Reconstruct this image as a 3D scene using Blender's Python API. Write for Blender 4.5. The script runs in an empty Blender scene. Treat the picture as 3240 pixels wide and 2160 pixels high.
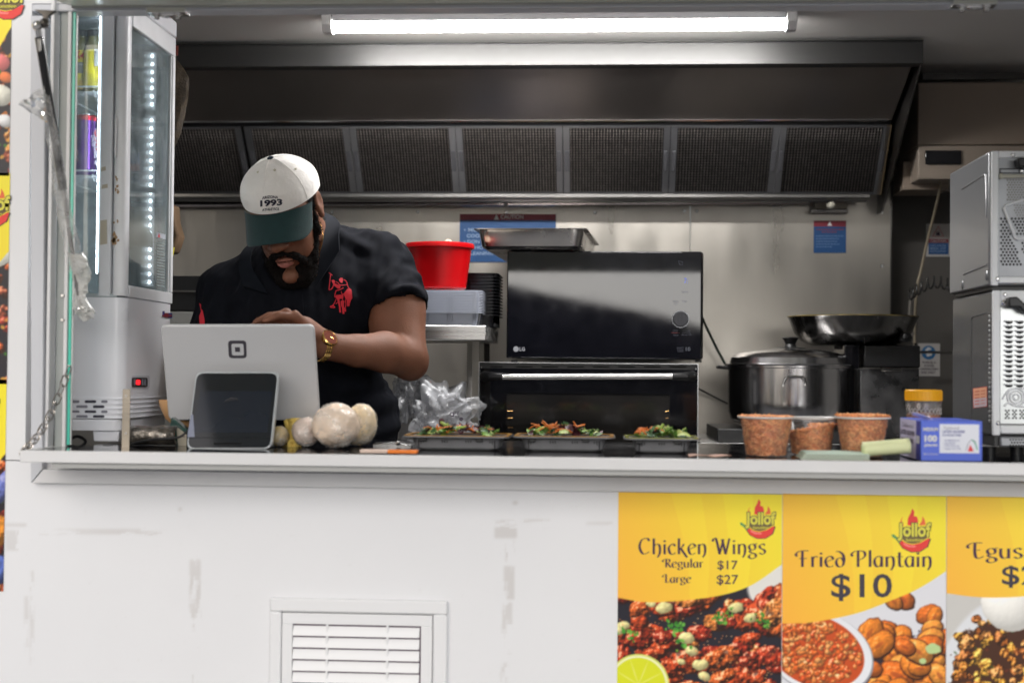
import bpy, bmesh, math, random
import numpy as np
from mathutils import Vector, Matrix
from mathutils.bvhtree import BVHTree
random.seed(7); rng = np.random.RandomState(11)
SC = bpy.context.scene
COL = SC.collection
# ---------------------------------------------------------------- camera
F, CX, CY = 4500.0, 1620.0, 1080.0
CAM = Vector((0, 0, 1.5))
RC = (Matrix.Rotation(math.radians(3.7), 3, 'Z') @ Matrix.Rotation(math.radians(90 + 1.12), 3, 'X') @ Matrix.Rotation(0.0088, 3, 'Z'))
cd = bpy.data.cameras.new('camera'); cam = bpy.data.objects.new('camera', cd); COL.objects.link(cam)
cam.matrix_world = Matrix.Translation(CAM) @ RC.to_4x4()
cd.sensor_width = 36; cd.lens = 50; cd.clip_start = 0.05; cd.clip_end = 400
cd.dof.use_dof = True; cd.dof.focus_distance = 3.5; cd.dof.aperture_fstop = 2.2
SC.camera = cam
# ---------------------------------------------------------------- sky, sun, exposure
wd = bpy.data.worlds.new('World'); SC.world = wd; wd.use_nodes = True
nt = wd.node_tree; nt.nodes.clear()
sky = nt.nodes.new('ShaderNodeTexSky'); sky.sky_type = 'NISHITA'; sky.sun_disc = False
sky.sun_elevation = math.radians(30); sky.sun_rotation = math.radians(195)
sky.air_density = 1.0; sky.dust_density = 2.5; sky.ozone_density = 0.6
hs = nt.nodes.new('ShaderNodeHueSaturation'); hs.inputs['Saturation'].default_value = 0.5
bg = nt.nodes.new('ShaderNodeBackground'); bg.inputs['Strength'].default_value = 0.135
ow = nt.nodes.new('ShaderNodeOutputWorld')
nt.links.new(sky.outputs[0], hs.inputs['Color']); nt.links.new(hs.outputs[0], bg.inputs['Color']); nt.links.new(bg.outputs[0], ow.inputs['Surface'])
sl = bpy.data.lights.new('sun', 'SUN'); sl.energy = 1.45; sl.angle = math.radians(40); sl.color = (1, .995, .99)
so = bpy.data.objects.new('sun', sl); COL.objects.link(so)
so.rotation_euler = (math.radians(80), 0, math.radians(12))
so.location = (2, -6, 8)
SC.view_settings.view_transform = 'Standard'; SC.view_settings.look = 'None'
SC.view_settings.exposure = -0.13; SC.view_settings.gamma = 1; SC.view_settings.use_curve_mapping = False
SC.cycles.max_bounces = 10; SC.cycles.transparent_max_bounces = 24; SC.cycles.use_denoising = True
SC.cycles.sample_clamp_indirect = 6; SC.cycles.caustics_reflective = False; SC.cycles.caustics_refractive = False

def W(px, py, Y):
    d = RC @ Vector(((px - CX) / F, -(py - CY) / F, -1))
    return CAM + d * (Y / d.y)
def P(v):
    q = RC.transposed() @ (Vector(v) - CAM)
    return (CX + F * q.x / -q.z, CY - F * q.y / -q.z)
def S(r, g=None, b=None):
    if g is None: g = b = r
    return tuple(((c / 255) / 12.92 if c / 255 <= .04045 else ((c / 255 + .055) / 1.055) ** 2.4) for c in (r, g, b))
# ---------------------------------------------------------------- materials
_m = {}
def mat(name, col=(.5, .5, .5), r=.5, m=0., var=0., vs=20., stretch=(1, 1, 1), bump=0., bs=120., emis=0., alpha=1., trans=0., coat=0., rvar=0., sheen=0., vcol=None, sss=0., ior=1.45, spec=.5):
    if name in _m: return _m[name]
    M = bpy.data.materials.new(name); M.use_nodes = True; n = M.node_tree; L = n.links
    b = n.nodes['Principled BSDF']; c4 = tuple(col) + (1,)
    b.inputs['Base Color'].default_value = c4; b.inputs['Roughness'].default_value = r; b.inputs['Metallic'].default_value = m
    b.inputs['IOR'].default_value = ior; b.inputs['Specular IOR Level'].default_value = spec
    if coat: b.inputs['Coat Weight'].default_value = coat; b.inputs['Coat Roughness'].default_value = .08
    if sheen: b.inputs['Sheen Weight'].default_value = sheen; b.inputs['Sheen Roughness'].default_value = .5
    if sss: b.inputs['Subsurface Weight'].default_value = sss; b.inputs['Subsurface Radius'].default_value = (.01, .004, .002); b.inputs['Subsurface Scale'].default_value = 1
    if emis: b.inputs['Emission Color'].default_value = c4; b.inputs['Emission Strength'].default_value = emis
    if trans: b.inputs['Transmission Weight'].default_value = trans
    if alpha < 1: b.inputs['Alpha'].default_value = alpha
    tc = n.nodes.new('ShaderNodeTexCoord'); mp = n.nodes.new('ShaderNodeMapping'); mp.inputs['Scale'].default_value = stretch
    L.new(tc.outputs['Object'], mp.inputs['Vector'])
    src = None
    if vcol:
        a = n.nodes.new('ShaderNodeAttribute'); a.attribute_name = vcol; src = a.outputs['Color']; L.new(src, b.inputs['Base Color'])
    if var or rvar:
        nz = n.nodes.new('ShaderNodeTexNoise'); nz.inputs['Scale'].default_value = vs; nz.inputs['Detail'].default_value = 6
        L.new(mp.outputs[0], nz.inputs['Vector'])
    if var:
        mr = n.nodes.new('ShaderNodeMapRange'); mr.inputs['From Min'].default_value = .3; mr.inputs['From Max'].default_value = .7
        mr.inputs['To Min'].default_value = 1 - var; mr.inputs['To Max'].default_value = 1 + var; L.new(nz.outputs['Fac'], mr.inputs['Value'])
        mx = n.nodes.new('ShaderNodeVectorMath'); mx.operation = 'SCALE'
        if src: L.new(src, mx.inputs[0])
        else: mx.inputs[0].default_value = col
        L.new(mr.outputs[0], mx.inputs['Scale']); L.new(mx.outputs[0], b.inputs['Base Color'])
    if rvar:
        m2 = n.nodes.new('ShaderNodeMapRange'); m2.inputs['To Min'].default_value = max(0, r - rvar); m2.inputs['To Max'].default_value = min(1, r + rvar)
        m2.inputs['From Min'].default_value = .3; m2.inputs['From Max'].default_value = .7
        L.new(nz.outputs['Fac'], m2.inputs['Value']); L.new(m2.outputs[0], b.inputs['Roughness'])
    if bump:
        nb = n.nodes.new('ShaderNodeTexNoise'); nb.inputs['Scale'].default_value = bs; nb.inputs['Detail'].default_value = 4; L.new(mp.outputs[0], nb.inputs['Vector'])
        bp = n.nodes.new('ShaderNodeBump'); bp.inputs['Strength'].default_value = bump; bp.inputs['Distance'].default_value = .004
        L.new(nb.outputs['Fac'], bp.inputs['Height']); L.new(bp.outputs[0], b.inputs['Normal'])
    _m[name] = M; return M
def film(name, tint=(1, 1, 1), body=(.8, .8, .8), opac=.1, gloss=.12, r=.05, nvar=0., ns=30, gmax=.9):
    """thin clear sheet: transparent + a little diffuse + a little gloss"""
    if name in _m: return _m[name]
    M = bpy.data.materials.new(name); M.use_nodes = True; n = M.node_tree; L = n.links; n.nodes.clear()
    o = n.nodes.new('ShaderNodeOutputMaterial'); t = n.nodes.new('ShaderNodeBsdfTransparent'); t.inputs[0].default_value = tuple(tint) + (1,)
    d = n.nodes.new('ShaderNodeBsdfDiffuse'); d.inputs[0].default_value = tuple(body) + (1,)
    g = n.nodes.new('ShaderNodeBsdfGlossy'); g.inputs['Roughness'].default_value = r
    a = n.nodes.new('ShaderNodeMixShader'); a.inputs[0].default_value = opac; c = n.nodes.new('ShaderNodeMixShader'); c.inputs[0].default_value = gloss
    if gloss < .3:
        lw = n.nodes.new('ShaderNodeLayerWeight'); lw.inputs[0].default_value = .25
        mr = n.nodes.new('ShaderNodeMapRange'); mr.inputs['To Min'].default_value = gloss * .5; mr.inputs['To Max'].default_value = gmax; L.new(lw.outputs['Fresnel'], mr.inputs[0]); L.new(mr.outputs[0], c.inputs[0])
    if nvar:
        tc = n.nodes.new('ShaderNodeTexCoord'); nz = n.nodes.new('ShaderNodeTexNoise'); nz.inputs['Scale'].default_value = ns; nz.inputs['Detail'].default_value = 8
        L.new(tc.outputs['Object'], nz.inputs['Vector']); m3 = n.nodes.new('ShaderNodeMapRange'); m3.inputs[1].default_value = .35; m3.inputs[2].default_value = .65
        m3.inputs['To Min'].default_value = max(0, opac - nvar); m3.inputs['To Max'].default_value = min(1, opac + nvar); L.new(nz.outputs['Fac'], m3.inputs[0]); L.new(m3.outputs[0], a.inputs[0])
    L.new(t.outputs[0], a.inputs[1]); L.new(d.outputs[0], a.inputs[2]); L.new(a.outputs[0], c.inputs[1]); L.new(g.outputs[0], c.inputs[2]); L.new(c.outputs[0], o.inputs[0])
    _m[name] = M; return M
# ---------------------------------------------------------------- mesh builder
class MB:
    def __init__(s): s.v = []; s.f = []; s.c = None
    def add(s, vs, fs):
        o = len(s.v); s.v += [tuple(v) for v in vs]; s.f += [tuple(i + o for i in f) for f in fs]; return s
    def box(s, x0, x1, y0, y1, z0, z1, M=None):
        vs = [Vector((x, y, z)) for x in (min(x0, x1), max(x0, x1)) for y in (min(y0, y1), max(y0, y1)) for z in (min(z0, z1), max(z0, z1))]
        if M: vs = [M @ v for v in vs]
        return s.add(vs, [(0, 1, 3, 2), (4, 6, 7, 5), (0, 4, 5, 1), (2, 3, 7, 6), (0, 2, 6, 4), (1, 5, 7, 3)])
    def prism(s, pts, off):
        n = len(pts); off = Vector(off); a = [Vector(p) for p in pts]; b = [p + off for p in a]
        return s.add(a + b, [tuple(range(n - 1, -1, -1)), tuple(range(n, 2 * n))] + [(i, (i + 1) % n, n + (i + 1) % n, n + i) for i in range(n)])
    def rings(s, R, closed=False, cap=True):
        n = len(R[0]); vs = [p for r in R for p in r]; fs = []
        for k in range(len(R) - (0 if closed else 1)):
            a, b = k * n, ((k + 1) % len(R)) * n
            fs += [(a + i, a + (i + 1) % n, b + (i + 1) % n, b + i) for i in range(n)]
        if cap and not closed: fs += [tuple(range(n - 1, -1, -1)), tuple((len(R) - 1) * n + i for i in range(n))]
        return s.add(vs, fs)
    def tube(s, pts, r, n=8, closed=False, rs=None):
        pts = [Vector(p) for p in pts]; R = []; up = None
        for k, p in enumerate(pts):
            if closed: t = pts[(k + 1) % len(pts)] - pts[k - 1]
            else: t = pts[min(k + 1, len(pts) - 1)] - pts[max(k - 1, 0)]
            t = t.normalized()
            if up is None: up = t.cross(Vector((0, 0, 1))) if abs(t.z) < .9 else t.cross(Vector((0, 1, 0)))
            up = (up - t * up.dot(t)).normalized(); q = t.cross(up)
            rr = rs[k] if rs else r
            R.append([p + (up * math.cos(2 * math.pi * i / n) + q * math.sin(2 * math.pi * i / n)) * rr for i in range(n)])
        return s.rings(R, closed)
    def lathe(s, c, prof, n=32, M=None, cap=False):
        c = Vector(c); R = []
        for r, z in prof:
            ring = []
            for i in range(n):
                a = 2 * math.pi * i / n; v = Vector((r * math.cos(a), r * math.sin(a), z)); ring.append(c + (M @ v if M else v))
            R.append(ring)
        return s.rings(R, False, cap)
    def ell(s, c, rad, M=None, n=16):
        c = Vector(c); R = []
        for j in range(1, n):
            t = math.pi * j / n - math.pi / 2
            R.append([c + (M @ v if M else v) for v in [Vector((rad[0] * math.cos(t) * math.cos(2 * math.pi * i / n), rad[1] * math.cos(t) * math.sin(2 * math.pi * i / n), rad[2] * math.sin(t))) for i in range(n)]])
        return s.rings(R)
    def grid(s, nu, nv, fn):
        vs = [fn(u / nu, v / nv) for v in range(nv + 1) for u in range(nu + 1)]
        return s.add(vs, [(j * (nu + 1) + i, j * (nu + 1) + i + 1, (j + 1) * (nu + 1) + i + 1, (j + 1) * (nu + 1) + i) for j in range(nv) for i in range(nu)])
    def fbox(s, x0, y0, x1, y1, Y0, Y1):
        a = W(x0, y0, Y0); b = W(x1, y1, Y0); return s.box(a.x, b.x, Y0, Y1, a.z, b.z)
    def slab(s, pts, Y0, Y1):
        return s.prism([W(x, y, Y0) for x, y in pts], (0, Y1 - Y0, 0))
WL = {}
def wl(o): return WL.get(o.name, Vector((0, 0, 0))) if o else Vector((0, 0, 0))
def setp(o, label=None, cat=None, group=None, kind=None):
    if label: o['label'] = label
    if cat: o['category'] = cat
    if group: o['group'] = group
    if kind: o['kind'] = kind
    return o
def thing(name, label, cat, loc, group=None, kind=None):
    o = bpy.data.objects.new(name, None); o.empty_display_size = .05; COL.objects.link(o); o.location = loc; WL[o.name] = Vector(loc)
    return setp(o, label, cat, group, kind)
def meshof(name, mb, off=Vector((0, 0, 0)), sharp=35, col=None):
    me = bpy.data.meshes.new(name)
    v = np.array([tuple(p) for p in mb.v], dtype=np.float64).reshape(-1, 3) - np.array(off)
    me.from_pydata(v.tolist(), [], mb.f); me.update()
    bm = bmesh.new(); bm.from_mesh(me); bmesh.ops.recalc_face_normals(bm, faces=bm.faces); bm.to_mesh(me); bm.free()
    me.shade_smooth()
    if sharp is not None: me.set_sharp_from_angle(angle=math.radians(sharp))
    return me
def part(name, mb, m, parent=None, bevel=0., label=None, kind=None, sharp=35, loc=None, cat=None, group=None, solid=0., seg=2):
    off = wl(parent)
    base = Vector(loc) if loc is not None else off
    me = meshof(name, mb, base, sharp)
    if m: me.materials.append(m)
    o = bpy.data.objects.new(name, me); COL.objects.link(o)
    if parent: o.parent = parent
    o.location = base - off; WL[o.name] = base
    if solid:
        q = o.modifiers.new('s', 'SOLIDIFY'); q.thickness = solid
    if bevel:
        q = o.modifiers.new('b', 'BEVEL'); q.width = bevel; q.segments = seg; q.limit_method = 'ANGLE'; q.angle_limit = math.radians(40); q.harden_normals = False
    return setp(o, label, cat, group, kind)
def struct(name, mb, m, **k): return part(name, mb, m, None, kind='structure', **k)
def copy_tree(o, dl=Vector((0, 0, 0)), parent=None, **k):
    c = o.copy(); COL.objects.link(c); c.parent = parent
    if parent is None: c.location = o.location + dl
    for ch in [q for q in bpy.data.objects if q.parent == o]: copy_tree(ch, Vector((0, 0, 0)), c)
    return setp(c, **k)
def rrect(x0, y0, x1, y1, r, n=5):
    pts = []
    for cx, cy, a0 in ((x1 - r, y0 + r, -90), (x1 - r, y1 - r, 0), (x0 + r, y1 - r, 90), (x0 + r, y0 + r, 180)):
        for i in range(n + 1):
            a = math.radians(a0 + 90 * i / n); pts.append((cx + r * math.cos(a), cy + r * math.sin(a)))
    return pts
def text_mb(txt, bold=0., ext=.0, spacing=1.0):
    cu = bpy.data.curves.new('t', 'FONT'); cu.body = txt; cu.size = 1; cu.offset = bold; cu.extrude = ext; cu.resolution_u = 3; cu.space_character = spacing
    o = bpy.data.objects.new('t', cu); COL.objects.link(o); dg = bpy.context.evaluated_depsgraph_get(); dg.update()
    me = bpy.data.meshes.new_from_object(o.evaluated_get(dg)); mb = MB(); mb.add([v.co.copy() for v in me.vertices], [tuple(p.vertices) for p in me.polygons])
    bpy.data.objects.remove(o); bpy.data.curves.remove(cu); bpy.data.meshes.remove(me)
    return mb
def fit(mb, x0, y0, x1, y1, Y, thick=.0006, keep=False):
    """lay flat lettering into the photo box x0..x1, y0..y1 on the plane at depth Y"""
    v = np.array([tuple(p) for p in mb.v]); mn = v.min(0); mx = v.max(0); sx = (x1 - x0) / max(1e-6, mx[0] - mn[0]); sy = (y1 - y0) / max(1e-6, mx[1] - mn[1])
    if keep: sx = sy = min(sx, sy)
    mb.v = [W(x0 + (p[0] - mn[0]) * sx, y1 - (p[1] - mn[1]) * sy, Y) + Vector((0, -thick, 0)) for p in v]
    return mb
def lettering(txt, x0, y0, x1, y1, Y, m, parent, bold=.0, name='lettering', keep=False, spacing=1.0):
    return part(name, fit(text_mb(txt, bold, spacing=spacing), x0, y0, x1, y1, Y, keep=keep), m, parent, sharp=None)
def smooth_path(pts, n=6):
    out = []; m = len(pts)
    for i in range(m - 1):
        p = [pts[max(i - 1, 0)], pts[i], pts[i + 1], pts[min(i + 2, m - 1)]]
        for k in range(n):
            t = k / n
            out.append(tuple(.5 * ((2 * b) + (c - a) * t + (2 * a - 5 * b + 4 * c - d) * t * t + (-a + 3 * b - 3 * c + d) * t ** 3) for a, b, c, d in zip(*p)))
    out.append(tuple(pts[-1])); return out
# common materials
WHITE = mat('white_paint', (.78, .78, .79), .35, var=.015, vs=3, rvar=.05)
ALU = mat('painted_aluminium', (.60, .61, .645), .35, var=.03, vs=6)
ALU2 = mat('white_aluminium', (.72, .715, .72), .3, var=.03, vs=8)
STEEL = mat('brushed_steel', (.47, .44, .395), .36, 1, var=.07, vs=2.2, stretch=(4, 4, .8), rvar=.10)
STEELH = mat('brushed_steel_horizontal', (.56, .55, .54), .27, 1, var=.04, vs=5, stretch=(1, 6, 18), rvar=.04)
STEELD = mat('dark_steel', (.20, .19, .18), .33, 1, var=.15, vs=8, rvar=.1)
CHROME = mat('polished_steel', (.62, .61, .60), .12, 1, var=.1, vs=9, rvar=.05)
BLACK = mat('black_plastic', (.012, .012, .013), .38, var=.2, vs=40)
GBLACK = mat('gloss_black', (.006, .006, .008), .05, var=.1, vs=3, rvar=.02, coat=.3)
RUBBER = mat('black_cable', (.015, .015, .016), .5)
INK = mat('dark_print', S(58, 40, 62), .5)
INKW = mat('white_print', (.7, .7, .7), .5)
SCREW = mat('screw_steel', (.6, .6, .6), .25, 1)
# ================================================================ SETTING
g = MB().box(-60, 60, -90, 40, -.05, 0)
struct('ground', g, mat('pale_concrete', (.50, .49, .475), .9, var=.12, vs=8, bump=.3, bs=60))
def hillf(u, v):
    x = -60 + 120 * u; h = (1.5 + 3.3 * math.exp(-(x / 8) ** 4) - 1.4 * math.tanh(x * .16) + .5 * math.sin(x * .21) * (1 - math.exp(-x * x / 90)) + .16 * math.sin(x * 1.7) + .1 * math.sin(x * 3.1)) * math.sin(math.pi * v)
    return (x, -16 - 22 * v, max(-.02, h))
struct('reflected_hill', MB().grid(90, 12, hillf), mat('reflected_hill_navy', (.022, .028, .05), .9, var=.4, vs=.4))  # unseen behind the camera; shaped for its dark reflection in the microwave door
YW = 2.90
truck = thing('food_truck', 'white food truck with its serving hatch raised and a fold-out counter', 'food truck', (0, 3.6, 0))
# outer side wall below and around the opening (colour attribute carries old tape residue)
TL = W(95, 52, YW); OPL = W(97, 300, YW).x; OPT = 1.5 + .746; OPB = 1.5 - .235
XR = 1.35
# ---- value noise
def vnoise(h, w, cell, seed, oct=4):
    r = np.random.RandomState(seed); out = np.zeros((h, w)); amp = 1; tot = 0
    for o in range(oct):
        c = max(1., cell / 2 ** o); gh, gw = int(h / c) + 3, int(w / c) + 3; gr = r.rand(gh, gw)
        y = np.arange(h) / c; x = np.arange(w) / c; yi = y.astype(int); xi = x.astype(int); fy = y - yi; fx = x - xi
        fy = (fy * fy * (3 - 2 * fy))[:, None]; fx = (fx * fx * (3 - 2 * fx))[None]
        a = gr[yi][:, xi]; b = gr[yi][:, xi + 1]; c_ = gr[yi + 1][:, xi]; d = gr[yi + 1][:, xi + 1]
        out += amp * ((a * (1 - fx) + b * fx) * (1 - fy) + (c_ * (1 - fx) + d * fx) * fy); tot += amp; amp *= .55
    return out / tot
def lin(a): return np.where(a <= .04045, a / 12.92, ((a + .055) / 1.055) ** 2.4)
def color_grid(name, P00, ux, uz, img, m, parent, **k):
    """flat printed sheet: a grid of vertices carrying colours; P00 top-left, ux/uz world vectors across and down"""
    h, w = img.shape[:2]; uu, vv = np.meshgrid(np.linspace(0, 1, w), np.linspace(0, 1, h))
    base = Vector(P00) - wl(parent)
    co = np.array(base)[None] + uu.reshape(-1, 1) * np.array(ux)[None] + vv.reshape(-1, 1) * np.array(uz)[None]
    idx = np.arange(w * h).reshape(h, w); f = np.stack([idx[1:, :-1], idx[1:, 1:], idx[:-1, 1:], idx[:-1, :-1]], -1).reshape(-1, 4)
    me = bpy.data.meshes.new(name); me.vertices.add(w * h); me.vertices.foreach_set('co', co.ravel())
    me.loops.add(f.size); me.loops.foreach_set('vertex_index', f.ravel().astype(np.int32)); me.polygons.add(len(f))
    me.polygons.foreach_set('loop_start', np.arange(0, f.size, 4, dtype=np.int32)); me.polygons.foreach_set('loop_total', np.full(len(f), 4, dtype=np.int32)); me.update()
    at = me.color_attributes.new('print', 'FLOAT_COLOR', 'POINT'); c = np.ones((w * h, 4)); c[:, :3] = lin(np.clip(img, 0, 1)).reshape(-1, 3); at.data.foreach_set('color', c.ravel())
    me.materials.append(m); o = bpy.data.objects.new(name, me); COL.objects.link(o); o.parent = parent; WL[o.name] = wl(parent)
    return setp(o, **k)
# lower wall: sheet in px space 0..3240 (+margins) x 1520..2400
x0, x1 = -700, 3400; zt = W(1600, 1500, YW).z; zb = .35
wl0 = W(x0, 1500, YW).x; wl1 = XR + .5
stp = .0032; nw = int((wl1 - wl0) / stp); nh = int((1.30 - .78) / stp)
XX, ZZ = np.meshgrid(np.linspace(wl0, wl1, nw), np.linspace(1.30, .78, nh))
# pixel coordinates of every point of the sheet
RT = np.array(RC).T; d = np.stack([XX - CAM.x, np.full_like(XX, YW), ZZ - CAM.z], -1) @ RT.T
PX = CX + F * d[..., 0] / -d[..., 2]; PY = CY - F * d[..., 1] / -d[..., 2]
nz = vnoise(nh, nw, 7, 3, 4); nzv = np.repeat(vnoise(nh // 3 + 2, nw, 6, 13, 4), 3, 0)[:nh]; nzh = np.repeat(vnoise(nh, nw // 3 + 2, 6, 14, 4), 3, 1)[:, :nw]; nz2 = vnoise(nh, nw, 40, 5, 3)
res = np.zeros((nh, nw))
def smear(xa, ya, xb, yb, th=.5, fx=9, fy=9, k=1.):
    m_ = np.clip((PX - xa) / fx, 0, 1) * np.clip((xb - PX) / fx, 0, 1) * np.clip((PY - ya) / fy, 0, 1) * np.clip((yb - PY) / fy, 0, 1)
    return k * m_ * np.clip((((nzv if yb - ya > xb - xa else nzh) - th + .05) * 8), 0, 1)
for a in [(120, 1668, 450, 1694, .38), (430, 1675, 560, 1700, .52), (15, 1650, 88, 1670, .3), (15, 1672, 70, 1745, .5), (595, 1765, 640, 1965, .47), (600, 1968, 632, 2065, .42), (605, 2110, 630, 2170, .5),
          (90, 1800, 112, 2160, .42), (72, 1880, 95, 2160, .5), (1560, 1640, 1640, 1706, .36), (1630, 1638, 1745, 1672, .42), (1850, 1646, 1942, 1664, .48), (1595, 1700, 1635, 1780, .5),
          (1590, 1785, 1632, 1900, .42), (1582, 1900, 1625, 2070, .46), (1580, 2090, 1612, 2160, .5), (560, 1600, 580, 1620, .45), (590, 1660, 620, 1690, .5), (1618, 1580, 1642, 1600, .42), (505, 2065, 520, 2095, .45)]:
    res = np.maximum(res, smear(*a))
img = np.ones((nh, nw, 3)) * (np.array([229, 229, 231]) / 255)
img *= (1 - .012 * (nz2[..., None] - .5)); speck = np.clip((vnoise(nh, nw, 3, 9, 2) - .86) * 6, 0, 1)
dirt = (res * np.clip(.2 + nz2 * .65, 0, .7) + speck * .2)[..., None]; img = img * (1 - dirt) + dirt * np.array([200, 196, 194]) / 255
WPRINT = mat('white_wall_panel', (.8, .8, .8), .38, vcol='print', var=.01, vs=4)
color_grid('lower_side_panel', (wl0, YW, 1.30), (wl1 - wl0, 0, 0), (0, 0, -.52), img, WPRINT, truck)
w = MB(); w.box(wl0, wl1, YW + .001, YW + .045, zb, 1.30); w.box(wl0, wl1, YW, YW + .04, zb, .7795)
part('skirt_panel', w, WHITE, truck)
w = MB(); w.box(wl0, OPL, YW, YW + .05, 1.302, 2.55); w.box(OPL, wl1, YW, YW + .05, OPT + .012, 2.55); w.box(XR, wl1, YW, YW + .05, 1.302, OPT + .012)
part('upper_side_panel', w, WHITE, truck)
# window frame, mitred at the lower left
fr = MB()
fr.slab([(97, 50), (97, 1527), (134, 1483), (143, 50)], YW - .022, YW + .01)
part('frame_jamb', fr, ALU, truck, bevel=.0015)
fr = MB(); a = W(97, 1527, YW - .022); b = W(134, 1484, YW - .022)
fr.prism([a + Vector((.002, 0, .0)), Vector((XR, a.y, a.z)), Vector((XR, a.y, b.z)), b + Vector((.002, 0, 0))], (0, .03, 0))
part('frame_sill', fr, ALU2, truck, bevel=.0015)
xj = W(143, 700, YW - .022).x
fr = MB(); fr.box(xj + .001, xj + .009, YW - .012, YW + .02, 1.3, OPT + .02); part('jamb_bead', fr, WHITE, truck, bevel=.002)
fr = MB(); fr.box(xj + .0095, xj + .0115, YW + .02, YW + .03, 1.3, OPT + .02); part('jamb_gap', fr, BLACK, truck)
fr = MB(); fr.box(xj + .0117, xj + .0305, YW + .012, YW + .018, 1.3, OPT + .02); part('sliding_track', fr, mat('greenish_aluminium', (.36, .385, .375), .4, var=.08, vs=10), truck, bevel=.003)
fr = MB(); fr.box(xj + .0307, xj + .0395, YW + .005, YW + .018, 1.3, OPT + .02); tr = part('track_flange', fr, ALU2, truck, bevel=.002)
for y in (935, 1012):
    c = W(198, y, YW + .004); part('screw', MB().lathe(c, [(.0, .003), (.003, .003), (.0045, 0)], 10, Matrix.Rotation(math.radians(90), 3, 'X')), SCREW, tr)
fr = MB(); fr.box(xj + .0400, xj + .0465, YW + .01, YW + .018, 1.334, OPT + .02)
part('glass_screen', fr, mat('green_glass_edge', S(92, 205, 182), .15, var=.08, vs=6, coat=.5), truck, bevel=.001)
fr = MB(); fr.box(xj + .0467, xj + .0485, YW + .012, YW + .018, 1.334, OPT + .02); part('glass_seal', fr, ALU2, truck)
# header strip under the hatch hinge
XRR = 1.85; YB = 4.5; CE = 2.405
h = MB(); h.box(OPL - .03, XR, YW + .002, YW + .05, OPT - .004, OPT + .012); part('header_rail', h, ALU, truck, bevel=.002)
# hatch
hz = W(230, 22, YW).z; hx = W(226, 52, YW).x
ht = MB(); ht.prism([(hx, YW - .002, hz), (hx, 1.5, hz - .175), (hx, 1.5, hz - .135), (hx, YW - .002, hz + .04)], (XR + .05 - hx, 0, 0))
hatch = part('serving_hatch', ht, mat('cream_hatch_panel', (.82, .85, .75), .3, var=.04, vs=2, rvar=.05), truck, bevel=.003)
e = MB(); e.tube([(hx + .003, YW - .006, hz - .001), (XR + .04, YW - .006, hz - .001)], .004, 8); part('hatch_seal', e, mat('grey_seal', (.35, .35, .33), .5), hatch)
def catch(px0, px1, py, nm='hatch_catch'):
    k = thing(nm, None, None, (0, 0, 0)); return k
for px0, px1, py in ((470, 592, 47), (3012, 3150, 22)):
    c = MB(); A = W(px0, py, 2.78); B = W(px1, py, 2.78)
    c.box(A.x, B.x, 2.765, 2.80, A.z, A.z + .010); c.ell(((A.x + B.x) / 2, 2.78, A.z), (.020, .010, .007), n=10)
    for q in (.22, .78):
        xx = A.x + (B.x - A.x) * q; c.lathe((xx, 2.778, A.z - .010), [(0, 0), (.006, 0), (.006, .006), (.010, .008), (.010, .012), (0, .012)], 6)
    part('hatch_catch', c, CHROME, hatch, bevel=.001)
# shelf (fold-out counter)
YF = 2.72; sz = W(1600, 1444, YF).z; SX0 = W(62, 1435, YF).x
sh = MB(); sh.box(SX0, XR + .1, YF, YF + .012, sz - .023, sz); sh.box(SX0, SX0 + .01, YF + .012, YW - .022, sz - .022, sz)
shelf = part('counter_shelf', sh, ALU2, truck, bevel=.0015)
sh = MB(); sh.box(SX0 + .0105, XR + .1, YF + .0125, YW + .06, sz - .02, sz - .002)
part('shelf_top', sh, mat('black_shelf_glass', (.010, .010, .012), .08, var=.3, vs=12, rvar=.05), shelf)
sh = MB(); sh.box(SX0 + .06, XR + .1, YF + .01, YF + .03, sz - .034, sz - .0235); part('shelf_rail', sh, mat('grey_rail', (.42, .42, .41), .4), shelf, bevel=.001)
sh = MB(); sh.box(SX0 + .05, XR, YF + .03, YW - .02, sz - .0225, sz - .0205); part('shelf_underside', sh, ALU, shelf)
a = W(60, 1440, YF + .003); part('shelf_end_knob', MB().ell((SX0 - .001, YF + .02, sz - .008), (.006, .008, .012), n=10), BLACK, shelf)
# bench inside
be = MB(); be.box(OPL + .12, XR + .4, YW + .062, 3.36, sz - .03, sz - .002)
part('inner_bench', be, mat('black_bench_glass', (.010, .010, .012), .1, var=.3, vs=10, rvar=.06), truck)
be = MB(); be.box(OPL + .12, XR + .4, YW + .062, 3.34, .5, sz - .031); part('bench_cabinet', be, ALU, truck)
# shell
fl = MB(); fl.box(-1.9, XRR, YW + .05, YB + .12, .40, .45); part('truck_floor', fl, mat('grey_vinyl', (.40, .39, .38), .6, var=.1), truck)
for x in (-1.2, 1.2):
    for y in (3.2, 4.4):
        wh = MB().lathe((x, y, .33), [(.12, -.09), (.31, -.1), (.33, -.07), (.33, .07), (.31, .1), (.12, .09)], 28, Matrix.Rotation(math.radians(90), 3, 'X'), cap=True)
        part('wheel', wh, RUBBER, truck)
CEIL = mat('ceiling_steel', (.80, .775, .745), .45, .0, var=.04, vs=1.5, rvar=.05)
part('ceiling', MB().box(-1.9, XRR, YW + .052, YB + .15, CE, CE + .05), CEIL, truck)
part('rear_strip', MB().box(W(2917, 300, 4.36).x, XRR, 4.35, 4.36, CE - .02, CE - .001), STEELD, truck)
xs1 = W(2817, 900, YB).x; xse = W(2184, 700, YB).x
bw = MB(); bw.box(W(1000, 700, YB).x + .001, xse - .001, YB, YB + .03, .45, CE - .001); p_ = part('rear_wall_panel', bw, STEEL, truck, bevel=.001)
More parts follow.
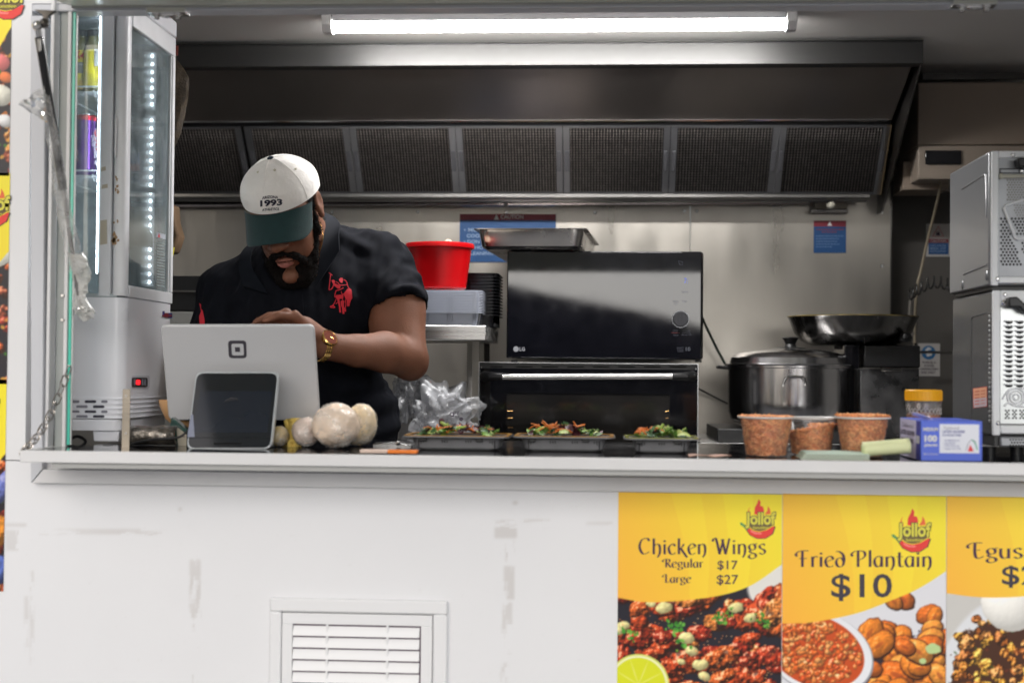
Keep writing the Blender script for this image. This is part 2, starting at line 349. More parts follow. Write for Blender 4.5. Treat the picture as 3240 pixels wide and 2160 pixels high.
part('rear_wall_panel', MB().box(-1.9, W(1000, 700, YB).x - .001, YB, YB + .03, .45, CE - .001), mat('steel_dark_reflection', (.26, .25, .235), .36, 1, var=.05, vs=4, stretch=(7, 7, 1), rvar=.05), truck, bevel=.001)  # left part split off and darkened; colour imitates the dim interior it would mirror
bw = MB(); bw.box(xse + .001, xs1, YB, YB + .03, .45, CE - .001); p2_ = part('rear_wall_panel', bw, STEEL, truck, bevel=.001)
part('rear_recess', MB().box(xs1, XRR, YB + .1, YB + .13, .45, CE - .001), mat('dark_grey_wall', (.095, .088, .080), .55, var=.1, vs=4), truck)
part('recess_return', MB().box(xs1 - .001, xs1 + .01, YB + .03, YB + .1, .45, CE - .001), STEELD, truck)
part('left_end_wall', MB().box(-1.94, -1.9, YW + .05, YB + .15, .4, CE), mat('end_wall_pale', (.55, .54, .52), .5), truck)
part('right_end_wall', MB().box(XRR, XRR + .04, YW + .05, YB + .15, .4, CE), mat('end_wall_pale'), truck)
for x, y, pp in ((2790, 672, p2_), (2791, 842, p2_), (2166, 668, p_), (2205, 668, p2_), (1883, 672, p_), (1602, 672, p_), (1322, 670, p_), (1050, 672, p_)):
    part('screw', MB().lathe(W(x, y, YB), [(0, .002), (.004, .002), (.006, 0)], 12, Matrix.Rotation(math.radians(90), 3, 'X')), SCREW, pp)
# vent grille low on the outer wall
vg = thing('vent_grille', 'white louvred vent grille low on the outer wall under the counter', 'vent', W(1130, 2200, YW))
def frame_px(mb, o, i, Y0, Y1):
    (a, b, c, d_), (e_, f_, g_, h_) = o, i
    A = W(a, b, Y0); B = W(c, d_, Y0); C = W(e_, f_, Y0); D = W(g_, h_, Y0)
    mb.box(A.x, B.x, Y0, Y1, C.z, A.z); mb.box(A.x, B.x, Y0, Y1, B.z, D.z); mb.box(A.x, C.x, Y0, Y1, D.z, C.z); mb.box(D.x, B.x, Y0, Y1, D.z, C.z); return mb
WH2 = mat('vent_white', (.80, .80, .81), .3)
part('outer_frame', frame_px(MB(), (853, 1890, 1410, 2460), (890, 1934, 1366, 2420), YW - .014, YW - .0005), WH2, vg, bevel=.004)
part('inner_frame', frame_px(MB(), (893, 1937, 1363, 2417), (925, 1972, 1328, 2385), YW - .010, YW - .0005), WH2, vg, bevel=.001)
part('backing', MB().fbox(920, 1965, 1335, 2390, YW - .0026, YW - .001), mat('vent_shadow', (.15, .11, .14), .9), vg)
sa = W(925, 1982, YW - .01); sb = W(1328, 1982, YW - .01)
for k in range(11):
    y = 1983 + k * 37; zt_ = W(1130, y, YW - .01).z; zb_ = W(1130, y + 28, YW - .01).z
    s_ = MB().prism([(sa.x + .001, YW - .003, zt_), (sa.x + .001, YW - .0125, zb_ + .001), (sa.x + .001, YW - .0125, zb_ - .001), (sa.x + .001, YW - .004, zb_ - .001)], (sb.x - sa.x - .002, 0, 0))
    sl_ = part('slat', s_, WH2, vg)
for px in (1034, 1225): 
    c = W(px, 1972, YW - .0115); part('mullion', MB().box(c.x - .0022, c.x + .0022, YW - .0095, YW - .003, W(px, 2385, YW).z, c.z), WH2, vg)
# ================================================================ POSTERS
POSTER = mat('printed_poster', (.8, .8, .8), .32, vcol='print')
class Canvas:
    def __init__(s, w, h, st, seed):
        s.w, s.h = w, h; nx, ny = int(w / st) + 1, int(h / st) + 1; s.X, s.Y = np.meshgrid(np.linspace(0, w, nx), np.linspace(0, h, ny)); s.img = np.zeros((ny, nx, 3)); s.n1 = vnoise(ny, nx, 8, seed, 4); s.n2 = vnoise(ny, nx, 22, seed + 1, 4); s.r = random.Random(seed); s.st = st; n3 = vnoise(ny, nx, 5, seed + 2, 3); s.em = n3 - np.roll(n3, (2, 2), (0, 1)); s.n4 = vnoise(ny, nx, 6, seed + 4, 3)
    def put(s, a, c): s.img[:] = s.img * (1 - a[..., None]) + a[..., None] * (np.asarray(c) / 255 if np.ndim(c) == 1 else c)
    def ed(s, cx, cy, rx, ry, rot=0, irr=0.):
        c, q = math.cos(rot), math.sin(rot); dx, dy = s.X - cx, s.Y - cy; u = (dx * c + dy * q) / rx; v = (-dx * q + dy * c) / ry
        d = np.sqrt(u * u + v * v) + (s.n2 - .5) * irr * 2 + (s.n4 - .5) * irr * 1.3; return d, u, v
    def disc(s, cx, cy, rx, ry, col, rot=0, irr=0., a=1, soft=3.):
        d, u, v = s.ed(cx, cy, rx, ry, rot, irr); s.put(a * np.clip((1 - d) * min(rx, ry) / soft + .5, 0, 1), col)
    def blob(s, cx, cy, rx, ry, col, rot=0, irr=.25, tex=.5, dark=.35, shine=.5):
        d, u, v = s.ed(cx, cy, rx, ry, rot, irr); nz_ = np.sqrt(np.clip(1 - d * d, 0, 1)); c, q = math.cos(rot), math.sin(rot)
        nx_, ny_ = u * c - v * q, u * q + v * c; L = np.clip(-.3 * nx_ - .5 * ny_ + .62 * nz_ + s.em * tex * 3.2 + (s.n1 - .5) * tex * 1.6 + .08, 0, 1.35)
        cc = np.array(col) / 255 * (dark + (1.15 - dark) * L[..., None]); sp = np.clip((L - .93) * 5, 0, 1)[..., None] * shine; cc = cc * (1 - sp) + sp * np.array([1, .93, .8])
        s.put(np.clip((1 - d) * min(rx, ry) / 3 + .5, 0, 1), cc)
    def curve(s, pts):
        xs, ys = zip(*smooth_path(pts, 10)); return np.interp(s.X[0], xs, ys)[None]
    def top(s, pts, seed=0):
        yb = s.curve(pts); t = np.clip((s.X / s.w) * .75 + (1 - s.Y / 420) * .35, 0, 1)[..., None]
        c = np.array([255, 184, 66]) / 255 * (1 - t) + t * np.array([250, 232, 56]) / 255
        for k, (xa, am) in enumerate(((.32, 28), (.6, 22))):
            xb = s.w * xa + am * np.sin(s.Y / 150 + k) + s.Y * .12; c = np.where(((s.X > xb) & (s.X < xb + 95 - s.Y * .12))[..., None], c * np.array([1.0, 1.02, .97]) + .012, c)
        s.put(np.clip((yb - s.Y) / 3 + .5, 0, 1), c)
def ribbon(mb, pts, thick, thin, zc=0., closed=False, const=None, n=7):
    P_ = smooth_path(pts, n) if len(pts) > 2 else [pts[0], ((pts[0][0] + pts[1][0]) / 2, (pts[0][1] + pts[1][1]) / 2), pts[1]]
    L_, R_ = [], []
    for k, p in enumerate(P_):
        a = P_[max(k - 1, 0)]; b = P_[min(k + 1, len(P_) - 1)]; dx, dy = b[0] - a[0], b[1] - a[1]; l = math.hypot(dx, dy) or 1; dx /= l; dy /= l
        w_ = const if const else thin + (thick - thin) * abs(dy * .96 - dx * .28) ** 2.2
        L_.append((p[0] - dy * w_ / 2, p[1] + dx * w_ / 2, zc)); R_.append((p[0] + dy * w_ / 2, p[1] - dx * w_ / 2, zc))
    m_ = len(P_); mb.add(L_ + R_, [(i, i + 1, m_ + i + 1, m_ + i) for i in range(m_ - 1)])
CURL = [(-.12, 1.02), (-.16, 1.2), (.02, 1.42), (.3, 1.5)]
def ov(cx, cy, rx, ry): return [(cx + rx * math.cos(t * math.pi / 5), cy + ry * math.sin(t * math.pi / 5)) for t in range(11)]
GL = {'i': (.34, [[(.15, .95), (.15, 0)], [(.15, 1.32), (.151, 1.16)]]), 'n': (.8, [[(.15, .95), (.15, 0)], [(.15, .72), (.35, .95), (.58, .86), (.64, .5), (.61, .05), (.45, -.3)]]),
 'h': (.8, [[(.15, 1.5), (.15, 0)], [(.15, .72), (.35, .95), (.58, .86), (.64, .5), (.61, .05), (.45, -.3)]]), 'c': (.68, [[(.6, .78), (.4, .97), (.14, .75), (.08, .45), (.2, .08), (.42, .0), (.62, .15)]]),
 'e': (.7, [[(.12, .48), (.35, .58), (.6, .72), (.5, .94), (.3, .97), (.1, .7), (.08, .4), (.2, .06), (.42, 0), (.62, .12)]]), 'k': (.78, [[(.15, 1.5), (.15, 0)], [(.15, .42), (.4, .7), (.55, .97)], [(.28, .58), (.5, .2), (.8, -.3)]]),
 'g': (.75, [ov(.35, .68, .25, .28), [(.25, .42), (.14, .28), (.3, .14), (.58, .02), (.62, -.25), (.35, -.42), (.1, -.3), (.12, -.1), (.3, .02)], [(.5, .88), (.62, .98), (.75, 1.0)]]),
 's': (.64, [[(.54, .85), (.35, .98), (.13, .8), (.2, .58), (.48, .4), (.54, .18), (.35, 0), (.1, .12)]]), 'r': (.55, [[(.15, .95), (.15, 0)], [(.15, .72), (.33, .95), (.52, .92)]]),
 'd': (.78, [ov(.35, .42, .27, .42), [(.05, 1.42), (.3, 1.42), (.55, 1.15), (.65, .75), (.62, .4)]]), 'a': (.74, [[(.55, .93), (.3, .97), (.09, .7), (.09, .3), (.28, 0), (.5, .15), (.56, .4)], [(.58, .97), (.58, .0)]]),
 'l': (.34, [[(.15, 1.55), (.15, 0)]]), 't': (.52, [[(.2, 1.35), (.2, .3), (.3, .02), (.5, .08)], [(.0, .95), (.45, .95)]]), 'u': (.78, [[(.12, .95), (.12, .3), (.3, 0), (.58, .15)], [(.6, .95), (.6, 0)]]),
 'C': (1.0, [[(.85, 1.25), (.68, 1.5), (.3, 1.4), (.1, .95), (.12, .45), (.4, .02), (.85, .22)]]), 'W': (1.35, [[(-.12, 1.2), (-.08, 1.42), (.14, 1.42), (.42, 0)], [(.42, 0), (.72, 1.42)], [(.62, 1.42), (.9, 0)], [(.9, 0), (1.2, 1.5)]]),
 'F': (.82, [CURL + [(.75, 1.5)], [(.3, 1.46), (.3, 0)], [(.08, .78), (.62, .78)]]), 'P': (.95, [CURL, [(.3, 1.46), (.3, 0)], [(.3, 1.5), (.7, 1.42), (.8, 1.08), (.58, .74), (.3, .7)]]),
 'R': (.95, [CURL, [(.3, 1.46), (.3, 0)], [(.3, 1.5), (.68, 1.4), (.74, 1.08), (.54, .8), (.3, .74)], [(.45, .76), (.9, 0)]]), 'L': (.8, [CURL[:3], [(.1, 1.46), (.3, 1.4), (.3, 0)], [(.2, .03), (.5, .03), (.8, .2)]]),
 'E': (.9, [CURL + [(.75, 1.48)], [(.3, 1.46), (.28, .6), (.35, .1)], [(.3, .78), (.62, .8)], [(.3, .1), (.55, .0), (.82, .2)]]), ' ': (.45, [])}
def fancy(txt, thick=.2, thin=.06):
    mb = MB(); x = 0; z = 0
    for ch in txt:
        w_, ss = GL[ch]
        for q in ss: z += 1; ribbon(mb, [(a + x, b) for a, b in q], thick, thin, 0.)
        if ch in 'FPRE': mb.add([(x - .12 + .09 * math.cos(t), 1.04 + .09 * math.sin(t), 0) for t in [i * math.pi / 4 for i in range(8)]], [tuple(range(8))])
        x += w_ + .06
    return mb
INKP = mat('plum_print', S(70, 42, 70), .45)
INKG = mat('charcoal_print', S(60, 55, 68), .45)
def fancy_at(txt, x0, y0, x1, y1, Y, parent, thick=.2):
    mb = fancy(txt, thick); v = np.array(mb.v); a, b = v[:, 0].min(), v[:, 0].max(); sx = (x1 - x0) / (b - a); sy = (y1 - y0) / 1.5   # y0 cap top, y1 baseline
    off = {}
    mb.v = [W(x0 + (p[0] - a) * sx, y1 - p[1] * sy, Y) + Vector((0, -.0005 - .00002 * (i % 7), 0)) for i, p in enumerate(v)]
    return part('lettering', mb, INKP, parent, sharp=None)
def logo(cx, cy, s, Y, parent, rot=0.):
    """chilli and flame emblem; s = scale (1 = 115 px wide)"""
    def q(pts): return [W(cx + x * s, cy + y * s, Y) for x, y in pts]
    def flat(name, pts, m, dy): part(name, MB().add([p + Vector((0, -dy, 0)) for p in q(pts)], [tuple(range(len(pts)))]), m, parent, sharp=None)
    DK = mat('emblem_dark', S(72, 62, 60), .5); RD = mat('emblem_red', S(232, 62, 55), .4); GR = mat('emblem_green', S(92, 158, 92), .4); YL = mat('emblem_yellow', S(222, 214, 78), .4); OR = mat('emblem_orange', S(236, 108, 60), .4)
    cr = [(-34, 8), (-20, 18), (0, 22), (22, 17), (44, 4), (50, 6), (42, 28), (20, 42), (-5, 43), (-28, 32), (-40, 16)]
    flat('emblem_outline', [(x * 1.07 + 0, y * 1.07 - 1) for x, y in cr], DK, .0004)
    flat('emblem_chilli', cr, RD, .0007)
    flat('emblem_shine', [(-28, 16), (-10, 24), (10, 25), (6, 30), (-14, 29), (-27, 22)], mat('emblem_pink', S(250, 130, 120), .4), .0010)
    flat('emblem_stem', [(-62, -8), (-55, -8), (-44, 2), (-32, 10), (-40, 18), (-52, 4), (-60, 0)], GR, .0008)
    flat('emblem_shadow', [(-40, -4), (-38, -28), (40, -30), (42, 2), (20, 16), (0, 20), (-20, 16)], mat('emblem_brown', S(120, 104, 62), .5), .0003)
    flat('emblem_flame', [(-16, -36), (-14, -56), (-6, -70), (-2, -84), (5, -74), (3, -62), (12, -60), (16, -48), (14, -36), (0, -31)], RD, .0005)
    for sx in (-1, 1):
        flat('emblem_flame', [(sx * 22 - 4, -34), (sx * 30 - 3, -48), (sx * 28, -62), (sx * 35, -50), (sx * 38, -36)], OR, .0005)
    t = text_mb('Jollof', .035); part('emblem_lettering_outline', fit(text_mb('Jollof', .075), cx - 47 * s, cy - 44 * s, cx + 55 * s, cy + 13 * s, Y, .0012), DK, parent, sharp=None)
    part('emblem_lettering', fit(t, cx - 45 * s, cy - 42 * s, cx + 53 * s, cy + 11 * s, Y, .0016), YL, parent, sharp=None)
    part('emblem_lettering', fit(text_mb('Junction', .02), cx - 22 * s, cy + 3 * s, cx + 30 * s, cy + 15 * s, Y, .0019), YL, parent, sharp=None)
def place(c, name, label, px, py, group, Y=YW - .002):
    A = W(px, py, Y); k = (W(px + c.w, py, Y).x - A.x - .0006) / c.w; o = thing(name, label, 'menu poster', (A.x, YW, A.z), group)
    color_grid('printed_sheet', (A.x, Y, A.z), (c.w * k, 0, 0), (0, 0, -c.h * k), c.img, POSTER, o)
    mbb = MB().box(A.x, A.x + c.w * k, Y + .0004, YW - .0004, A.z - c.h * k, A.z); part('backing_sheet', mbb, ALU2, o); return o
GP = 'menu posters in a row under the counter'
# chicken wings
c = Canvas(519, 735, 2.4, 21); R = c.r
c.put(np.ones_like(c.X), [38, 36, 46]); c.disc(500, 290, 90, 90, [232, 230, 224], soft=12); c.disc(505, 345, 46, 40, [110, 140, 52], irr=.5, soft=8)
for _ in range(150):
    x, y = R.uniform(-20, 530), R.uniform(320, 740)
    if ((x - 68) / 100) ** 2 + ((y - 598) / 100) ** 2 < .9: continue
    if 150 < x < 290 and 350 < y < 420 and R.random() < .6: continue
    a = R.uniform(26, 62); c.blob(x, y, a, a * R.uniform(.45, .75), R.choice([(234, 88, 40), (214, 68, 34), (248, 116, 50), (196, 56, 30), (252, 150, 70)]), R.uniform(-.9, .5), .28, .5, .2, .65)
for _ in range(60): c.disc(R.uniform(0, 519), R.uniform(350, 735), R.uniform(5, 22), R.uniform(3, 9), [40, 30, 34], R.uniform(0, 3), .5, .55)
for x, y, a in ((146, 366, 28), (106, 354, 18), (375, 362, 28), (420, 392, 22), (220, 460, 26), (236, 500, 20), (262, 545, 24), (276, 580, 20), (205, 535, 14), (18, 425, 22), (0, 440, 20)):
    c.blob(x, y, a, a * .72, (238, 226, 158), R.uniform(-.5, .5), .3, .2, .65, .3)
for x, y in ((318, 396), (335, 400), (358, 372), (160, 418), (185, 440), (25, 450), (48, 455), (458, 388), (206, 488), (200, 420), (468, 405)):
    for _ in range(9): c.disc(x + R.gauss(0, 11), y + R.gauss(0, 9), R.uniform(4, 8), R.uniform(3, 5), R.choice([[70, 150, 50], [48, 120, 40], [110, 185, 70]]), R.uniform(0, 3), .4)
for _ in range(260): c.disc(R.uniform(0, 519), R.uniform(380, 735), R.uniform(1.5, 3), 1.6, R.choice([[255, 200, 140], [255, 160, 90]]), 0, 0, .8, 2)
c.disc(68, 612, 98, 98, [226, 232, 120]); c.disc(68, 612, 92, 92, [245, 246, 200]); c.disc(68, 612, 86, 86, [222, 226, 40])
for k in range(9):
    a = k * math.pi / 4.5 + .2; c.disc(68 + 40 * math.cos(a), 612 + 40 * math.sin(a), 36, 2.0, [240, 242, 150], a, 0, .7)
c.top([(-20, 337), (0, 337), (115, 349), (308, 327), (419, 291), (510, 228), (540, 205)])
o1 = place(c, 'menu_poster', 'yellow chicken wings menu poster with two prices and a lime slice', 1957, 1556, GP)
fancy_at('Chicken Wings', 2020, 1702, 2424, 1752, YW - .002, o1); fancy_at('Regular', 2094, 1767, 2225, 1794, YW - .002, o1, .24); fancy_at('Large', 2094, 1816, 2187, 1842, YW - .002, o1, .24)
lettering('$17', 2270, 1772, 2334, 1804, YW - .002, INKP, o1, .01); lettering('$27', 2268, 1817, 2336, 1851, YW - .002, INKP, o1, .01)
logo(2402, 1660, .98, YW - .002, o1)
# plantain
c = Canvas(518, 735, 2.4, 33); R = c.r
c.put(np.ones_like(c.X), [226, 226, 232]); c.disc(430, 800, 330, 360, [46, 40, 52], irr=.12, soft=10)
for _ in range(95):
    x, y = R.uniform(230, 540), R.uniform(330, 745)
    if x < 330 and y < 440: continue
    if y < 330 + max(0, (x - 400)) * .5: continue
    a = R.uniform(30, 54); rr = R.uniform(-1.2, 1.2); c.blob(x, y, a * 1.12, a * .8, (158, 78, 36), rr, .1, .2, .35, .2); c.blob(x - 1, y - 2, a * 1.02, a * .70, R.choice([(244, 140, 46), (234, 120, 40), (250, 162, 66)]), rr, .10, .22, .6, .4); c.disc(x, y, a * .35, a * .14, [150, 62, 34], rr, .4, .55, 4)
c.disc(118, 512, 178, 130, [150, 152, 160], .35); c.disc(115, 508, 176, 128, [236, 237, 242], .35); c.disc(108, 506, 158, 112, [205, 82, 34], .35)
for _ in range(330):
    a = R.uniform(0, 6.28); q = math.sqrt(R.random()); x, y = 104 + 146 * q * math.cos(a), 508 + 98 * q * math.sin(a) + 30 * q * math.cos(a) * .35
    c.blob(x, y, R.uniform(6, 14), R.uniform(5, 10), R.choice([(236, 110, 44), (246, 140, 66), (226, 92, 40), (250, 168, 96)]), R.uniform(0, 3), .2, .3, .5, .6)
c.disc(478, 490, 24, 16, [190, 214, 150], 0, .3); c.disc(446, 530, 10, 8, [190, 214, 150], .3, .3)
c.top([(-20, 420), (0, 420), (100, 413), (237, 382), (348, 338), (431, 300), (512, 247), (540, 225)])
o2 = place(c, 'menu_poster', 'yellow fried plantain menu poster with price and a bowl of red sauce', 2477, 1558, GP)
fancy_at('Fried Plantain', 2514, 1741, 2948, 1792, YW - .002, o2); lettering('$10', 2630, 1814, 2822, 1900, YW - .002, INKG, o2, .012)
logo(2888, 1698, 1.08, YW - .002, o2)
# egusi
c = Canvas(520, 735, 2.4, 44); R = c.r
c.put(np.ones_like(c.X), [206, 204, 200]); c.disc(230, 720, 280, 400, [226, 228, 232], soft=10); c.disc(250, 720, 250, 380, [74, 42, 26], irr=.1, soft=8)
for _ in range(190):
    x, y = R.uniform(10, 520), R.uniform(330, 740)
    if ((x - 240) / 262) ** 2 + ((y - 720) / 392) ** 2 > 1: continue
    c.blob(x, y, R.uniform(12, 28), R.uniform(10, 20), R.choice([(222, 150, 44), (206, 124, 38), (232, 170, 62), (176, 96, 34), (214, 140, 70)]), R.uniform(0, 3), .4, .85, .3, .3)
for _ in range(50): c.disc(R.uniform(20, 500), R.uniform(350, 735), R.uniform(3, 7), 3, R.choice([[60, 90, 40], [120, 50, 24]]), R.uniform(0, 3), .4, .8)
c.blob(200, 360, 92, 80, (238, 236, 230), .3, .04, .04, .82, .1)
c.top([(-20, 320), (0, 322), (110, 333), (247, 327), (400, 300), (540, 240)])
o3 = place(c, 'menu_poster', 'yellow egusi menu poster with golden clumps, cut off at the right edge', 2996, 1561, GP)
fancy_at('Egusi', 3056, 1716, 3252, 1765, YW - .002, o3); lettering('$20', 3170, 1788, 3344, 1858, YW - .002, INKG, o3, .012)
logo(3420, 1710, 1.0, YW - .002, o3)
# left column of three posters
GL_ = 'menu posters stacked in a column at the left edge'
for k, (py, lab) in enumerate(((-105, 'uppermost poster of the left column, salad and grilled meat photo'), (547, 'middle poster of the left column with half a chilli logo'), (1196, 'lowest poster of the left column, ending beside the tape marks'))):
    c = Canvas(455, 648, 3.2, 60 + k); R = c.r; c.put(np.ones_like(c.X), [44, 40, 50])
    for _ in range(130):
        x, y = R.uniform(150, 470), R.uniform(190, 655); a = R.uniform(12, 32)
        c.blob(x, y, a, a * .6, R.choice([(226, 130, 60), (206, 96, 50), (236, 150, 80), (170, 80, 60), (180, 60, 50)]), R.uniform(-1, 1), .4, .7, .3, .4)
    for _ in range(60): c.disc(R.uniform(150, 455), R.uniform(200, 640), R.uniform(4, 12), 5, R.choice([[40, 40, 54], [70, 130, 50], [220, 160, 70]]), R.uniform(0, 3), .4, .9)
    if k == 0:
        for x, y, a, col in ((420, 300, 34, (226, 120, 130)), (400, 330, 26, (90, 150, 60)), (440, 345, 22, (240, 130, 80)), (420, 400, 40, (236, 234, 238)), (440, 480, 24, (225, 225, 245)), (380, 270, 40, (230, 225, 225))): c.blob(x, y, a, a * .8, col, .4, .2, .1, .7, .2)
    if k == 1: c.blob(430, 250, 60, 34, (226, 226, 232), -.5, .1, .05, .8, .1)
    if k == 2: c.blob(450, 330, 26, 60, (110, 120, 210), .4, .2, .3, .5, .3); c.blob(445, 580, 30, 50, (90, 110, 200), .3, .2, .3, .5, .3); c.blob(425, 470, 40, 60, (236, 150, 60), .4, .2, .4, .5, .3)
    yb = (232, 250, 236)[k]; c.top([(-20, 330), (0, 330), (200, yb + 75), (380, yb + 55), (455, yb - 8 if k else yb - 40), (470, yb - 20)])
    c.img[..., :] = c.img * np.array([1.0, 1.0, .92])
    o = place(c, 'menu_poster', lab, (40 - 455, 33 - 455, 22 - 455)[k], py, GL_)
    logo(((-12 + 30) if k == 0 else (-28 + 0) if k == 1 else -62), (12, 668, 1310)[k], 1.15, YW - .002, o)
# ================================================================ LED BATTEN + HOOD
def emit(name, col, s):
    return mat(name, col, .5, emis=s)
A = W(1024, 60, 3.6); B = W(2518, 60, 3.6)
bt = thing('led_batten', 'long lit white tube light fixed to the ceiling above the hood', 'ceiling light', ((A.x + B.x) / 2, 3.6, CE))
def halfprof(x, r0, z0, zsc, n=10, a0=0, a1=180):
    return [(x, 3.6 + r0 * math.cos(math.radians(a0 + (a1 - a0) * i / n)), z0 - zsc * math.sin(math.radians(a0 + (a1 - a0) * i / n))) for i in range(n + 1)]
zc = CE - .001
hb = MB().box(A.x + .026, B.x - .026, 3.572, 3.628, zc - .0235, zc); part('housing', hb, mat('batten_housing', (.62, .62, .64), .35), bt, bevel=.004)
hb = MB(); hb.prism([(A.x + .026, 3.6 + .027 * math.cos(t), zc - .024 - .0205 * math.sin(t)) for t in [math.pi * i / 10 for i in range(11)]], (B.x - A.x - .052, 0, 0)); part('diffuser', hb, emit('lit_diffuser', (1, .985, .97), 112), bt)
for x in (A.x, B.x - .025):
    hb = MB(); hb.prism([(x, 3.569, zc), (x, 3.569, zc - .03), (x, 3.585, zc - .048), (x, 3.615, zc - .048), (x, 3.631, zc - .03), (x, 3.631, zc)], (.025, 0, 0)); part('end_cap', hb, mat('white_plastic', (.72, .71, .70), .35), bt, bevel=.002)
hx1 = W(2921, 170, 3.88).x; hx0 = -1.85
hd = thing('range_hood', 'stainless extraction hood with seven mesh grease filters over the kitchen', 'range hood', (0, 4.2, W(1600, 208, 3.88).z))
f0 = W(1600, 136, 3.88).z; f1 = W(1600, 208, 3.88).z
m_ = MB(); m_.box(hx0, hx1, 3.88, 3.90, f1, f0); m_.box(hx0, hx1, 3.90, YB - .002, f0 - .004, f0)
m_.box(hx0, hx1, 3.872, 3.8795, f0 - .004, f0)
part('fascia', m_, mat('fascia_steel', (.085, .084, .082), .42, .75, var=.03, vs=4, stretch=(1, 4, 12), rvar=.02), hd, bevel=.002)
m_ = MB(); m_.box(hx0, hx1, 3.9005, 3.93, f1 + .001, f1 + .009); part('fascia_return', m_, mat('dark_rolled_steel', (.045, .04, .04), .4, .6), hd)
pa = (3.93, f1 + .004); pb = (4.20, W(1600, 383, 4.20).z); pc = (4.22, W(1600, 398, 4.22).z); pd = (4.38, W(1600, 612, 4.38).z)
def sheet(mb, a, b, t=.003, x0=hx0, x1=None):
    x1 = x1 if x1 is not None else hx1 - .02
    dy, dz = b[0] - a[0], b[1] - a[1]; l = math.hypot(dy, dz); ny, nz_ = -dz / l * t, dy / l * t
    return mb.prism([(x0, a[0], a[1]), (x0, b[0], b[1]), (x0, b[0] + (ny if ny > 0 else -ny), b[1] + (nz_ if ny > 0 else -nz_)), (x0, a[0] + (ny if ny > 0 else -ny), a[1] + (nz_ if ny > 0 else -nz_))], (x1 - x0, 0, 0))
part('inner_panel', sheet(MB(), pa, pb), mat('hood_inner_steel', (.44, .40, .38), .34, 1, var=.06, vs=2, stretch=(3, 1, 1), rvar=.02), hd)
m_ = MB(); m_.tube([(hx0, pb[0], pb[1]), (hx1 - .03, pb[0], pb[1])], .004, 8); part('rolled_edge', m_, CHROME, hd)
m_ = MB(); sheet(m_, (4.203, pb[1] - .003), pc); part('filter_rail', m_, BLACK, hd)
m_ = MB(); sheet(m_, (pc[0] + .012, pc[1]), (pd[0] + .012, pd[1]), .003); part('filter_backing', m_, mat('filter_dark', (.012, .011, .011), .6), hd)
m_ = MB(); m_.box(hx0, hx1 - .05, 4.36, 4.40, pd[1] - .016, pd[1] - .002); m_.box(hx0, hx1 - .05, 4.405, 4.44, pd[1] - .021, pd[1] - .006); part('gutter', m_, mat('gutter_steel', (.28, .27, .26), .3, 1, var=.2, vs=6, stretch=(1, 1, 10)), hd, bevel=.003)
sd = MB(); sd.prism([(hx1 - .004, 3.901, f0 - .005), (hx1 - .004, 3.901, f1), (hx1 - .004, 4.42, pd[1] - .05), (hx1 - .004, YB - .002, pd[1] - .05), (hx1 - .004, YB - .002, f0 - .005)], (.004, 0, 0)); part('end_panel', sd, STEELD, hd)
# filters: one, copied
FM = mat('filter_wire', (.15, .135, .125), .35, .9, var=.25, vs=60); FFR = mat('filter_frame', (.21, .21, .22), .4, .8)
ux = Vector((1, 0, 0)); ud = Vector((0, pd[0] - pc[0], pd[1] - pc[1])); LEN = ud.length; ud.normalize(); un = Vector((0, ud.z, -ud.y)); un = un if un.y < 0 else -un
xl = [W(x, 405, 4.22).x for x in (433, 771, 1104, 1440, 1780, 2123, 2468, 2805)]
wf = xl[2] - xl[1]
def fp(a, b, h): return Vector((xl[1], pc[0], pc[1])) + ux * a + ud * b + un * h
def pbox(mb, a0, a1, b0, b1, h0, h1):
    vs = [fp(a, b, h) for a in (a0, a1) for b in (b0, b1) for h in (h0, h1)]; return mb.add(vs, [(0, 1, 3, 2), (4, 6, 7, 5), (0, 4, 5, 1), (2, 3, 7, 6), (0, 2, 6, 4), (1, 5, 7, 3)])
fw = .020
m_ = MB(); pbox(m_, .001, fw, 0, LEN, 0, .006); pbox(m_, wf - fw, wf - .001, 0, LEN, 0, .006); pbox(m_, fw, wf - fw, 0, .006, 0, .005); pbox(m_, fw, wf - fw, LEN - .006, LEN, 0, .005)
filt = part('filter_frame', m_, FFR, hd)
m_ = MB(); nx, ny = 31, 25
for i in range(nx):
    a = fw + (i + .5) * (wf - 2 * fw) / nx; pbox(m_, a - .0006, a + .0006, .006, LEN - .006, .0012, .0022)
    for j in range(ny):
        b = .006 + (j + .5) * (LEN - .012) / ny; rr = .0036; h = .0045
        m_.add([fp(a - rr, b, .001), fp(a, b - rr, .001), fp(a + rr, b, .001), fp(a, b + rr, .001), fp(a, b, h + random.uniform(-.001, .001))], [(0, 1, 4), (1, 2, 4), (2, 3, 4), (3, 0, 4)])
part('filter_mesh', m_, FM, filt, kind='stuff', sharp=None)
for a in (.012, wf - .012):
    m_ = MB(); pbox(m_, a - .006, a + .006, LEN * .35, LEN * .65, .006, .0085); part('filter_handle', m_, mat('handle_grey', (.12, .12, .13), .5, .4), filt, bevel=.001)
for x in (xl[0], xl[2], xl[3], xl[4], xl[5], xl[6], xl[0] - wf):
    c = filt.copy(); COL.objects.link(c); c.parent = hd; c.location = filt.location + Vector((x - xl[1], 0, 0))
    for ch in list(filt.children):
        q = ch.copy(); COL.objects.link(q); q.parent = c
m_ = MB(); q0 = xl[7] - xl[1]; pbox(m_, q0 + .001, q0 + .014, 0, LEN, 0, .006); part('filter_stop', m_, mat('tan_steel', (.30, .215, .12), .45, .5), hd)
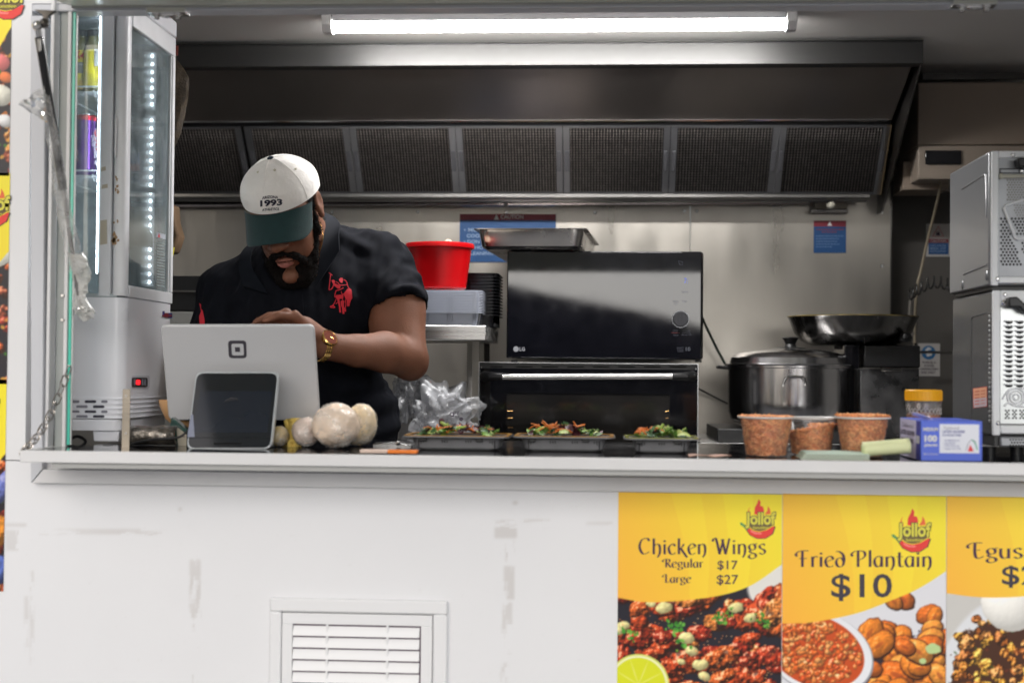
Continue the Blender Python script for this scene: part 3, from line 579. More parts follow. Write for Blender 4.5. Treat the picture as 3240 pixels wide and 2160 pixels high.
# conduit and junction lamp on the rear wall
cd_ = thing('conduit', 'steel conduit pipe along the rear wall just below the hood', 'pipe', W(1600, 645, 4.47))
part('pipe', MB().tube([W(430, 650, 4.475), W(2560, 640, 4.475)], .010, 10), mat('conduit_steel', (.42, .38, .37), .25, 1, var=.15, vs=8), cd_)
part('pipe_clip', MB().fbox(1595, 632, 1606, 655, 4.46, 4.499), STEELD, cd_)
jb = thing('wall_lamp', 'small round bulb on a box on the rear wall under the hood', 'lamp', W(2630, 645, 4.48))
part('lamp_box', MB().fbox(2580, 622, 2682, 660, 4.45, 4.499), mat('box_putty', (.32, .28, .23), .5), jb, bevel=.002)
part('lamp_tray', MB().fbox(2566, 661, 2684, 674, 4.46, 4.499), STEELD, jb, bevel=.002)
part('bulb', MB().ell(W(2630, 649, 4.395), (.014, .016, .013), n=14), mat('bulb_glass', (.65, .62, .52), .08, .3), jb)
# cabinet on the right
cb = thing('wall_cabinet', 'brown-grey metal cabinet with a dark display window at the upper right', 'cabinet', W(3070, 570, 4.2))
CBM = mat('taupe_metal', (.27, .215, .17), .45, .05, var=.12, vs=2, rvar=.08)
m_ = MB(); m_.fbox(2905, 262, 3330, 458, 4.2, 4.49); part('body', m_, CBM, cb, bevel=.003)
m_ = MB(); m_.fbox(2905, 461, 3330, 567, 4.196, 4.49); part('lower_panel', m_, mat('taupe_panel', (.32, .265, .215), .42, .05, var=.08, vs=3), cb, bevel=.003)
m_ = MB(); m_.fbox(2928, 476, 3042, 520, 4.19, 4.1955); part('display', m_, GBLACK, cb, bevel=.002)
m_ = MB(); m_.slab([(2858, 512), (2858, 600), (3000, 600), (3000, 575), (2884, 575), (2884, 512)], 4.3, 4.45); part('bracket', m_, CBM, cb)
# ================================================================ SIGNS
def sign_plate(name, label, x0, y0, x1, y1, Y, m, group=None):
    o = thing(name, label, 'sign', W((x0 + x1) / 2, y1, Y), group); part('plate', MB().fbox(x0, y0, x1, y1, Y - .002, Y - .0003), m, o); return o
BLUE = mat('sign_blue', S(30, 74, 124), .4); MAR = mat('sign_maroon', S(128, 42, 56), .4); LB = mat('sign_pale_blue', S(150, 172, 200), .5)
YS = YB - .001
s1 = sign_plate('caution_sign', 'large blue caution sign with maroon header, half hidden by the steel pan', 1455, 677, 1758, 830, YS, BLUE)
part('header', MB().fbox(1455, 677, 1758, 697, YS - .003, YS - .0021), MAR, s1)
lettering('CAUTION', 1584, 680, 1656, 693, YS - .003, INKW, s1, .02)
part('warning_triangle', MB().add([W(1563, 695, YS - .0036), W(1579, 695, YS - .0036), W(1571, 679, YS - .0036)], [(0, 1, 2)]), INKW, s1, sharp=None)
for k, t in enumerate(('\u2022 MUST BE', '   COOKING', '\u2022 DON NOT', '   IN HOOD', '   CLEANING')):
    lettering(t, 1468 if t[0] != ' ' else 1477, 722 + k * 18.5, 1560, 733 + k * 18.5, YS - .0022, LB, s1, .015)
s2 = sign_plate('caution_sign', 'small square blue sign with maroon top on the steel wall under the bulb', 2575, 698, 2677, 800, YS, BLUE)
part('header', MB().fbox(2575, 698, 2677, 717, YS - .003, YS - .0021), MAR, s2)
part('warning_triangle', MB().add([W(2618, 714, YS - .0036), W(2633, 714, YS - .0036), W(2625.5, 700, YS - .0036)], [(0, 1, 2)]), INKW, s2, sharp=None)
r_ = random.Random(3)
def greek(x0, x1, y, h, Y, m, p, n=9):
    mb = MB(); x = x0
    while x < x1 - 2:
        w_ = r_.uniform(3, 8); mb.fbox(x, y, min(x + w_, x1), y + h, Y - .0006, Y - .0001); x += w_ + 2.2
    part('small_print', mb, m, p)
MR2 = mat('sign_dark_red', S(120, 48, 60), .5); LB2 = mat('sign_mid_blue', S(90, 118, 156), .5)
greek(2583, 2670, 724, 4, YS - .002, MR2, s2); greek(2600, 2650, 732, 4, YS - .002, MR2, s2)
for k in range(5): greek(2582, (2670, 2656, 2652, 2656, 2632)[k], 745 + k * 8.5, 3.5, YS - .002, LB2, s2)
YR = YB + .099; SGW = mat('sign_white', S(190, 186, 182), .5)
for k, (xa, xb, lab) in enumerate(((2931, 3006, 'hot water caution sign with triangle, left of the pair on the dark wall'), (3001.5, 3075, 'narrowly visible sign right of the hot water sign, behind the upper oven'))):
    if k: xa += 5; xb += 5
    s3 = sign_plate('wall_sign', lab, xa, 708, xb, 812, YR, SGW, 'pair of signs on the dark rear wall')
    part('maroon_band', MB().fbox(xa + 7, 756, xb - 5, 768, YR - .0031, YR - .0021), MAR, s3); part('blue_band', MB().fbox(xa + 7, 768.5, xb - 5, 805, YR - .0031, YR - .0021), BLUE, s3)
    if k == 0:
        T = [(xa + 38, 716), (xa + 54, 748), (xa + 20, 748)]
        part('triangle', MB().tube([W(x, y, YR - .004) for x, y in T], .0016, 6, True), mat('sign_red', S(190, 90, 90), .5), s3)
        part('pictogram', MB().slab([(xa + 31, 745), (xa + 33, 732), (xa + 37, 738), (xa + 40, 730), (xa + 44, 745)], YR - .0035, YR - .0022), INK, s3)
        lettering('CAUTION', xa + 14, 758.5, xa + 62, 766, YR - .0031, INKW, s3)
        for j, t in enumerate(('HOT WATER', 'RISK OF', 'SCALDING')): lettering(t, xa + 13, 774 + j * 9, xa + 62, 780 + j * 9, YR - .0031, LB, s3)
s4 = sign_plate('sink_sign', 'white food preparation sink sign with a blue circle behind the oven', 2906, 1086, 2974, 1190, YR, SGW)
part('blue_circle', MB().lathe(W(2938, 1115, YR - .0025), [(0, .001), (.022, .001), (.022, 0)], 28, Matrix.Rotation(math.radians(90), 3, 'X')), mat('circle_blue', S(50, 110, 160), .5), s4)
part('pictogram', MB().slab([(2928, 1106), (2936, 1098), (2946, 1101), (2946, 1107), (2938, 1107), (2936, 1113), (2930, 1112)], YR - .0055, YR - .0036).slab([(2930, 1119), (2948, 1115), (2950, 1123), (2934, 1128)], YR - .0055, YR - .0036), INKW, s4)
for j, t in enumerate(('THIS IS A', 'FOOD', 'PREPARATION', 'SINK ONLY')): lettering(t, (2917, 2925, 2914, 2914)[j], 1143 + j * 10.5, (2962, 2955, 2968, 2960)[j], 1149.5 + j * 10.5, YR - .0022, INK, s4, .02)
# ================================================================ RACK, TUB, CONTAINERS
rk = thing('steel_rack', 'stainless steel shelf rack behind the man holding tubs and containers', 'rack', W(1450, 1400, 3.75))
zt = W(1450, 1029, 3.70).z; zb_ = W(1450, 1077, 3.70).z; xr = W(1539, 1029, 3.70).x
part('top_shelf', MB().box(xr - .55, xr, 3.70, 4.12, zb_, zt), STEELH, rk, bevel=.003)
for x, y in ((xr - .052, 3.71), (xr - .052, 4.07), (xr - .5, 3.71), (xr - .5, 4.07)):
    part('leg', MB().tube([(x + .015, y + .015, zb_ - .001), (x + .015, y + .015, .46)], .0155, 4).lathe((x + .015, y + .015, .45), [(.0, 0), (.02, 0), (.02, .012), (0, .012)], 12), STEEL, rk)
part('lower_shelf', MB().box(xr - .54, xr - .01, 3.72, 4.10, 1.0, 1.025), STEELH, rk, bevel=.002)
zsh = zt + .001
CLR = film('clear_tray_plastic', (.93, .95, 1), S(216, 222, 238), .85, .08, .15)
x0c, x1c = W(1250, 1027, 3.72).x, W(1517, 1027, 3.72).x
N = 15; dz = (W(1450, 917, 3.72).z - W(1450, 1027, 3.72).z - .03) / N
m_ = MB(); hgt = .034
def tray(m_, xa, xb, ya, yb, z0, h, t=.006, ribs=True, rim=.006):
    o = rrect(xa + t, ya + t, xb - t, yb - t, .012, 3); p_ = rrect(xa, ya, xb, yb, .016, 3); q = rrect(xa - rim, ya - rim, xb + rim, yb + rim, .02, 3); q2 = [(a, b) for a, b in q]
    if ribs:
        p_ = [(a, b) for a, b in p_]
    R = [[(a, b, z0) for a, b in o], [(a, b, z0 + h) for a, b in p_], [(a, b, z0 + h + .0003) for a, b in q2], [(a, b, z0 + h - .0015) for a, b in q2]]
    return m_.rings(R, cap=False).add([(a, b, z0) for a, b in o], [tuple(range(len(o)))])
tray(m_, x0c, x1c, 3.725, 3.86, zsh, hgt)
for k in (.33, .36, .39, .62, .65, .68, .92, .95):
    x = x0c + (x1c - x0c) * k; m_.box(x, x + .0012, 3.7235, 3.7255, zsh + .002, zsh + hgt)
GT = 'clear lids nested in the stack under the red tub'
t0 = part('clear_container', m_, CLR, None, loc=(0, 0, 0), label='clear plastic container in the stack under the red tub', cat='container', group=GT)
for k in range(1, N): copy_tree(t0, Vector((random.uniform(-.0008, .0008), 0, k * dz)))
m_ = MB(); xa, xb = W(1470, 1000, 3.90).x, W(1566, 1000, 3.90).x
tray(m_, xa, xb, 3.89, 4.09, zsh, .034, rim=.009)
for k in range(8): m_.box(xb - .003, xb + .001, 3.90 + k * .024, 3.902 + k * .024, zsh + .003, zsh + .034)
BT = mat('black_tray_plastic', (.014, .014, .017), .25, var=.2, vs=30)
b0 = part('black_container', m_, BT, None, loc=(0, 0, 0), label='black tray nested in the stack behind the clear containers', cat='container', group='black trays nested behind the clear containers')
for k in range(1, 14): copy_tree(b0, Vector((0, 0, k * .0088)))
zc_ = zsh + (N - 1) * dz + hgt + .001; cx = W(1391, 917, 3.8); bz = max(zc_, W(1391, 916, 3.8).z)
tz = W(1391, 775, 3.8).z; zc_ = bz
tb = thing('red_tub', 'round red plastic tub with flour on top standing on clear containers', 'tub', (cx.x, 3.8, zc_))
RED = mat('red_plastic', S(208, 10, 18), .3, var=.04, vs=5)
part('tub_wall', MB().lathe((cx.x, 3.8, 0), [(0, zc_), (.066, zc_), (.071, zc_ + .004), (.085, tz - .012), (.0915, tz - .010), (.0925, tz - .002), (.0915, tz + .002), (.087, tz + .002), (.082, tz - .012), (.068, zc_ + .006), (0, zc_ + .006)], 44), RED, tb)
m_ = MB().lathe((cx.x, 3.8, tz - .03), [(.0, .03), (.04, .031), (.075, .029), (.081, .022)], 24)
for _ in range(60):
    a = random.uniform(0, 6.28); q = random.uniform(.0, .082); s_ = random.uniform(.002, .006) * (1.8 if random.random() < .08 else 1); m_.ell((cx.x + q * math.cos(a), 3.8 + q * math.sin(a), tz + .002), (s_, s_, s_ * .8), n=5)
part('flour', m_, mat('flour', S(226, 205, 180), .9, bump=.4, bs=200), None, label='pale floury food heaped level with the red tub rim', cat='food', kind=None)
# ================================================================ MICROWAVE + OVEN + PAN
YM = 3.95
zo = W(1860, 1147, YM).z
mw = thing('microwave', 'glossy black microwave with a round dial standing on the black oven', 'microwave', W(1910, 1146, YM + .2))
ma = W(1605, 793, YM); mb2 = W(2219, 1137, YM); mzt, mzb = ma.z, mb2.z
part('case', MB().box(ma.x + .004, mb2.x + .006, YM + .022, YM + .36, mzb, mzt), mat('microwave_case', (.015, .015, .016), .35), mw, bevel=.006)
tl = .0082  # door leans back a touch
dr = MB(); dr.prism([(ma.x, YM + .0, mzb), (ma.x, YM + tl, mzt), (ma.x, YM + .021, mzt), (ma.x, YM + .021, mzb)], (mb2.x - ma.x, 0, 0))
GM = mat('microwave_glass', (.004, .004, .006), .035, var=.3, vs=20, rvar=.01, ior=1.62)
door = part('door', dr, GM, mw, bevel=.003)
def onm(px, py, dy=.0007):
    p_ = W(px, py, YM + .004); t = (p_.z - mzb) / (mzt - mzb); return Vector((p_.x, YM + tl * t - dy, p_.z))
def remap(o_mb): return o_mb
def mlet(txt, x0, y0, x1, y1, m, bold=.0):
    mb = text_mb(txt, bold); v = np.array(mb.v); mn = v.min(0); mx = v.max(0)
    mb.v = [onm(x0 + (p[0] - mn[0]) / (mx[0] - mn[0]) * (x1 - x0), y1 - (p[1] - mn[1]) / (mx[1] - mn[1]) * (y1 - y0)) for p in v]
    part('lettering', mb, m, door, sharp=None)
SLV = mat('silver_print', S(160, 162, 168), .4, .2); DIM = mat('dim_print', S(74, 76, 88), .5)
mlet('LG', 1644, 1098, 1661, 1110, SLV, .02)
c_ = onm(1633, 1104); rx_ = Matrix.Rotation(math.radians(90), 3, 'X')
part('logo_disc', MB().lathe(c_, [(0, .0003), (.0078, .0003), (.0078, 0)], 24, rx_), SLV, door)
mlet('LG', 1628, 1099, 1638, 1109, BLACK)
kc = onm(2153, 1010, .0); part('dial', MB().lathe(kc, [(0, .013), (.019, .013), (.0205, .011), (.0215, 0)], 40, rx_), mat('dial_dark', (.05, .05, .055), .3, .8, stretch=(30, 30, 1), var=.3), door)
part('dial_ring', MB().lathe(kc, [(.0218, .0), (.0218, .004), (.0236, .004), (.0242, 0)], 40, rx_), mat('dial_ring', (.35, .36, .38), .2, 1), door)
mlet('STOP', 2129, 1044, 2145, 1050, DIM); mlet('\u25C7 START', 2160, 1044, 2184, 1050, DIM); mlet('Cancel', 2130, 1056, 2146, 1062, DIM); mlet('Speedy/+30s', 2156, 1056, 2187, 1062, DIM)
for a, b, mm in ((2124, 2150, mat('dim_red', S(120, 60, 60), .5)), (2158, 2184, DIM)): part('underline', MB().add([onm(a, 1053.5), onm(b, 1053.5), onm(b, 1052.3), onm(a, 1052.3)], [(0, 1, 2, 3)]), mm, door, sharp=None)
mlet('SMART', 2141, 1098, 2163, 1104, DIM); mlet('INVERTER', 2143, 1106, 2162, 1109, DIM); mlet('MAGNETRON', 2143, 1110.5, 2162, 1113.5, DIM); mlet('10', 2170, 1098, 2184, 1110, SLV if 0 else mat('mid_print', S(105, 108, 118), .5)); mlet('Inverter', 2158, 920, 2178, 926, DIM); mlet('Defrost', 2130, 950, 2146, 956, DIM); mlet('Timer', 2158, 950, 2174, 956, DIM); mlet('Cook', 2132, 958, 2144, 963, DIM)
mlet('7:', 2165, 880, 2176, 896, mat('clock_blue', S(70, 90, 190), .5, emis=.25))
part('icon', MB().tube([onm(2152 + a, 832 + b, .0003) for a, b in ((-6, -8), (7, -4), (7, 6), (-3, 4))], .0006, 5, True), DIM, door)
for x in (1617, 2200): part('foot', MB().fbox(x, 1137.5, x + 20, 1146, YM + .04, YM + .07), BLACK, mw)
part('base_plate', MB().fbox(1625, 1137.3, 2205, 1143, YM + .03, YM + .3), BLACK, mw)
ov_ = thing('oven', 'black countertop oven with a long chrome handle under the microwave', 'oven', W(1860, 1440, YM + .2))
oa = W(1515, 1147, YM - .02); ob = W(2210, 1147, YM - .02); ozt = zo - .0003; ozb = 1.22
part('case', MB().box(oa.x, ob.x, YM - .005, YM + .38, ozb, ozt), BLACK, ov_, bevel=.004)
TR = mat('thin_silver_trim', (.55, .56, .57), .25, 1)
m_ = MB(); m_.box(oa.x, ob.x, YM - .02, YM - .0055, ozt - .0022, ozt); m_.box(oa.x, oa.x + .0022, YM - .02, YM - .0055, ozb, ozt - .0022); m_.box(ob.x - .0022, ob.x, YM - .02, YM - .0055, ozb, ozt - .0022); m_.box(oa.x + .006, oa.x + .0075, YM - .019, YM - .0055, ozb, ozt - .012); m_.box(ob.x - .0075, ob.x - .006, YM - .019, YM - .0055, ozb, ozt - .012)
part('trim', m_, TR, ov_)
GO = mat('oven_glass', (.005, .005, .006), .06, var=.4, vs=25, rvar=.04, coat=.5)
m_ = MB(); wx0, wy0, wx1, wy1 = 1603, 1243, 2118, 1470
A = W(1521, 1164, YM - .03); B = W(2204, 1500, YM - .03); C = W(wx0, wy0, YM - .03); D = W(wx1, wy1, YM - .03)
m_.box(A.x, B.x, YM - .03, YM - .0058, C.z, A.z); m_.box(A.x, C.x, YM - .03, YM - .0058, ozb + .003, C.z - .0002); m_.box(D.x, B.x, YM - .03, YM - .0058, ozb + .003, C.z - .0002)
od = part('door', m_, GO, ov_)
part('window', MB().box(C.x, D.x, YM - .0285, YM - .026, ozb + .003, C.z - .0005), mat('oven_window', (.014, .013, .012), .06, var=.5, vs=4, coat=.6, rvar=.03), od)
for y in (1300, 1322, 1352, 1410): 
    part('rack_wire', MB().tube([W(wx0 + 4, y, YM - .03), W(wx0 + 20, y, YM - .03)], .0007, 5), mat('copper_glint', (.5, .28, .1), .3, .8), od); part('rack_wire', MB().tube([W(wx1 - 12, y, YM - .03), W(wx1 - 3, y, YM - .03)], .0007, 5), mat('copper_glint'), od)
part('bar', MB().tube([W(1590, 1192, YM - .075), W(2128, 1190, YM - .075)], .0088, 16), CHROME, od)
for a, b, s_ in ((1533, 1591, 1), (2190, 2127, -1)):
    m_ = MB(); m_.tube([W(a, 1190, YM - .03), W(a + 4 * s_, 1190, YM - .055), W(a + 20 * s_, 1191, YM - .072), W(b, 1191, YM - .075)], .012, 12, rs=[.015, .014, .0125, .0105]); part('handle_mount', m_, BLACK, od)
for k in range(8): part('vent_slot', MB().fbox(1552 + k * 81, 1158, 1590 + k * 81 + (14 if k else 0), 1162.5, YM - .0065, YM - .0052), mat('slot_black', (.002, .002, .002), .9), ov_)
# hotel pan
pn = thing('steel_pan', 'empty stainless steam-table pan lying on top of the microwave', 'pan', W(1680, 795, 4.0))
pz0 = mzt + .0015; pz1 = W(1680, 723, 3.90).z; pxa = W(1497, 723, 3.9).x; pxb = W(1858, 723, 3.9).x
R = []
for ins, z in ((.030, pz0), (.018, pz0 + .008), (.012, pz1 - .012), (.012, pz1 - .002), (0, pz1), (0, pz1 - .002)):
    R.append([(a, b, z) for a, b in rrect(pxa + ins, 3.9 + ins, pxb - ins, 4.42 - ins, .03 if ins else .012, 4)])
m_ = MB().rings(R, cap=False); n_ = len(R[0]); m_.add(R[0], [tuple(range(n_))]); R2 = [[(a + (pxa + pxb) / 2 * 0, b, z + .0012) for a, b, z in r] for r in R[:1]]
m_.add([(a, b, pz0 + .002) for a, b, z in R[0]], [tuple(range(n_))])
part('pan_body', m_, mat('pan_steel', (.42, .40, .385), .22, 1, var=.15, vs=10, rvar=.08), pn)
_o = [q for q in pn.children][0]; _c = Vector((pxa, 3.9, 0)) - pn.location; _r = Matrix.Translation(_c) @ Matrix.Rotation(math.radians(-3.5), 4, 'Z') @ Matrix.Translation(-_c); _o.data.transform(_r)
# ================================================================ COOKING SIDE (right)
bs = thing('rear_bench', 'low stainless bench along the rear wall under the pots', 'bench', W(2500, 1430, 4.1))
btop = W(2500, 1405, 3.88).z; part('worktop', MB().box(W(2218, 1405, 3.88).x, 1.6, 3.88, YB - .01, btop - .03, btop), mat('bench_edge', (.62, .61, .60), .35, .6, var=.05, vs=10), bs, bevel=.002)
part('splashback', MB().box(W(2218, 1405, 3.88).x, W(2817, 900, YB).x, YB - .012, YB - .002, btop, W(2500, 1370, YB).z), STEEL, bs)
part('cabinet', MB().box(W(2218, 1405, 3.88).x, 1.6, 3.92, YB - .02, .45, btop - .031), STEELD, bs)
part('low_cabinet', MB().box(-.45, W(2215, 1405, 3.9).x - .002, 3.9, YB - .02, .45, 1.215), STEELD, bs)
hob = thing('gas_hob', 'black gas hob under the stock pot', 'hob', W(2500, 1400, 4.05))
hz = W(2500, 1345, 3.92).z; 
part('body', MB().box(W(2270, 1350, 3.93).x, W(2720, 1350, 3.93).x, 3.93, 4.35, btop + .001, hz - .012), BLACK, hob, bevel=.003)
for x in (2360, 2500, 2630): part('pan_support', MB().fbox(x, 1341, x + 9, 1349, 3.94, 4.3), BLACK, hob)
Yp = 4.08; pc_ = W(2496, 1340, Yp - .17); R0 = (W(2689, 1200, Yp).x - W(2303, 1200, Yp).x) / 2
pc_.x = W(2496, 1200, Yp).x; pt = thing('stock_pot', 'large lidded steel stock pot with a black lid knob on the hob', 'pot', (pc_.x, Yp, pc_.z))
zb0 = W(2496, 1343, Yp - R0).z; zr = W(2496, 1156, Yp - R0).z; zl = W(2496, 1104, Yp).z
POT = mat('pot_steel', (.55, .54, .545), .2, 1, var=.12, vs=7, stretch=(6, 6, .5), rvar=.05)
part('pot_body', MB().lathe((pc_.x, Yp, 0), [(0, zb0), (R0 - .03, zb0), (R0 - .008, zb0 + .010), (R0 - .001, zb0 + .03), (R0, zb0 + .06), (R0, zr - .008), (R0 + .006, zr - .006), (R0 + .006, zr), (R0 - .004, zr)], 72), POT, pt)
lid = part('lid', MB().lathe((pc_.x, Yp, 0), [(R0 + .009, zr + .0005), (R0 + .010, zr + .004), (R0 - .004, zr + .006), (R0 - .008, zr + .022), (R0 - .022, zr + .034), (R0 - .07, zl - .004), (.05, zl + .002), (0, zl + .003)], 72), POT, pt)
k0 = W(2503, 1100, Yp).z; part('knob', MB().lathe((pc_.x + .004, Yp, 0), [(.045, zl - .001), (.045, zl + .003), (.018, zl + .006), (.014, zl + .014), (.020, zl + .026), (.024, zl + .031), (.018, zl + .034), (0, zl + .034)], 24), BLACK, lid)
hy = math.sqrt(max(0, R0 ** 2 - .01 ** 2)); 
m_ = MB(); ha = W(2479, 1220, Yp - R0 - .003); hb_ = W(2548, 1220, Yp - R0 - .003); zt_ = W(2500, 1191, Yp - R0).z
m_.tube(smooth_path([(ha.x, Yp - R0 + .003, ha.z), (ha.x, Yp - R0 - .004, ha.z + .008), (ha.x + .004, Yp - R0 - .02, zt_ - .004), (ha.x + .012, Yp - R0 - .026, zt_), (hb_.x - .012, Yp - R0 - .026, zt_), (hb_.x - .004, Yp - R0 - .02, zt_ - .004), (hb_.x, Yp - R0 - .004, ha.z + .008), (hb_.x, Yp - R0 + .003, ha.z)], 4), .0028, 8)
part('side_handle', m_, CHROME, pt)
for s_ in (-1, 1): part('end_lug', MB().tube([(pc_.x + s_ * (R0 - .004), Yp - .03, zr - .008), (pc_.x + s_ * (R0 + .028), Yp - .02, zr - .005), (pc_.x + s_ * (R0 + .028), Yp + .02, zr - .005), (pc_.x + s_ * (R0 - .004), Yp + .03, zr - .008)], .005, 8), BLACK, pt)
# fryer
fy = thing('fryer', 'dark steel box fryer with black top at the right of the stock pot', 'fryer', W(2810, 1372, 4.05))
part('tank', MB().fbox(2722, 1166, 2908, 1385, 3.97, 4.3), mat('greasy_steel', (.13, .13, .135), .3, .9, var=.35, vs=18, rvar=.12), fy, bevel=.003)
part('control_head', MB().fbox(2735, 1092, 2912, 1163, 4.02, 4.3), BLACK, fy, bevel=.004); part('side_post', MB().fbox(2672, 1090, 2719, 1385, 4.02, 4.2), GBLACK, fy, bevel=.003)
part('basket_handle', MB().tube(smooth_path([W(2788, 1164, 4.0), W(2790, 1172, 3.955), W(2850, 1172, 3.955), W(2852, 1164, 4.0)], 3), .002, 6), STEELD, fy)
part('lid_rim', MB().fbox(2718, 1164, 2912, 1168, 3.965, 3.9695), STEELD, fy)
part('base', MB().fbox(2722, 1386, 2908, 1404, 4.0, 4.3), BLACK, fy)
Yk = 4.15; kc_ = W(2697, 1010, Yk); Rk = (W(2902, 1010, Yk).x - W(2492, 1010, Yk).x) / 2; kz = W(2697, 1003, Yk).z; kb = W(2697, 1093, Yk).z
pnM = Matrix.Rotation(math.radians(0), 3, 'Y')
fp_ = thing('frying_pan', 'wide steel frying pan with food-stained rim resting above the fryer', 'pan', (kc_.x, Yk, kb))
part('pan_body', MB().lathe((kc_.x, Yk, 0), [(0, kb), (.115, kb), (.145, kb + .012), (.165, kb + .035), (Rk - .006, kz - .012), (Rk - .002, kz - .003), (Rk, kz), (Rk - .003, kz + .002), (Rk - .012, kz - .008), (.14, kb + .02), (0, kb + .008)], 64), mat('blackened_steel', (.15, .147, .143), .22, 1, var=.35, vs=9, stretch=(3, 3, .6), rvar=.1), fp_)
part('rim_crust', MB().lathe((kc_.x, Yk, 0), [(Rk - .004, kz + .0015), (Rk + .0005, kz + .0015), (Rk + .001, kz - .0015)], 64), mat('oil_crust', (.16, .12, .04), .4, var=.5, vs=40), fp_)
part('bolster', MB().lathe((W(2837, 1070, Yk).x, Yk - .12, W(2837, 1072, Yk).z), [(0, -.012), (.016, -.01), (.019, 0), (.014, .012), (0, .014)], 16), BLACK, fp_)
part('foot_ring', MB().lathe((W(2700, 1096, 4.1).x, 4.12, 0), [(.05, kb - .012), (.052, kb - .001), (.0, kb - .001)], 24), BLACK, fp_)
# cables
def cable(name, label, pts, r, m, cat='cable'):
    p_ = [W(*q) for q in pts]; o = part(name, MB().tube(smooth_path([tuple(v) for v in p_], 8), r, 8), m, None, loc=p_[0], label=label, cat=cat); return o
cable('power_cable', 'cream cable hanging in a curve from the cabinet down the dark wall', [(2977, 568, 4.25), (2972, 610, 4.3), (2955, 680, 4.4), (2935, 760, 4.45), (2915, 850, 4.47), (2903, 900, 4.47), (2896, 980, 4.47), (2894, 1100, 4.47)], .0042, mat('cream_cable', S(150, 138, 118), .5))
cable('grey_hose', 'short grey hose beside the coiled cable', [(2893, 925, 4.44), (2882, 950, 4.44), (2879, 1000, 4.44), (2888, 1060, 4.44)], .005, mat('grey_hose', S(98, 94, 88), .5), 'hose')
cable('black_cable', 'dark green-black cable running diagonally from the microwave to the pot', [(2222, 1005, 4.3), (2240, 1045, 4.35), (2272, 1110, 4.4), (2302, 1165, 4.4)], .0042, mat('green_black_cable', (.01, .03, .022), .4))
cable('black_cable', 'thin black cable low on the steel wall beside the oven', [(2212, 1230, 4.4), (2250, 1250, 4.44), (2310, 1280, 4.44)], .003, RUBBER)
cable('black_cable', 'thin black cable behind the rack leg above the plastic bags', [(1395, 1232, 4.3), (1430, 1225, 4.3), (1480, 1208, 4.3), (1500, 1200, 4.3)], .003, RUBBER)
cc = [(2880, 932, 4.42), (2905, 915, 4.4), (2950, 893, 4.38), (3000, 900, 4.36), (3040, 930, 4.36)]
core = smooth_path([tuple(W(*q)) for q in cc], 24); co_ = []
for i, q in enumerate(core):
    a = i * .62; co_.append(Vector(q) + Vector((0, math.sin(a) * .018, math.cos(a) * .018)))
part('coiled_cord', MB().tube(co_, .0028, 7), mat('coil_black', (.03, .03, .03), .25), None, loc=core[0], label='black coiled spring cord on the dark wall left of the ovens', cat='cord')
part('wall_pipe', MB().tube([W(2895, 1114, 4.5), W(3030, 1115, 4.5)], .004, 8), STEELD, None, loc=W(2895, 1114, 4.5), label='thin horizontal steel pipe crossing the sink sign', cat='pipe')
part('wall_valve', MB().tube([W(2899, 1085, 4.46), W(2899, 1135, 4.46)], .007, 10).ell(W(2899, 1135, 4.46), (.012, .012, .008), n=8), CHROME, None, loc=W(2899, 1110, 4.46), label='upright steel tap fitting beside the sink sign', cat='tap')
# ================================================================ TWO OVENS AT THE RIGHT
OS = mat('oven_side_grey', (.27, .275, .285), .32, .5, var=.04, vs=3, rvar=.04); OW = mat('oven_back_white', (.82, .83, .85), .35, .0, var=.03, vs=12); OG = mat('oven_back_grey', (.36, .37, .39), .45, .5, var=.08, vs=20); HOLE = mat('hole_dark', (.012, .011, .012), .8)
YO = 3.0; YO2 = 3.34
def oven_shell(name, label, xa, ya, yb, zfoot):
    A_ = W(xa, ya, YO); B_ = W(xa, yb, YO); o = thing(name, label, 'oven', (A_.x + .22, YO + .17, zfoot)); xe = A_.x + .46
    part('side_shell', MB().box(A_.x, xe, YO + .004, YO2, B_.z, A_.z), OS, o, bevel=.004)
    return o, A_.x, xe, A_.z, B_.z
o, X0, X1, Z1, Z0 = oven_shell('toaster_oven', 'upper grey oven with perforated back plate, stacked on the other at the right', 3131, 478, 903, W(3131, 903, YO).z)
def ow(px, py, Y=YO): return W(px, py, Y)
def F2(mb, x0, y0, x1, y1, Y0, Y1): return mb.fbox(x0, y0, x1, y1, Y0, Y1)
m_ = MB(); F2(m_, 3138, 478, 3159, 903, YO - .004, YO + .0035); F2(m_, 3159.2, 478, 3700, 499, YO - .004, YO + .0035); F2(m_, 3159.2, 876, 3700, 898, YO - .004, YO + .0035); part('white_frame', m_, OW, o, bevel=.002)
part('back_plate', F2(MB(), 3159, 499, 3700, 876, YO + .001, YO + .0035), OG, o)
def hexes(mb, x0, y0, x1, y1, sp, rad, Y, skip=None):
    j = 0; y = y0
    while y < y1:
        x = x0 + (sp / 2 if j % 2 else 0)
        while x < x1:
            if not (skip and skip(x, y)):
                c = W(x, y, Y); r = rad; mb.add([(c.x + r * math.cos(k * math.pi / 3), Y, c.z + r * math.sin(k * math.pi / 3)) for k in range(6)] , [tuple(range(6))])
            x += sp
        y += sp * .86; j += 1
    return mb
def sk(x, y):
    L_ = 3176 + (y - 650) * .23
    return (y < 690 and not (x > 3200 and y > 690)) or abs((x - 3178) - (y - 655) * .36) < 9 or y > 838 or (y > 745 and y < 765 and x > 3200)
part('perforation', hexes(MB(), 3168, 692, 3420, 840, 11.2, .0027, YO + .0006, sk), HOLE, o, kind='stuff', sharp=None)
m_ = MB(); hexes(m_, 3188, 570, 3420, 632, 9, .0021, YO + .0006); part('perforation', m_, mat('dusty_hole', (.20, .185, .16), .9), o, kind='stuff', sharp=None)
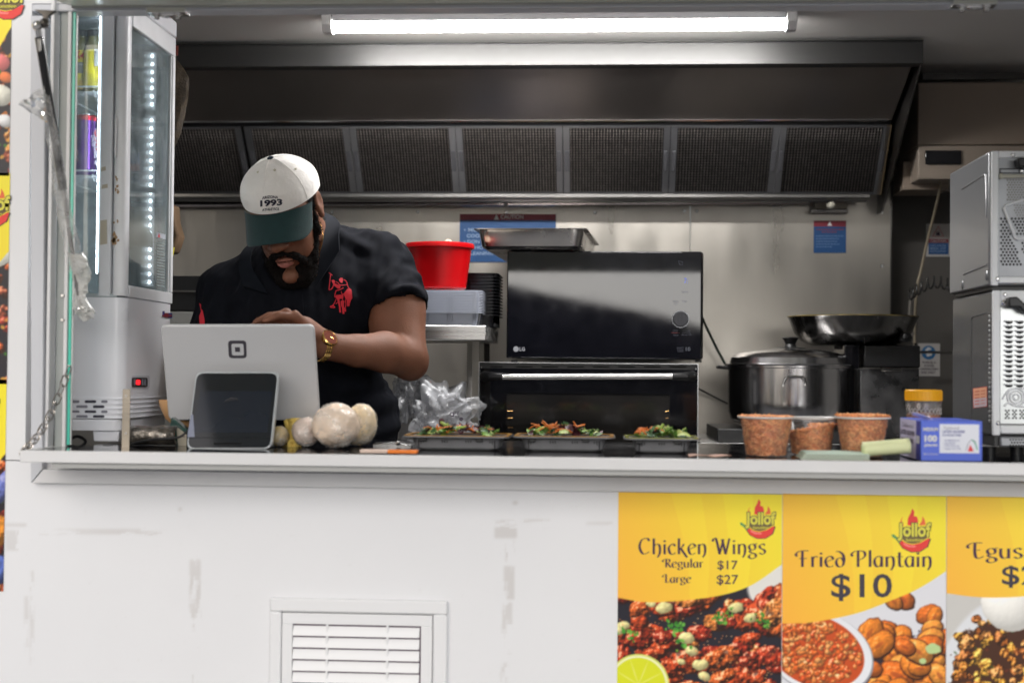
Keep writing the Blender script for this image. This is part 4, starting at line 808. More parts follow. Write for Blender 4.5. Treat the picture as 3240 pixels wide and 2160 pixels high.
m_ = MB(); hexes(m_, 3192, 650, 3420, 690, 9, .0018, YO + .0006, lambda x, y: x < 3200 + (y - 640) * .35); part('perforation', m_, mat('dusty_hole'), o, kind='stuff', sharp=None)
m_ = MB(); m_.tube([W(3240, 632, YO - .002), W(3184, 650, YO - .002), W(3176, 658, YO - .002), W(3212, 752, YO - .002), W(3222, 758, YO - .002), W(3300, 745, YO - .002)], .003, 8); part('stiffening_rib', m_, OW, o)
m_ = MB(); m_.tube([W(3168, 558, YO - .004), W(3420, 556, YO - .004)], .0042, 8); m_.ell(W(3168, 558, YO - .004), (.005, .005, .006), n=8); part('element_rod', m_, mat('beige_ceramic', (.52, .50, .42), .5), o)
m_ = MB(); F2(m_, 3165, 533, 3235, 536, YO - .0005, YO + .001); F2(m_, 3165, 546, 3235, 549, YO - .0005, YO + .001); F2(m_, 3163, 533, 3166, 549, YO - .0005, YO + .001); part('slot_outline', m_, HOLE, o)
m_ = MB(); m_.slab([(3219, 500), (3260, 498), (3330, 502), (3330, 530), (3225, 527)], YO - .03, YO); part('cable_clamp', m_, BLACK, o, bevel=.003)
for x, y in ((3205, 491), (3233, 541), (3156, 882)): part('screw', MB().lathe(W(x, y, YO - .0042), [(0, .002), (.002, .002), (.0045, 0)], 12, rx_), SCREW, o)
for y, z in ((845, 0), (0, 0)): pass
# embossed side outline and feet on the side face
def side_px(px, py, X):  # point on plane x = X through a pixel
    d_ = RC @ Vector(((px - CX) / F, -(py - CY) / F, -1)); t = X / d_.x; return CAM + d_ * t
m_ = MB(); m_.tube([side_px(3044, 598, X0 - .0005), side_px(3116, 552, X0 - .0005), side_px(3120, 556, X0 - .0005), side_px(3122, 690, X0 - .0005)], .0018, 6); m_.tube([side_px(3048, 868, X0 - .0005), side_px(3123, 838, X0 - .0005)], .002, 6); part('embossed_line', m_, OS, o)
for x, y in ((3046, 901), (3123, 872)): part('side_button', MB().ell(side_px(x, y, X0), (.004, .009, .011), n=10), OS, o)
m_ = MB(); m_.box(X0 + .01, X1, YO + .02, YO2 - .01, Z0 - .008, Z0 - .0005); part('base', m_, BLACK, o)
o, X0, X1, Z1, Z0 = oven_shell('toaster_oven', 'lower silver oven with louvred back and a red warning sticker on its side', 3141, 921, 1378, W(3141, 1425, YO).z)
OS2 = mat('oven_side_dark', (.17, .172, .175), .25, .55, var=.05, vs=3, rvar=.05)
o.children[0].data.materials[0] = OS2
m_ = MB(); F2(m_, 3141, 918, 3166, 1378, YO - .004, YO + .0035); F2(m_, 3166.2, 918, 3700, 970, YO - .004, YO + .0035); F2(m_, 3166.2, 1345, 3700, 1378, YO - .004, YO + .0035); part('white_frame', m_, OW, o, bevel=.003)
part('back_plate', F2(MB(), 3166, 970, 3700, 1345, YO + .0005, YO + .0035), mat('oven_back_silver', (.56, .58, .58), .28, .7, var=.05, vs=10), o)
for r in range(14):
    for c in range(6):
        a, b = 3180 + c * 33, 1017 + r * 15.1
        pts = [(a, b), (a + 26, b), (a + 22, b + 6), (a + 14, b + 8), (a + 5, b + 6)]
        if r == 0 and c == 0:
            m_ = MB(); m_.slab(pts, YO - .0012, YO + .0003); lv = part('louvre_slot', m_, HOLE, o); m_ = MB(); m_.slab([(a - 1, b - 4), (a + 27, b - 4), (a + 26, b - .3), (a, b - .3)], YO - .006, YO + .0003); lh = part('louvre_hood', m_, OW, lv, bevel=.001)
        else:
            q = lv.copy(); COL.objects.link(q); q.parent = o; q.location = lv.location + Vector(((a - 3180) * YO / F, 0, -(b - 1017) * YO / F)); w_ = lh.copy(); COL.objects.link(w_); w_.parent = q
m_ = MB(); hc = W(3216, 1256, YO - .001)
for rr in (.006, .0125, .018): m_.tube([(hc.x + rr * math.cos(t * math.pi / 12), YO - .001, hc.z + rr * math.sin(t * math.pi / 12)) for t in range(24)], .0018, 6, True)
m_.tube(smooth_path([tuple(W(x, y, YO - .001)) for x, y in ((3172, 1262), (3182, 1246), (3196, 1232), (3230, 1228), (3300, 1230))], 4), .002, 6); m_.tube(smooth_path([tuple(W(x, y, YO - .001)) for x, y in ((3178, 1284), (3190, 1274), (3204, 1278), (3230, 1286), (3300, 1280))], 4), .002, 6)
part('pressed_boss', m_, OW, o)
m_ = MB()
for gx in (3182, 3205, 3228, 3252, 3275):
    for i, (a, b) in enumerate(((0, 0), (10, 0), (5, 6), (0, 12), (10, 12), (5, 18), (0, 24), (10, 24))): c = W(gx + a, 1298 + b, YO); m_.add([(c.x + .0021 * math.cos(k * math.pi / 4), YO - .0002, c.z + .0021 * math.sin(k * math.pi / 4)) for k in range(8)], [tuple(range(8))])
for a in range(18):
    for b in range(3): c = W(3195 + a * 9 + (0 if b % 2 == 0 else 4.5), 1390 + b * 9, YO - .001); m_.add([(c.x + .0021 * math.cos(k * math.pi / 4), YO - .0052, c.z + .0021 * math.sin(k * math.pi / 4)) for k in range(8)], [tuple(range(8))])
part('perforation', m_, HOLE, o, kind='stuff', sharp=None)
part('lower_lip', MB().fbox(3165, 1381, 3700, 1420, YO - .005, YO + .1), OG, o, bevel=.004)
for x in (3130, 3215): part('foot', MB().lathe(W(x, 1425, YO + .04) + Vector((0, 0, -.004)), [(0, -.005), (.012, -.005), (.014, .012), (0, .012)], 14), BLACK, o)
part('plinth', MB().box(X0 + .006, X1, YO + .006, YO2, W(3141, 1412, YO).z, Z0 - .0005), BLACK, o)
m_ = MB(); m_.slab([(3192, 940), (3220, 938), (3232, 950), (3246, 962), (3300, 990), (3300, 1000), (3238, 985), (3228, 972), (3192, 972)], YO - .03, YO - .005); part('power_inlet', m_, BLACK, o, bevel=.004)
for x, y in ((3180, 932), (3175, 956), (3158, 1338)): part('screw', MB().lathe(W(x, y, YO - .0042), [(0, .002), (.002, .002), (.0045, 0)], 12, rx_), SCREW, o)
m_ = MB()
for k in range(23): c = side_px(3132, 1001 + k * 15, X0); m_.ell(c, (.003, .004, .0035), n=6)
part('side_dimples', m_, mat('dimple', (.42, .42, .42), .3, .5), o, kind='stuff')
def sq(pts, X, m, nm, par): part(nm, MB().add([side_px(x, y, X) for x, y in pts], [tuple(range(len(pts)))]), m, par, sharp=None)
m_ = MB(); m_.tube([side_px(3074, 1330, X0 - .0003), side_px(3074, 1010, X0 - .0003), side_px(3078, 1002, X0 - .0003), side_px(3120, 990, X0 - .0003)], .0016, 6); part('embossed_line', m_, OS2, o)
STK = mat('sticker_orange', S(236, 176, 140), .5); sq([(3078, 1228), (3123, 1222), (3124, 1286), (3080, 1291)], X0 - .0006, mat('sticker_red', S(206, 92, 84), .5), 'warning_sticker', o); sq([(3080, 1230), (3121, 1225), (3122, 1284), (3082, 1289)], X0 - .0010, STK, 'warning_sticker', o); sq([(3080, 1262), (3121, 1257), (3122, 1284), (3082, 1289)], X0 - .0013, mat('sticker_pale', S(206, 190, 196), .5), 'warning_sticker', o)
for k in range(5): sq([(3084, 1237 + k * 10), (3099, 1235.5 + k * 10), (3099, 1239 + k * 10), (3084, 1240.5 + k * 10)], X0 - .0016, mat('sticker_text', S(205, 100, 80), .5), 'small_print', o); sq([(3103, 1235 + k * 10), (3117, 1233.5 + k * 10), (3117, 1236 + k * 10), (3103, 1237.5 + k * 10)], X0 - .0016, mat('sticker_text'), 'small_print', o)
# ================================================================ PERSON (implicit surface -> surface nets)
class Fld:
    def __init__(s, lo, hi, h):
        s.lo = np.array(lo, float); s.h = h; s.n = np.ceil((np.array(hi) - s.lo) / h).astype(int) + 1; s.A = np.full(s.n, 9., np.float32)
    def blk(s, lo, hi):
        a = np.clip(np.floor((np.array(lo) - s.lo) / s.h).astype(int), 0, s.n); b = np.clip(np.ceil((np.array(hi) - s.lo) / s.h).astype(int) + 1, 0, s.n)
        if (b <= a).any(): return None
        ax = [s.lo[i] + s.h * np.arange(a[i], b[i], dtype=np.float32) for i in range(3)]
        return (slice(a[0], b[0]), slice(a[1], b[1]), slice(a[2], b[2])), np.meshgrid(*ax, indexing='ij')
    def mix(s, sl, d, k, op='u'):
        a = s.A[sl]
        if op == 'u': h = np.clip(k - np.abs(a - d), 0, None) / k; s.A[sl] = np.minimum(a, d) - h * h * k * .25
        else: d = -d; h = np.clip(k - np.abs(a - d), 0, None) / k; s.A[sl] = np.maximum(a, d) + h * h * k * .25
    def cap(s, p, q, r0, r1, k=.02, op='u', cut=None, flat=None):
        p = np.array(p, float); q = np.array(q, float); R = max(r0, r1) + k + 3 * s.h; g = s.blk(np.minimum(p, q) - R, np.maximum(p, q) + R)
        if g is None: return s
        sl, (X, Y, Z) = g; d = q - p; L2 = max(1e-9, (d * d).sum()); t = np.clip(((X - p[0]) * d[0] + (Y - p[1]) * d[1] + (Z - p[2]) * d[2]) / L2, 0, 1)
        x, y, z = X - p[0] - t * d[0], Y - p[1] - t * d[1], Z - p[2] - t * d[2]
        v = np.sqrt(x * x + y * y + z * z) - (r0 + (r1 - r0) * t)
        if cut: dn = d / math.sqrt(L2); v = np.maximum(v, (X - q[0]) * dn[0] + (Y - q[1]) * dn[1] + (Z - q[2]) * dn[2] - cut)
        s.mix(sl, v.astype(np.float32), k, op); return s
    def ell(s, c, r, k=.02, M=None, op='u'):
        c = np.array(c, float); r = np.array(r, float); R = r.max() + k + 3 * s.h; g = s.blk(c - R, c + R)
        if g is None: return s
        sl, (X, Y, Z) = g; X, Y, Z = X - c[0], Y - c[1], Z - c[2]
        if M is not None:
            m = np.array(M); X, Y, Z = m[0, 0] * X + m[1, 0] * Y + m[2, 0] * Z, m[0, 1] * X + m[1, 1] * Y + m[2, 1] * Z, m[0, 2] * X + m[1, 2] * Y + m[2, 2] * Z
        k0 = np.sqrt((X / r[0]) ** 2 + (Y / r[1]) ** 2 + (Z / r[2]) ** 2); k1 = np.sqrt((X / r[0] ** 2) ** 2 + (Y / r[1] ** 2) ** 2 + (Z / r[2] ** 2) ** 2) + 1e-6
        s.mix(sl, (k0 * (k0 - 1) / k1).astype(np.float32), k, op); return s
    def chain(s, pts, rs, k=.02, **kw):
        for i in range(len(pts) - 1): s.cap(pts[i], pts[i + 1], rs[i], rs[i + 1], k, **kw)
        return s
    def noise(s, amp, cell, seed, stretch=(1, 1, 1)):
        r = np.random.RandomState(seed); ws = []
        for o in range(18):
            kv = r.randn(3) * 2 * math.pi / cell / 2.2 * np.array(stretch); ws.append((kv, r.rand() * 6.28))
        m = np.abs(s.A) < .03; idx = np.nonzero(m); P_ = [s.lo[i] + s.h * idx[i] for i in range(3)]; v = 0
        for kv, ph in ws: v = v + np.sin(kv[0] * P_[0] + kv[1] * P_[1] + kv[2] * P_[2] + ph)
        s.A[m] += (v / 4.2 * amp).astype(np.float32); return s
    def mesh(s):
        A = s.A; S_ = A < 0; nx, ny, nz = A.shape
        c = np.zeros((nx - 1, ny - 1, nz - 1), np.int8)
        for i in (0, 1):
            for j in (0, 1):
                for k in (0, 1): c += S_[i:nx - 1 + i, j:ny - 1 + j, k:nz - 1 + k]
        cells = np.argwhere((c > 0) & (c < 8)); id_ = np.full(c.shape, -1, np.int32); id_[tuple(cells.T)] = np.arange(len(cells))
        co = np.zeros((len(cells), 3)); w = np.zeros(len(cells)); cr = [(i, j, k) for i in (0, 1) for j in (0, 1) for k in (0, 1)]
        val = {q: A[cells[:, 0] + q[0], cells[:, 1] + q[1], cells[:, 2] + q[2]].astype(float) for q in cr}
        for a in cr:
            for ax in range(3):
                if a[ax] == 0:
                    b = list(a); b[ax] = 1; b = tuple(b); va, vb = val[a], val[b]; m = (va < 0) != (vb < 0); t = np.where(m, va / np.where(m, va - vb, 1), 0)
                    p_ = np.array(a, float)[None].repeat(len(cells), 0); p_[:, ax] += t; co += p_ * m[:, None]; w += m
        V = s.lo + s.h * (cells + co / w[:, None]); Fc = []
        for ax in range(3):
            sl0 = [slice(None)] * 3; sl1 = [slice(None)] * 3; sl0[ax] = slice(0, -1); sl1[ax] = slice(1, None)
            e = np.argwhere(S_[tuple(sl0)] != S_[tuple(sl1)]); o1, o2 = [(1, 2), (2, 0), (0, 1)][ax]
            e = e[(e[:, o1] > 0) & (e[:, o2] > 0) & (e[:, o1] < A.shape[o1] - 1) & (e[:, o2] < A.shape[o2] - 1)]; inside = S_[tuple(e.T)]
            def cell(d1, d2): q = e.copy(); q[:, o1] -= d1; q[:, o2] -= d2; return id_[tuple(q.T)]
            a, b, c_, d = cell(1, 1), cell(0, 1), cell(0, 0), cell(1, 0); f = np.stack([a, b, c_, d], 1); f[~inside] = f[~inside][:, ::-1]; Fc.append(f)
        return V, np.concatenate(Fc)
def npmesh(name, V, Fq, m, parent, cols=None, smooth=True, **k):
    me = bpy.data.meshes.new(name); base = wl(parent); me.vertices.add(len(V)); me.vertices.foreach_set('co', (V - np.array(base)).ravel())
    me.loops.add(Fq.size); me.loops.foreach_set('vertex_index', Fq.ravel().astype(np.int32)); me.polygons.add(len(Fq)); me.polygons.foreach_set('loop_start', np.arange(0, Fq.size, 4, dtype=np.int32)); me.polygons.foreach_set('loop_total', np.full(len(Fq), 4, dtype=np.int32)); me.update(); me.validate()
    if smooth: me.shade_smooth()
    if cols is not None:
        at = me.color_attributes.new('tone', 'FLOAT_COLOR', 'POINT'); c = np.ones((len(V), 4)); c[:, :3] = cols; at.data.foreach_set('color', c.ravel())
    me.materials.append(m); o = bpy.data.objects.new(name, me); COL.objects.link(o); o.parent = parent; WL[o.name] = base
    return setp(o, **k)
def relax(V, Fq, it=2, lam=.5):
    E = np.concatenate([Fq[:, [0, 1]], Fq[:, [1, 2]], Fq[:, [2, 3]], Fq[:, [3, 0]]]); n = len(V); deg = np.bincount(E.ravel(), minlength=n)[:, None]
    for _ in range(it):
        S_ = np.zeros_like(V)
        for i in range(3): S_[:, i] = np.bincount(E[:, 0], V[E[:, 1], i], n) + np.bincount(E[:, 1], V[E[:, 0], i], n)
        V = V + lam * (S_ / deg - V)
    return V
HC = W(884, 610, 3.28)
HR = Matrix.Rotation(math.radians(-6), 3, 'Y') @ Matrix.Rotation(math.radians(-9), 3, 'Z') @ Matrix.Rotation(math.radians(33), 3, 'X')
def hd_(x, y, z): return HC + HR @ Vector((x, y, z))
neckb = W(975, 800, 3.44); chest = W(955, 1010, 3.50); belly = W(985, 1290, 3.54)
shL = W(1200, 822, 3.50); elL = W(1291, 1132, 3.38); wrL = W(1034, 1096, 3.19)
shR = W(728, 935, 3.46); elR = W(670, 1225, 3.36); wrR = W(800, 1230, 3.14)
base = Vector((chest.x, 3.55, .45))
man = thing('person', 'man in black polo shirt and white cap bowed over the register screen', 'person', base)
hip = Vector((belly.x - .005, 3.58, 1.32)); 
f = Fld((chest.x - .42, 3.02, .46), (chest.x + .42, 3.80, 2.06), .0043)
# torso, neck, legs
f.cap(hip, chest, .125, .15, .03); f.cap(chest, neckb, .15, .075, .04); f.cap(chest, shL, .12, .046, .03); f.cap(chest, shR, .12, .046, .03)
for s_ in (-1, 1): f.chain([hip + Vector((s_ * .08, 0, -.05)), hip + Vector((s_ * .11, -.01, -.45)), hip + Vector((s_ * .12, .02, -.80))], [.09, .065, .045], .03); f.cap(hip + Vector((s_ * .12, .02, -.82)), hip + Vector((s_ * .13, -.14, -.83)), .04, .032, .02)
f.cap(neckb, hd_(0, .03, -.06), .066, .062, .03)
# arms
f.chain([shL, (shL + elL) / 2 + Vector((.012, .0, 0)), elL], [.050, .060, .047], .03); f.ell((shL + elL) / 2 + Vector((.004, -.012, -.045)), (.06, .06, .07), .03)
f.chain([elL, elL + (wrL - elL) * .3 + Vector((0, 0, .006)), elL + (wrL - elL) * .65, wrL], [.047, .048, .037, .030], .010); f.ell(elL + Vector((.010, .01, -.022)), (.026, .026, .026), .03)
f.chain([shR, (shR + elR) / 2, elR], [.050, .062, .048], .03); f.chain([elR, elR + (wrR - elR) * .35, wrR], [.048, .05, .03], .02)
# hands
def hand(wr, kn, side, tips, pips, thumb, kr=.012):
    f.chain([wr, wr + (kn[1] - wr) * .5], [.029, .027], .02); 
    for q in kn: f.cap(wr + (q - wr) * .35, q, .018, kr, .014)
    for a in range(3): f.cap(kn[a], kn[a + 1], .0095, .0095, .005)
    for a in range(4): f.ell(kn[a] + Vector((0, -.002, .006)), (.0085, .0085, .0085), .005)
    for a in range(4): mid = pips[a]; f.cap(kn[a], mid, .0098, .0086, .003); f.cap(mid, tips[a], .0086, .0068, .002)
    f.chain([wr + (kn[0] - wr) * .25, thumb[0], thumb[1]], [.016, .0125, .0095], .008)
knL = [W(934, 1001, 3.10), W(906, 993, 3.125), W(884, 1004, 3.15), W(868, 1020, 3.175)]
piL = [W(880, 997, 3.075), W(850, 999, 3.10), W(832, 1016, 3.125), W(822, 1036, 3.15)]
tiL = [W(838, 1014, 3.065), W(808, 1018, 3.085), W(792, 1034, 3.11), W(790, 1056, 3.135)]
hand(wrL + (knL[1] - wrL) * .12, knL, 1, tiL, piL, [W(950, 1050, 3.08), W(905, 1058, 3.065)])
knR = [W(868, 1195, 3.10), W(880, 1212, 3.09), W(884, 1232, 3.085), W(880, 1250, 3.08)]
hand(wrR, knR, -1, [k_ + Vector((.045, -.012, -.03)) for k_ in knR], [k_ + Vector((.032, -.012, -.006)) for k_ in knR], [W(850, 1185, 3.06), W(880, 1180, 3.05)])
# head
def zs_(c): return (c[0], c[1], c[2] if c[2] > -.05 else -.05 + (c[2] + .05) * 1.28)
def he(c, r, k=.012, op='u'): c = zs_(c); f.ell(hd_(*c), r, k, HR, op)
def hc(a, b, r0, r1, k=.008, op='u'): a = zs_(a); b = zs_(b); f.cap(hd_(*a), hd_(*b), r0, r1, k, op)
he((0, .012, -.012), (.073, .090, .088), .02); he((0, -.030, -.055), (.069, .062, .082), .03); he((0, -.040, -.108), (.061, .048, .046), .03)
for s_ in (-1, 1):
    he((s_ * .039, -.070, -.066), (.023, .019, .021), .02); he((s_ * .033, -.088, -.036), (.018, .012, .010), .010, 's'); he((s_ * .032, -.080, -.037), (.0135, .012, .0125), .004)
    he((s_ * .0165, -.103, -.079), (.0105, .011, .009), .008); he((s_ * .008, -.112, -.090), (.0045, .005, .004), .003, 's')
    he((s_ * .082, .012, -.040), (.009, .020, .032), .008); he((s_ * .0905, .008, -.036), (.006, .011, .018), .005, 's'); he((s_ * .084, .004, -.066), (.007, .009, .010), .006)
hc((-.036, -.074, -.034), (.036, -.074, -.034), .011, .011, .014); hc((0, -.082, -.040), (0, -.109, -.070), .008, .0125, .012); he((0, -.116, -.077), (.0145, .012, .0115), .008)
hc((-.020, -.094, -.112), (-.006, -.103, -.1075), .004, .0062, .004); hc((.006, -.103, -.1075), (.020, -.094, -.112), .0062, .004, .004)
hc((-.016, -.093, -.120), (.016, -.093, -.120), .0055, .0055, .005); he((0, -.100, -.1205), (.014, .0072, .0068), .005); hc((-.020, -.100, -.1145), (.020, -.100, -.1145), .0012, .0012, .002, 's')
he((0, -.084, -.150), (.022, .019, .018), .015)
V, Q = f.mesh(); V = relax(V, Q, 2, .5)
HRn = np.array(HR); Vl = (V - np.array(HC)) @ HRn   # head-local coordinates
skin = np.tile(np.array([[.20, .085, .05]]), (len(V), 1))
def gauss(c, r): c = zs_(c); d = (Vl - np.array(c)) / np.array(r); return np.exp(-(d * d).sum(1))[:, None]
hm = (np.linalg.norm(Vl, axis=1) < .22)[:, None]
lip = np.clip(gauss((0, -.100, -.1205), (.019, .02, .0075)) * 1.5 + gauss((0, -.104, -.1085), (.020, .02, .0045)) * .8, 0, 1) * hm
skin = skin * (1 - lip) + lip * np.array([[.34, .12, .10]])
red = gauss((0, -.11, -.075), (.03, .03, .02)) * hm * .35; skin = skin * (1 - red) + red * np.array([[.21, .075, .035]])
nv = np.sin(V @ np.array([61., 47., 53.])) * np.sin(V @ np.array([-37., 71., 29.])); skin = skin * (1 + .07 * nv[:, None])
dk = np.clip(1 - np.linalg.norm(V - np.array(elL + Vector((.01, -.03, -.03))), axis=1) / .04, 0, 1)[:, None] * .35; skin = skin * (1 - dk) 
npmesh('body', V, Q, mat('skin', (.15, .06, .03), .52, vcol='tone', bump=.35, bs=420, sss=.06, rvar=.08, vs=60, spec=.35), man, skin)
# shirt
sh = Fld((chest.x - .42, 3.18, 1.15), (chest.x + .42, 3.82, 1.92), .0045)
fold = [belly + Vector((.02, 0, -.2)), belly + Vector((.01, -.01, .0)), chest]
sh.chain(fold, [.185, .165, .185], .05); sh.ell(chest + Vector((-.01, .02, .03)), (.215, .14, .17), .05); sh.ell(W(970, 1340, 3.54), (.235, .15, .13), .06)
sh.ell(W(1085, 950, 3.46), (.11, .085, .10), .06); sh.ell(W(800, 1000, 3.44), (.11, .085, .10), .06)
sh.cap(chest + Vector((0, .02, .06)), neckb + Vector((0, .03, -.01)), .17, .085, .06); sh.cap(W(1030, 800, 3.50), shL + Vector((-.006, 0, -.008)), .062, .066, .05); sh.cap(W(880, 845, 3.47), shR, .062, .068, .05)
sh.ell(W(1130, 805, 3.56), (.085, .065, .055), .05); sh.ell(W(1175, 862, 3.50), (.092, .085, .082), .04)
slL = shL + (elL - shL) * .46 + Vector((.008, 0, 0)); sh.cap(shL + Vector((.0, 0, -.014)), slL, .071, .080, .03, cut=.0)
slR = shR + (elR - shR) * .62; sh.cap(shR, slR, .074, .080, .03, cut=.0)
sh.noise(.0055, .10, 5, (1, 1, .8)); sh.noise(.0026, .04, 8, (1.3, 1, .45))
# sleeve hollow so the arm comes out of an opening, and the neck hole
dL = (elL - shL).normalized(); sh.cap(slL + dL * .050, slL + dL * .12, .078, .080, .004, 's'); dR = (elR - shR).normalized(); sh.cap(slR + dR * .05, slR + dR * .12, .074, .076, .004, 's')
sh.cap(hd_(0, -.02, -.14), hd_(0, .02, -.03), .085, .09, .01, 's'); sh.cap(neckb + Vector((-.02, -.05, .0)), hd_(0, -.02, -.14), .06, .08, .02, 's')
SHM = mat('navy_black_pique', (.0045, .0052, .0085), .9, var=.15, vs=30, bump=.25, bs=900, spec=.15)
V2, Q2 = sh.mesh(); V2 = relax(V2, Q2, 2, .5)
def vnorm(V, Q):
    n = np.cross(V[Q[:, 2]] - V[Q[:, 0]], V[Q[:, 3]] - V[Q[:, 1]]); N = np.zeros_like(V)
    for i in range(4):
        for a in range(3): N[:, a] += np.bincount(Q[:, i], n[:, a], len(V))
    return N / (np.linalg.norm(N, axis=1)[:, None] + 1e-9)
N2 = vnorm(V2, Q2); disp = np.zeros(len(V2))
for pts, h_, w_ in (([(1185, 985), (1205, 930), (1250, 880)], .007, .011), ([(1195, 960), (1245, 925), (1310, 905)], .007, .010), ([(1190, 940), (1230, 860), (1240, 800)], .006, .012), ([(1340, 935), (1290, 905), (1230, 915)], .006, .009), ([(1090, 1180), (1170, 1080), (1180, 1000)], .007, .014),
    ([(1060, 720), (1110, 760), (1180, 790)], .005, .012), ([(1330, 880), (1280, 850), (1250, 840)], .005, .010), ([(700, 1020), (720, 960), (790, 900)], .007, .014), ([(660, 990), (700, 930), (720, 880)], .006, .012), ([(1000, 1200), (1100, 1230), (1240, 1200)], .006, .014), ([(1040, 1330), (1150, 1290), (1270, 1250)], .006, .016), ([(1080, 1400), (1190, 1370), (1290, 1330)], .006, .014),
    ([(900, 990), (960, 930), (985, 900)], .004, .012), ([(1160, 1010), (1120, 950), (1060, 900)], .005, .014), ([(820, 940), (860, 1000), (930, 1040)], .005, .014)):
    pw = [W(a, b, 3.36) for a, b in smooth_path(pts, 6)]; dm = np.full(len(V2), 9.); tt = np.zeros(len(V2))
    for i in range(len(pw) - 1):
        a, b = np.array((pw[i].x, pw[i].z)), np.array((pw[i + 1].x, pw[i + 1].z)); ab = b - a; q_ = V2[:, [0, 2]] - a; t = np.clip((q_ @ ab) / (ab @ ab), 0, 1); dd = np.hypot(*(q_ - t[:, None] * ab).T); m_ = dd < dm; dm[m_] = dd[m_]; tt[m_] = (i + t[m_]) / (len(pw) - 1)
    disp += (h_ * np.exp(-(dm / w_) ** 2) - h_ * .7 * np.exp(-((dm - w_ * 1.9) / w_) ** 2)) * np.sin(math.pi * np.clip(tt, .06, .94)) * (N2[:, 1] < .2)
V2 = V2 + N2 * disp[:, None]; shirt = npmesh('polo_shirt', V2, Q2, SHM, man)
bv_s = BVHTree.FromPolygons([tuple(v) for v in V2], [tuple(q) for q in Q2]); 
def on(bv, px, py, off=.0012, fallback=3.4):
    d_ = (W(px, py, 3.) - CAM).normalized(); h = bv.ray_cast(CAM, d_); 
    return (h[0] - d_ * off) if h[0] is not None else W(px, py, fallback)
# sleeve hem band stitched edge
def band(c, d, r, w, nm, par, off=.0):
    up = d.cross(Vector((0, 0, 1))).normalized(); q = d.cross(up); m_ = MB(); R = []
    for t, rr in ((0, r), (w, r), (w, r - .003), (0, r - .003)): R.append([c + d * t + (up * math.cos(a) + q * math.sin(a)) * rr for a in [2 * math.pi * i / 40 for i in range(40)]])
    m_.rings(R, closed=True); return part(nm, m_, SHM, par)
# collar
def cpt(px, py, Y): return W(px, py, Y)
cl = MB()
outer = [(1073, 793, 3.365), (1071, 740, 3.38), (1074, 706, 3.42), (1055, 684, 3.48), (1022, 672, 3.54)]
inner = [(1000, 905, 3.335), (1010, 815, 3.345), (1025, 740, 3.37), (1028, 690, 3.42), (1005, 655, 3.50)]
edge = [(1066, 797, 3.362), (1058, 790, 3.366), (1050, 750, 3.38), (1040, 700, 3.41), (1010, 668, 3.49)]
a_ = [W(*q) for q in smooth_path(outer, 5)]; b_ = [W(*q) for q in smooth_path(inner, 5)]
cl.rings([[a_[i], b_[i], b_[i] + Vector((.0, .004, -.002)), a_[i] + Vector((.001, .006, -.002))] for i in range(len(a_))])
a2 = [W(*q) for q in smooth_path([(770, 905, 3.33), (755, 850, 3.37), (762, 800, 3.41), (790, 770, 3.47)], 5)]; b2 = [W(*q) for q in smooth_path([(850, 930, 3.32), (800, 850, 3.35), (795, 800, 3.38), (810, 760, 3.44)], 5)]
cl.rings([[a2[i], b2[i], b2[i] + Vector((0, .004, -.002)), a2[i] + Vector((0, .006, -.002))] for i in range(len(a2))])
part('collar', cl, mat('collar_knit', (.004, .0055, .010), .85, bump=.2, bs=700, spec=.2), shirt, bevel=.0015)
pk = MB(); rows = [[on(bv_s, x, y, .0022) for x in (922 + (y - 900) * .06, 955 + (y - 900) * .06)] for y in range(905, 1025, 12)]
pk.rings([[a, b, b + Vector((0, .004, 0)), a + Vector((0, .004, 0))] for a, b in rows]); part('placket', pk, SHM, shirt)
# embroidered polo players
RT_ = mat('red_thread', S(205, 30, 48), .6, bump=.3, bs=800)
lg = MB()
def lp(cx_, cy_): return (980 + cx_ * .1913, 780 + cy_ * .1913)
def lpoly(pts):
    bm = bmesh.new(); vs = [bm.verts.new((a, b, 0)) for a, b in pts]; bm.faces.new(vs); bmesh.ops.triangulate(bm, faces=bm.faces); 
    bmesh.ops.subdivide_edges(bm, edges=bm.edges, cuts=2, use_grid_fill=True)
    bm.verts.ensure_lookup_table(); lg.add([on(bv_s, *lp(v.co.x, v.co.y), .0015) for v in bm.verts], [tuple(v.index for v in q.verts) for q in bm.faces]); bm.free()
def lstroke(pts, w_=14):
    mb = MB(); ribbon(mb, pts, w_, w_, const=w_, n=6); lg.add([on(bv_s, *lp(v[0], v[1]), .0016) for v in mb.v], mb.f)
lpoly([(480, 545), (510, 515), (545, 520), (552, 560), (535, 605), (505, 590)])
lpoly([(385, 600), (420, 610), (470, 630), (510, 655), (500, 695), (465, 700), (430, 665), (390, 640)])
lpoly([(360, 560), (390, 545), (420, 570), (415, 605), (385, 615)])
lpoly([(415, 830), (440, 800), (500, 795), (560, 800), (550, 880), (520, 860), (490, 870), (505, 960), (520, 1090), (490, 1090), (480, 980), (455, 880)])
lpoly([(560, 780), (620, 700), (670, 695), (695, 740), (705, 850), (680, 890), (660, 860), (655, 985), (620, 990), (610, 880), (590, 860)])
lpoly([(510, 900), (545, 880), (575, 900), (565, 960), (575, 1110), (545, 1115), (535, 1020), (515, 960)]); lpoly([(570, 1000), (600, 1030), (602, 1075), (575, 1075)])
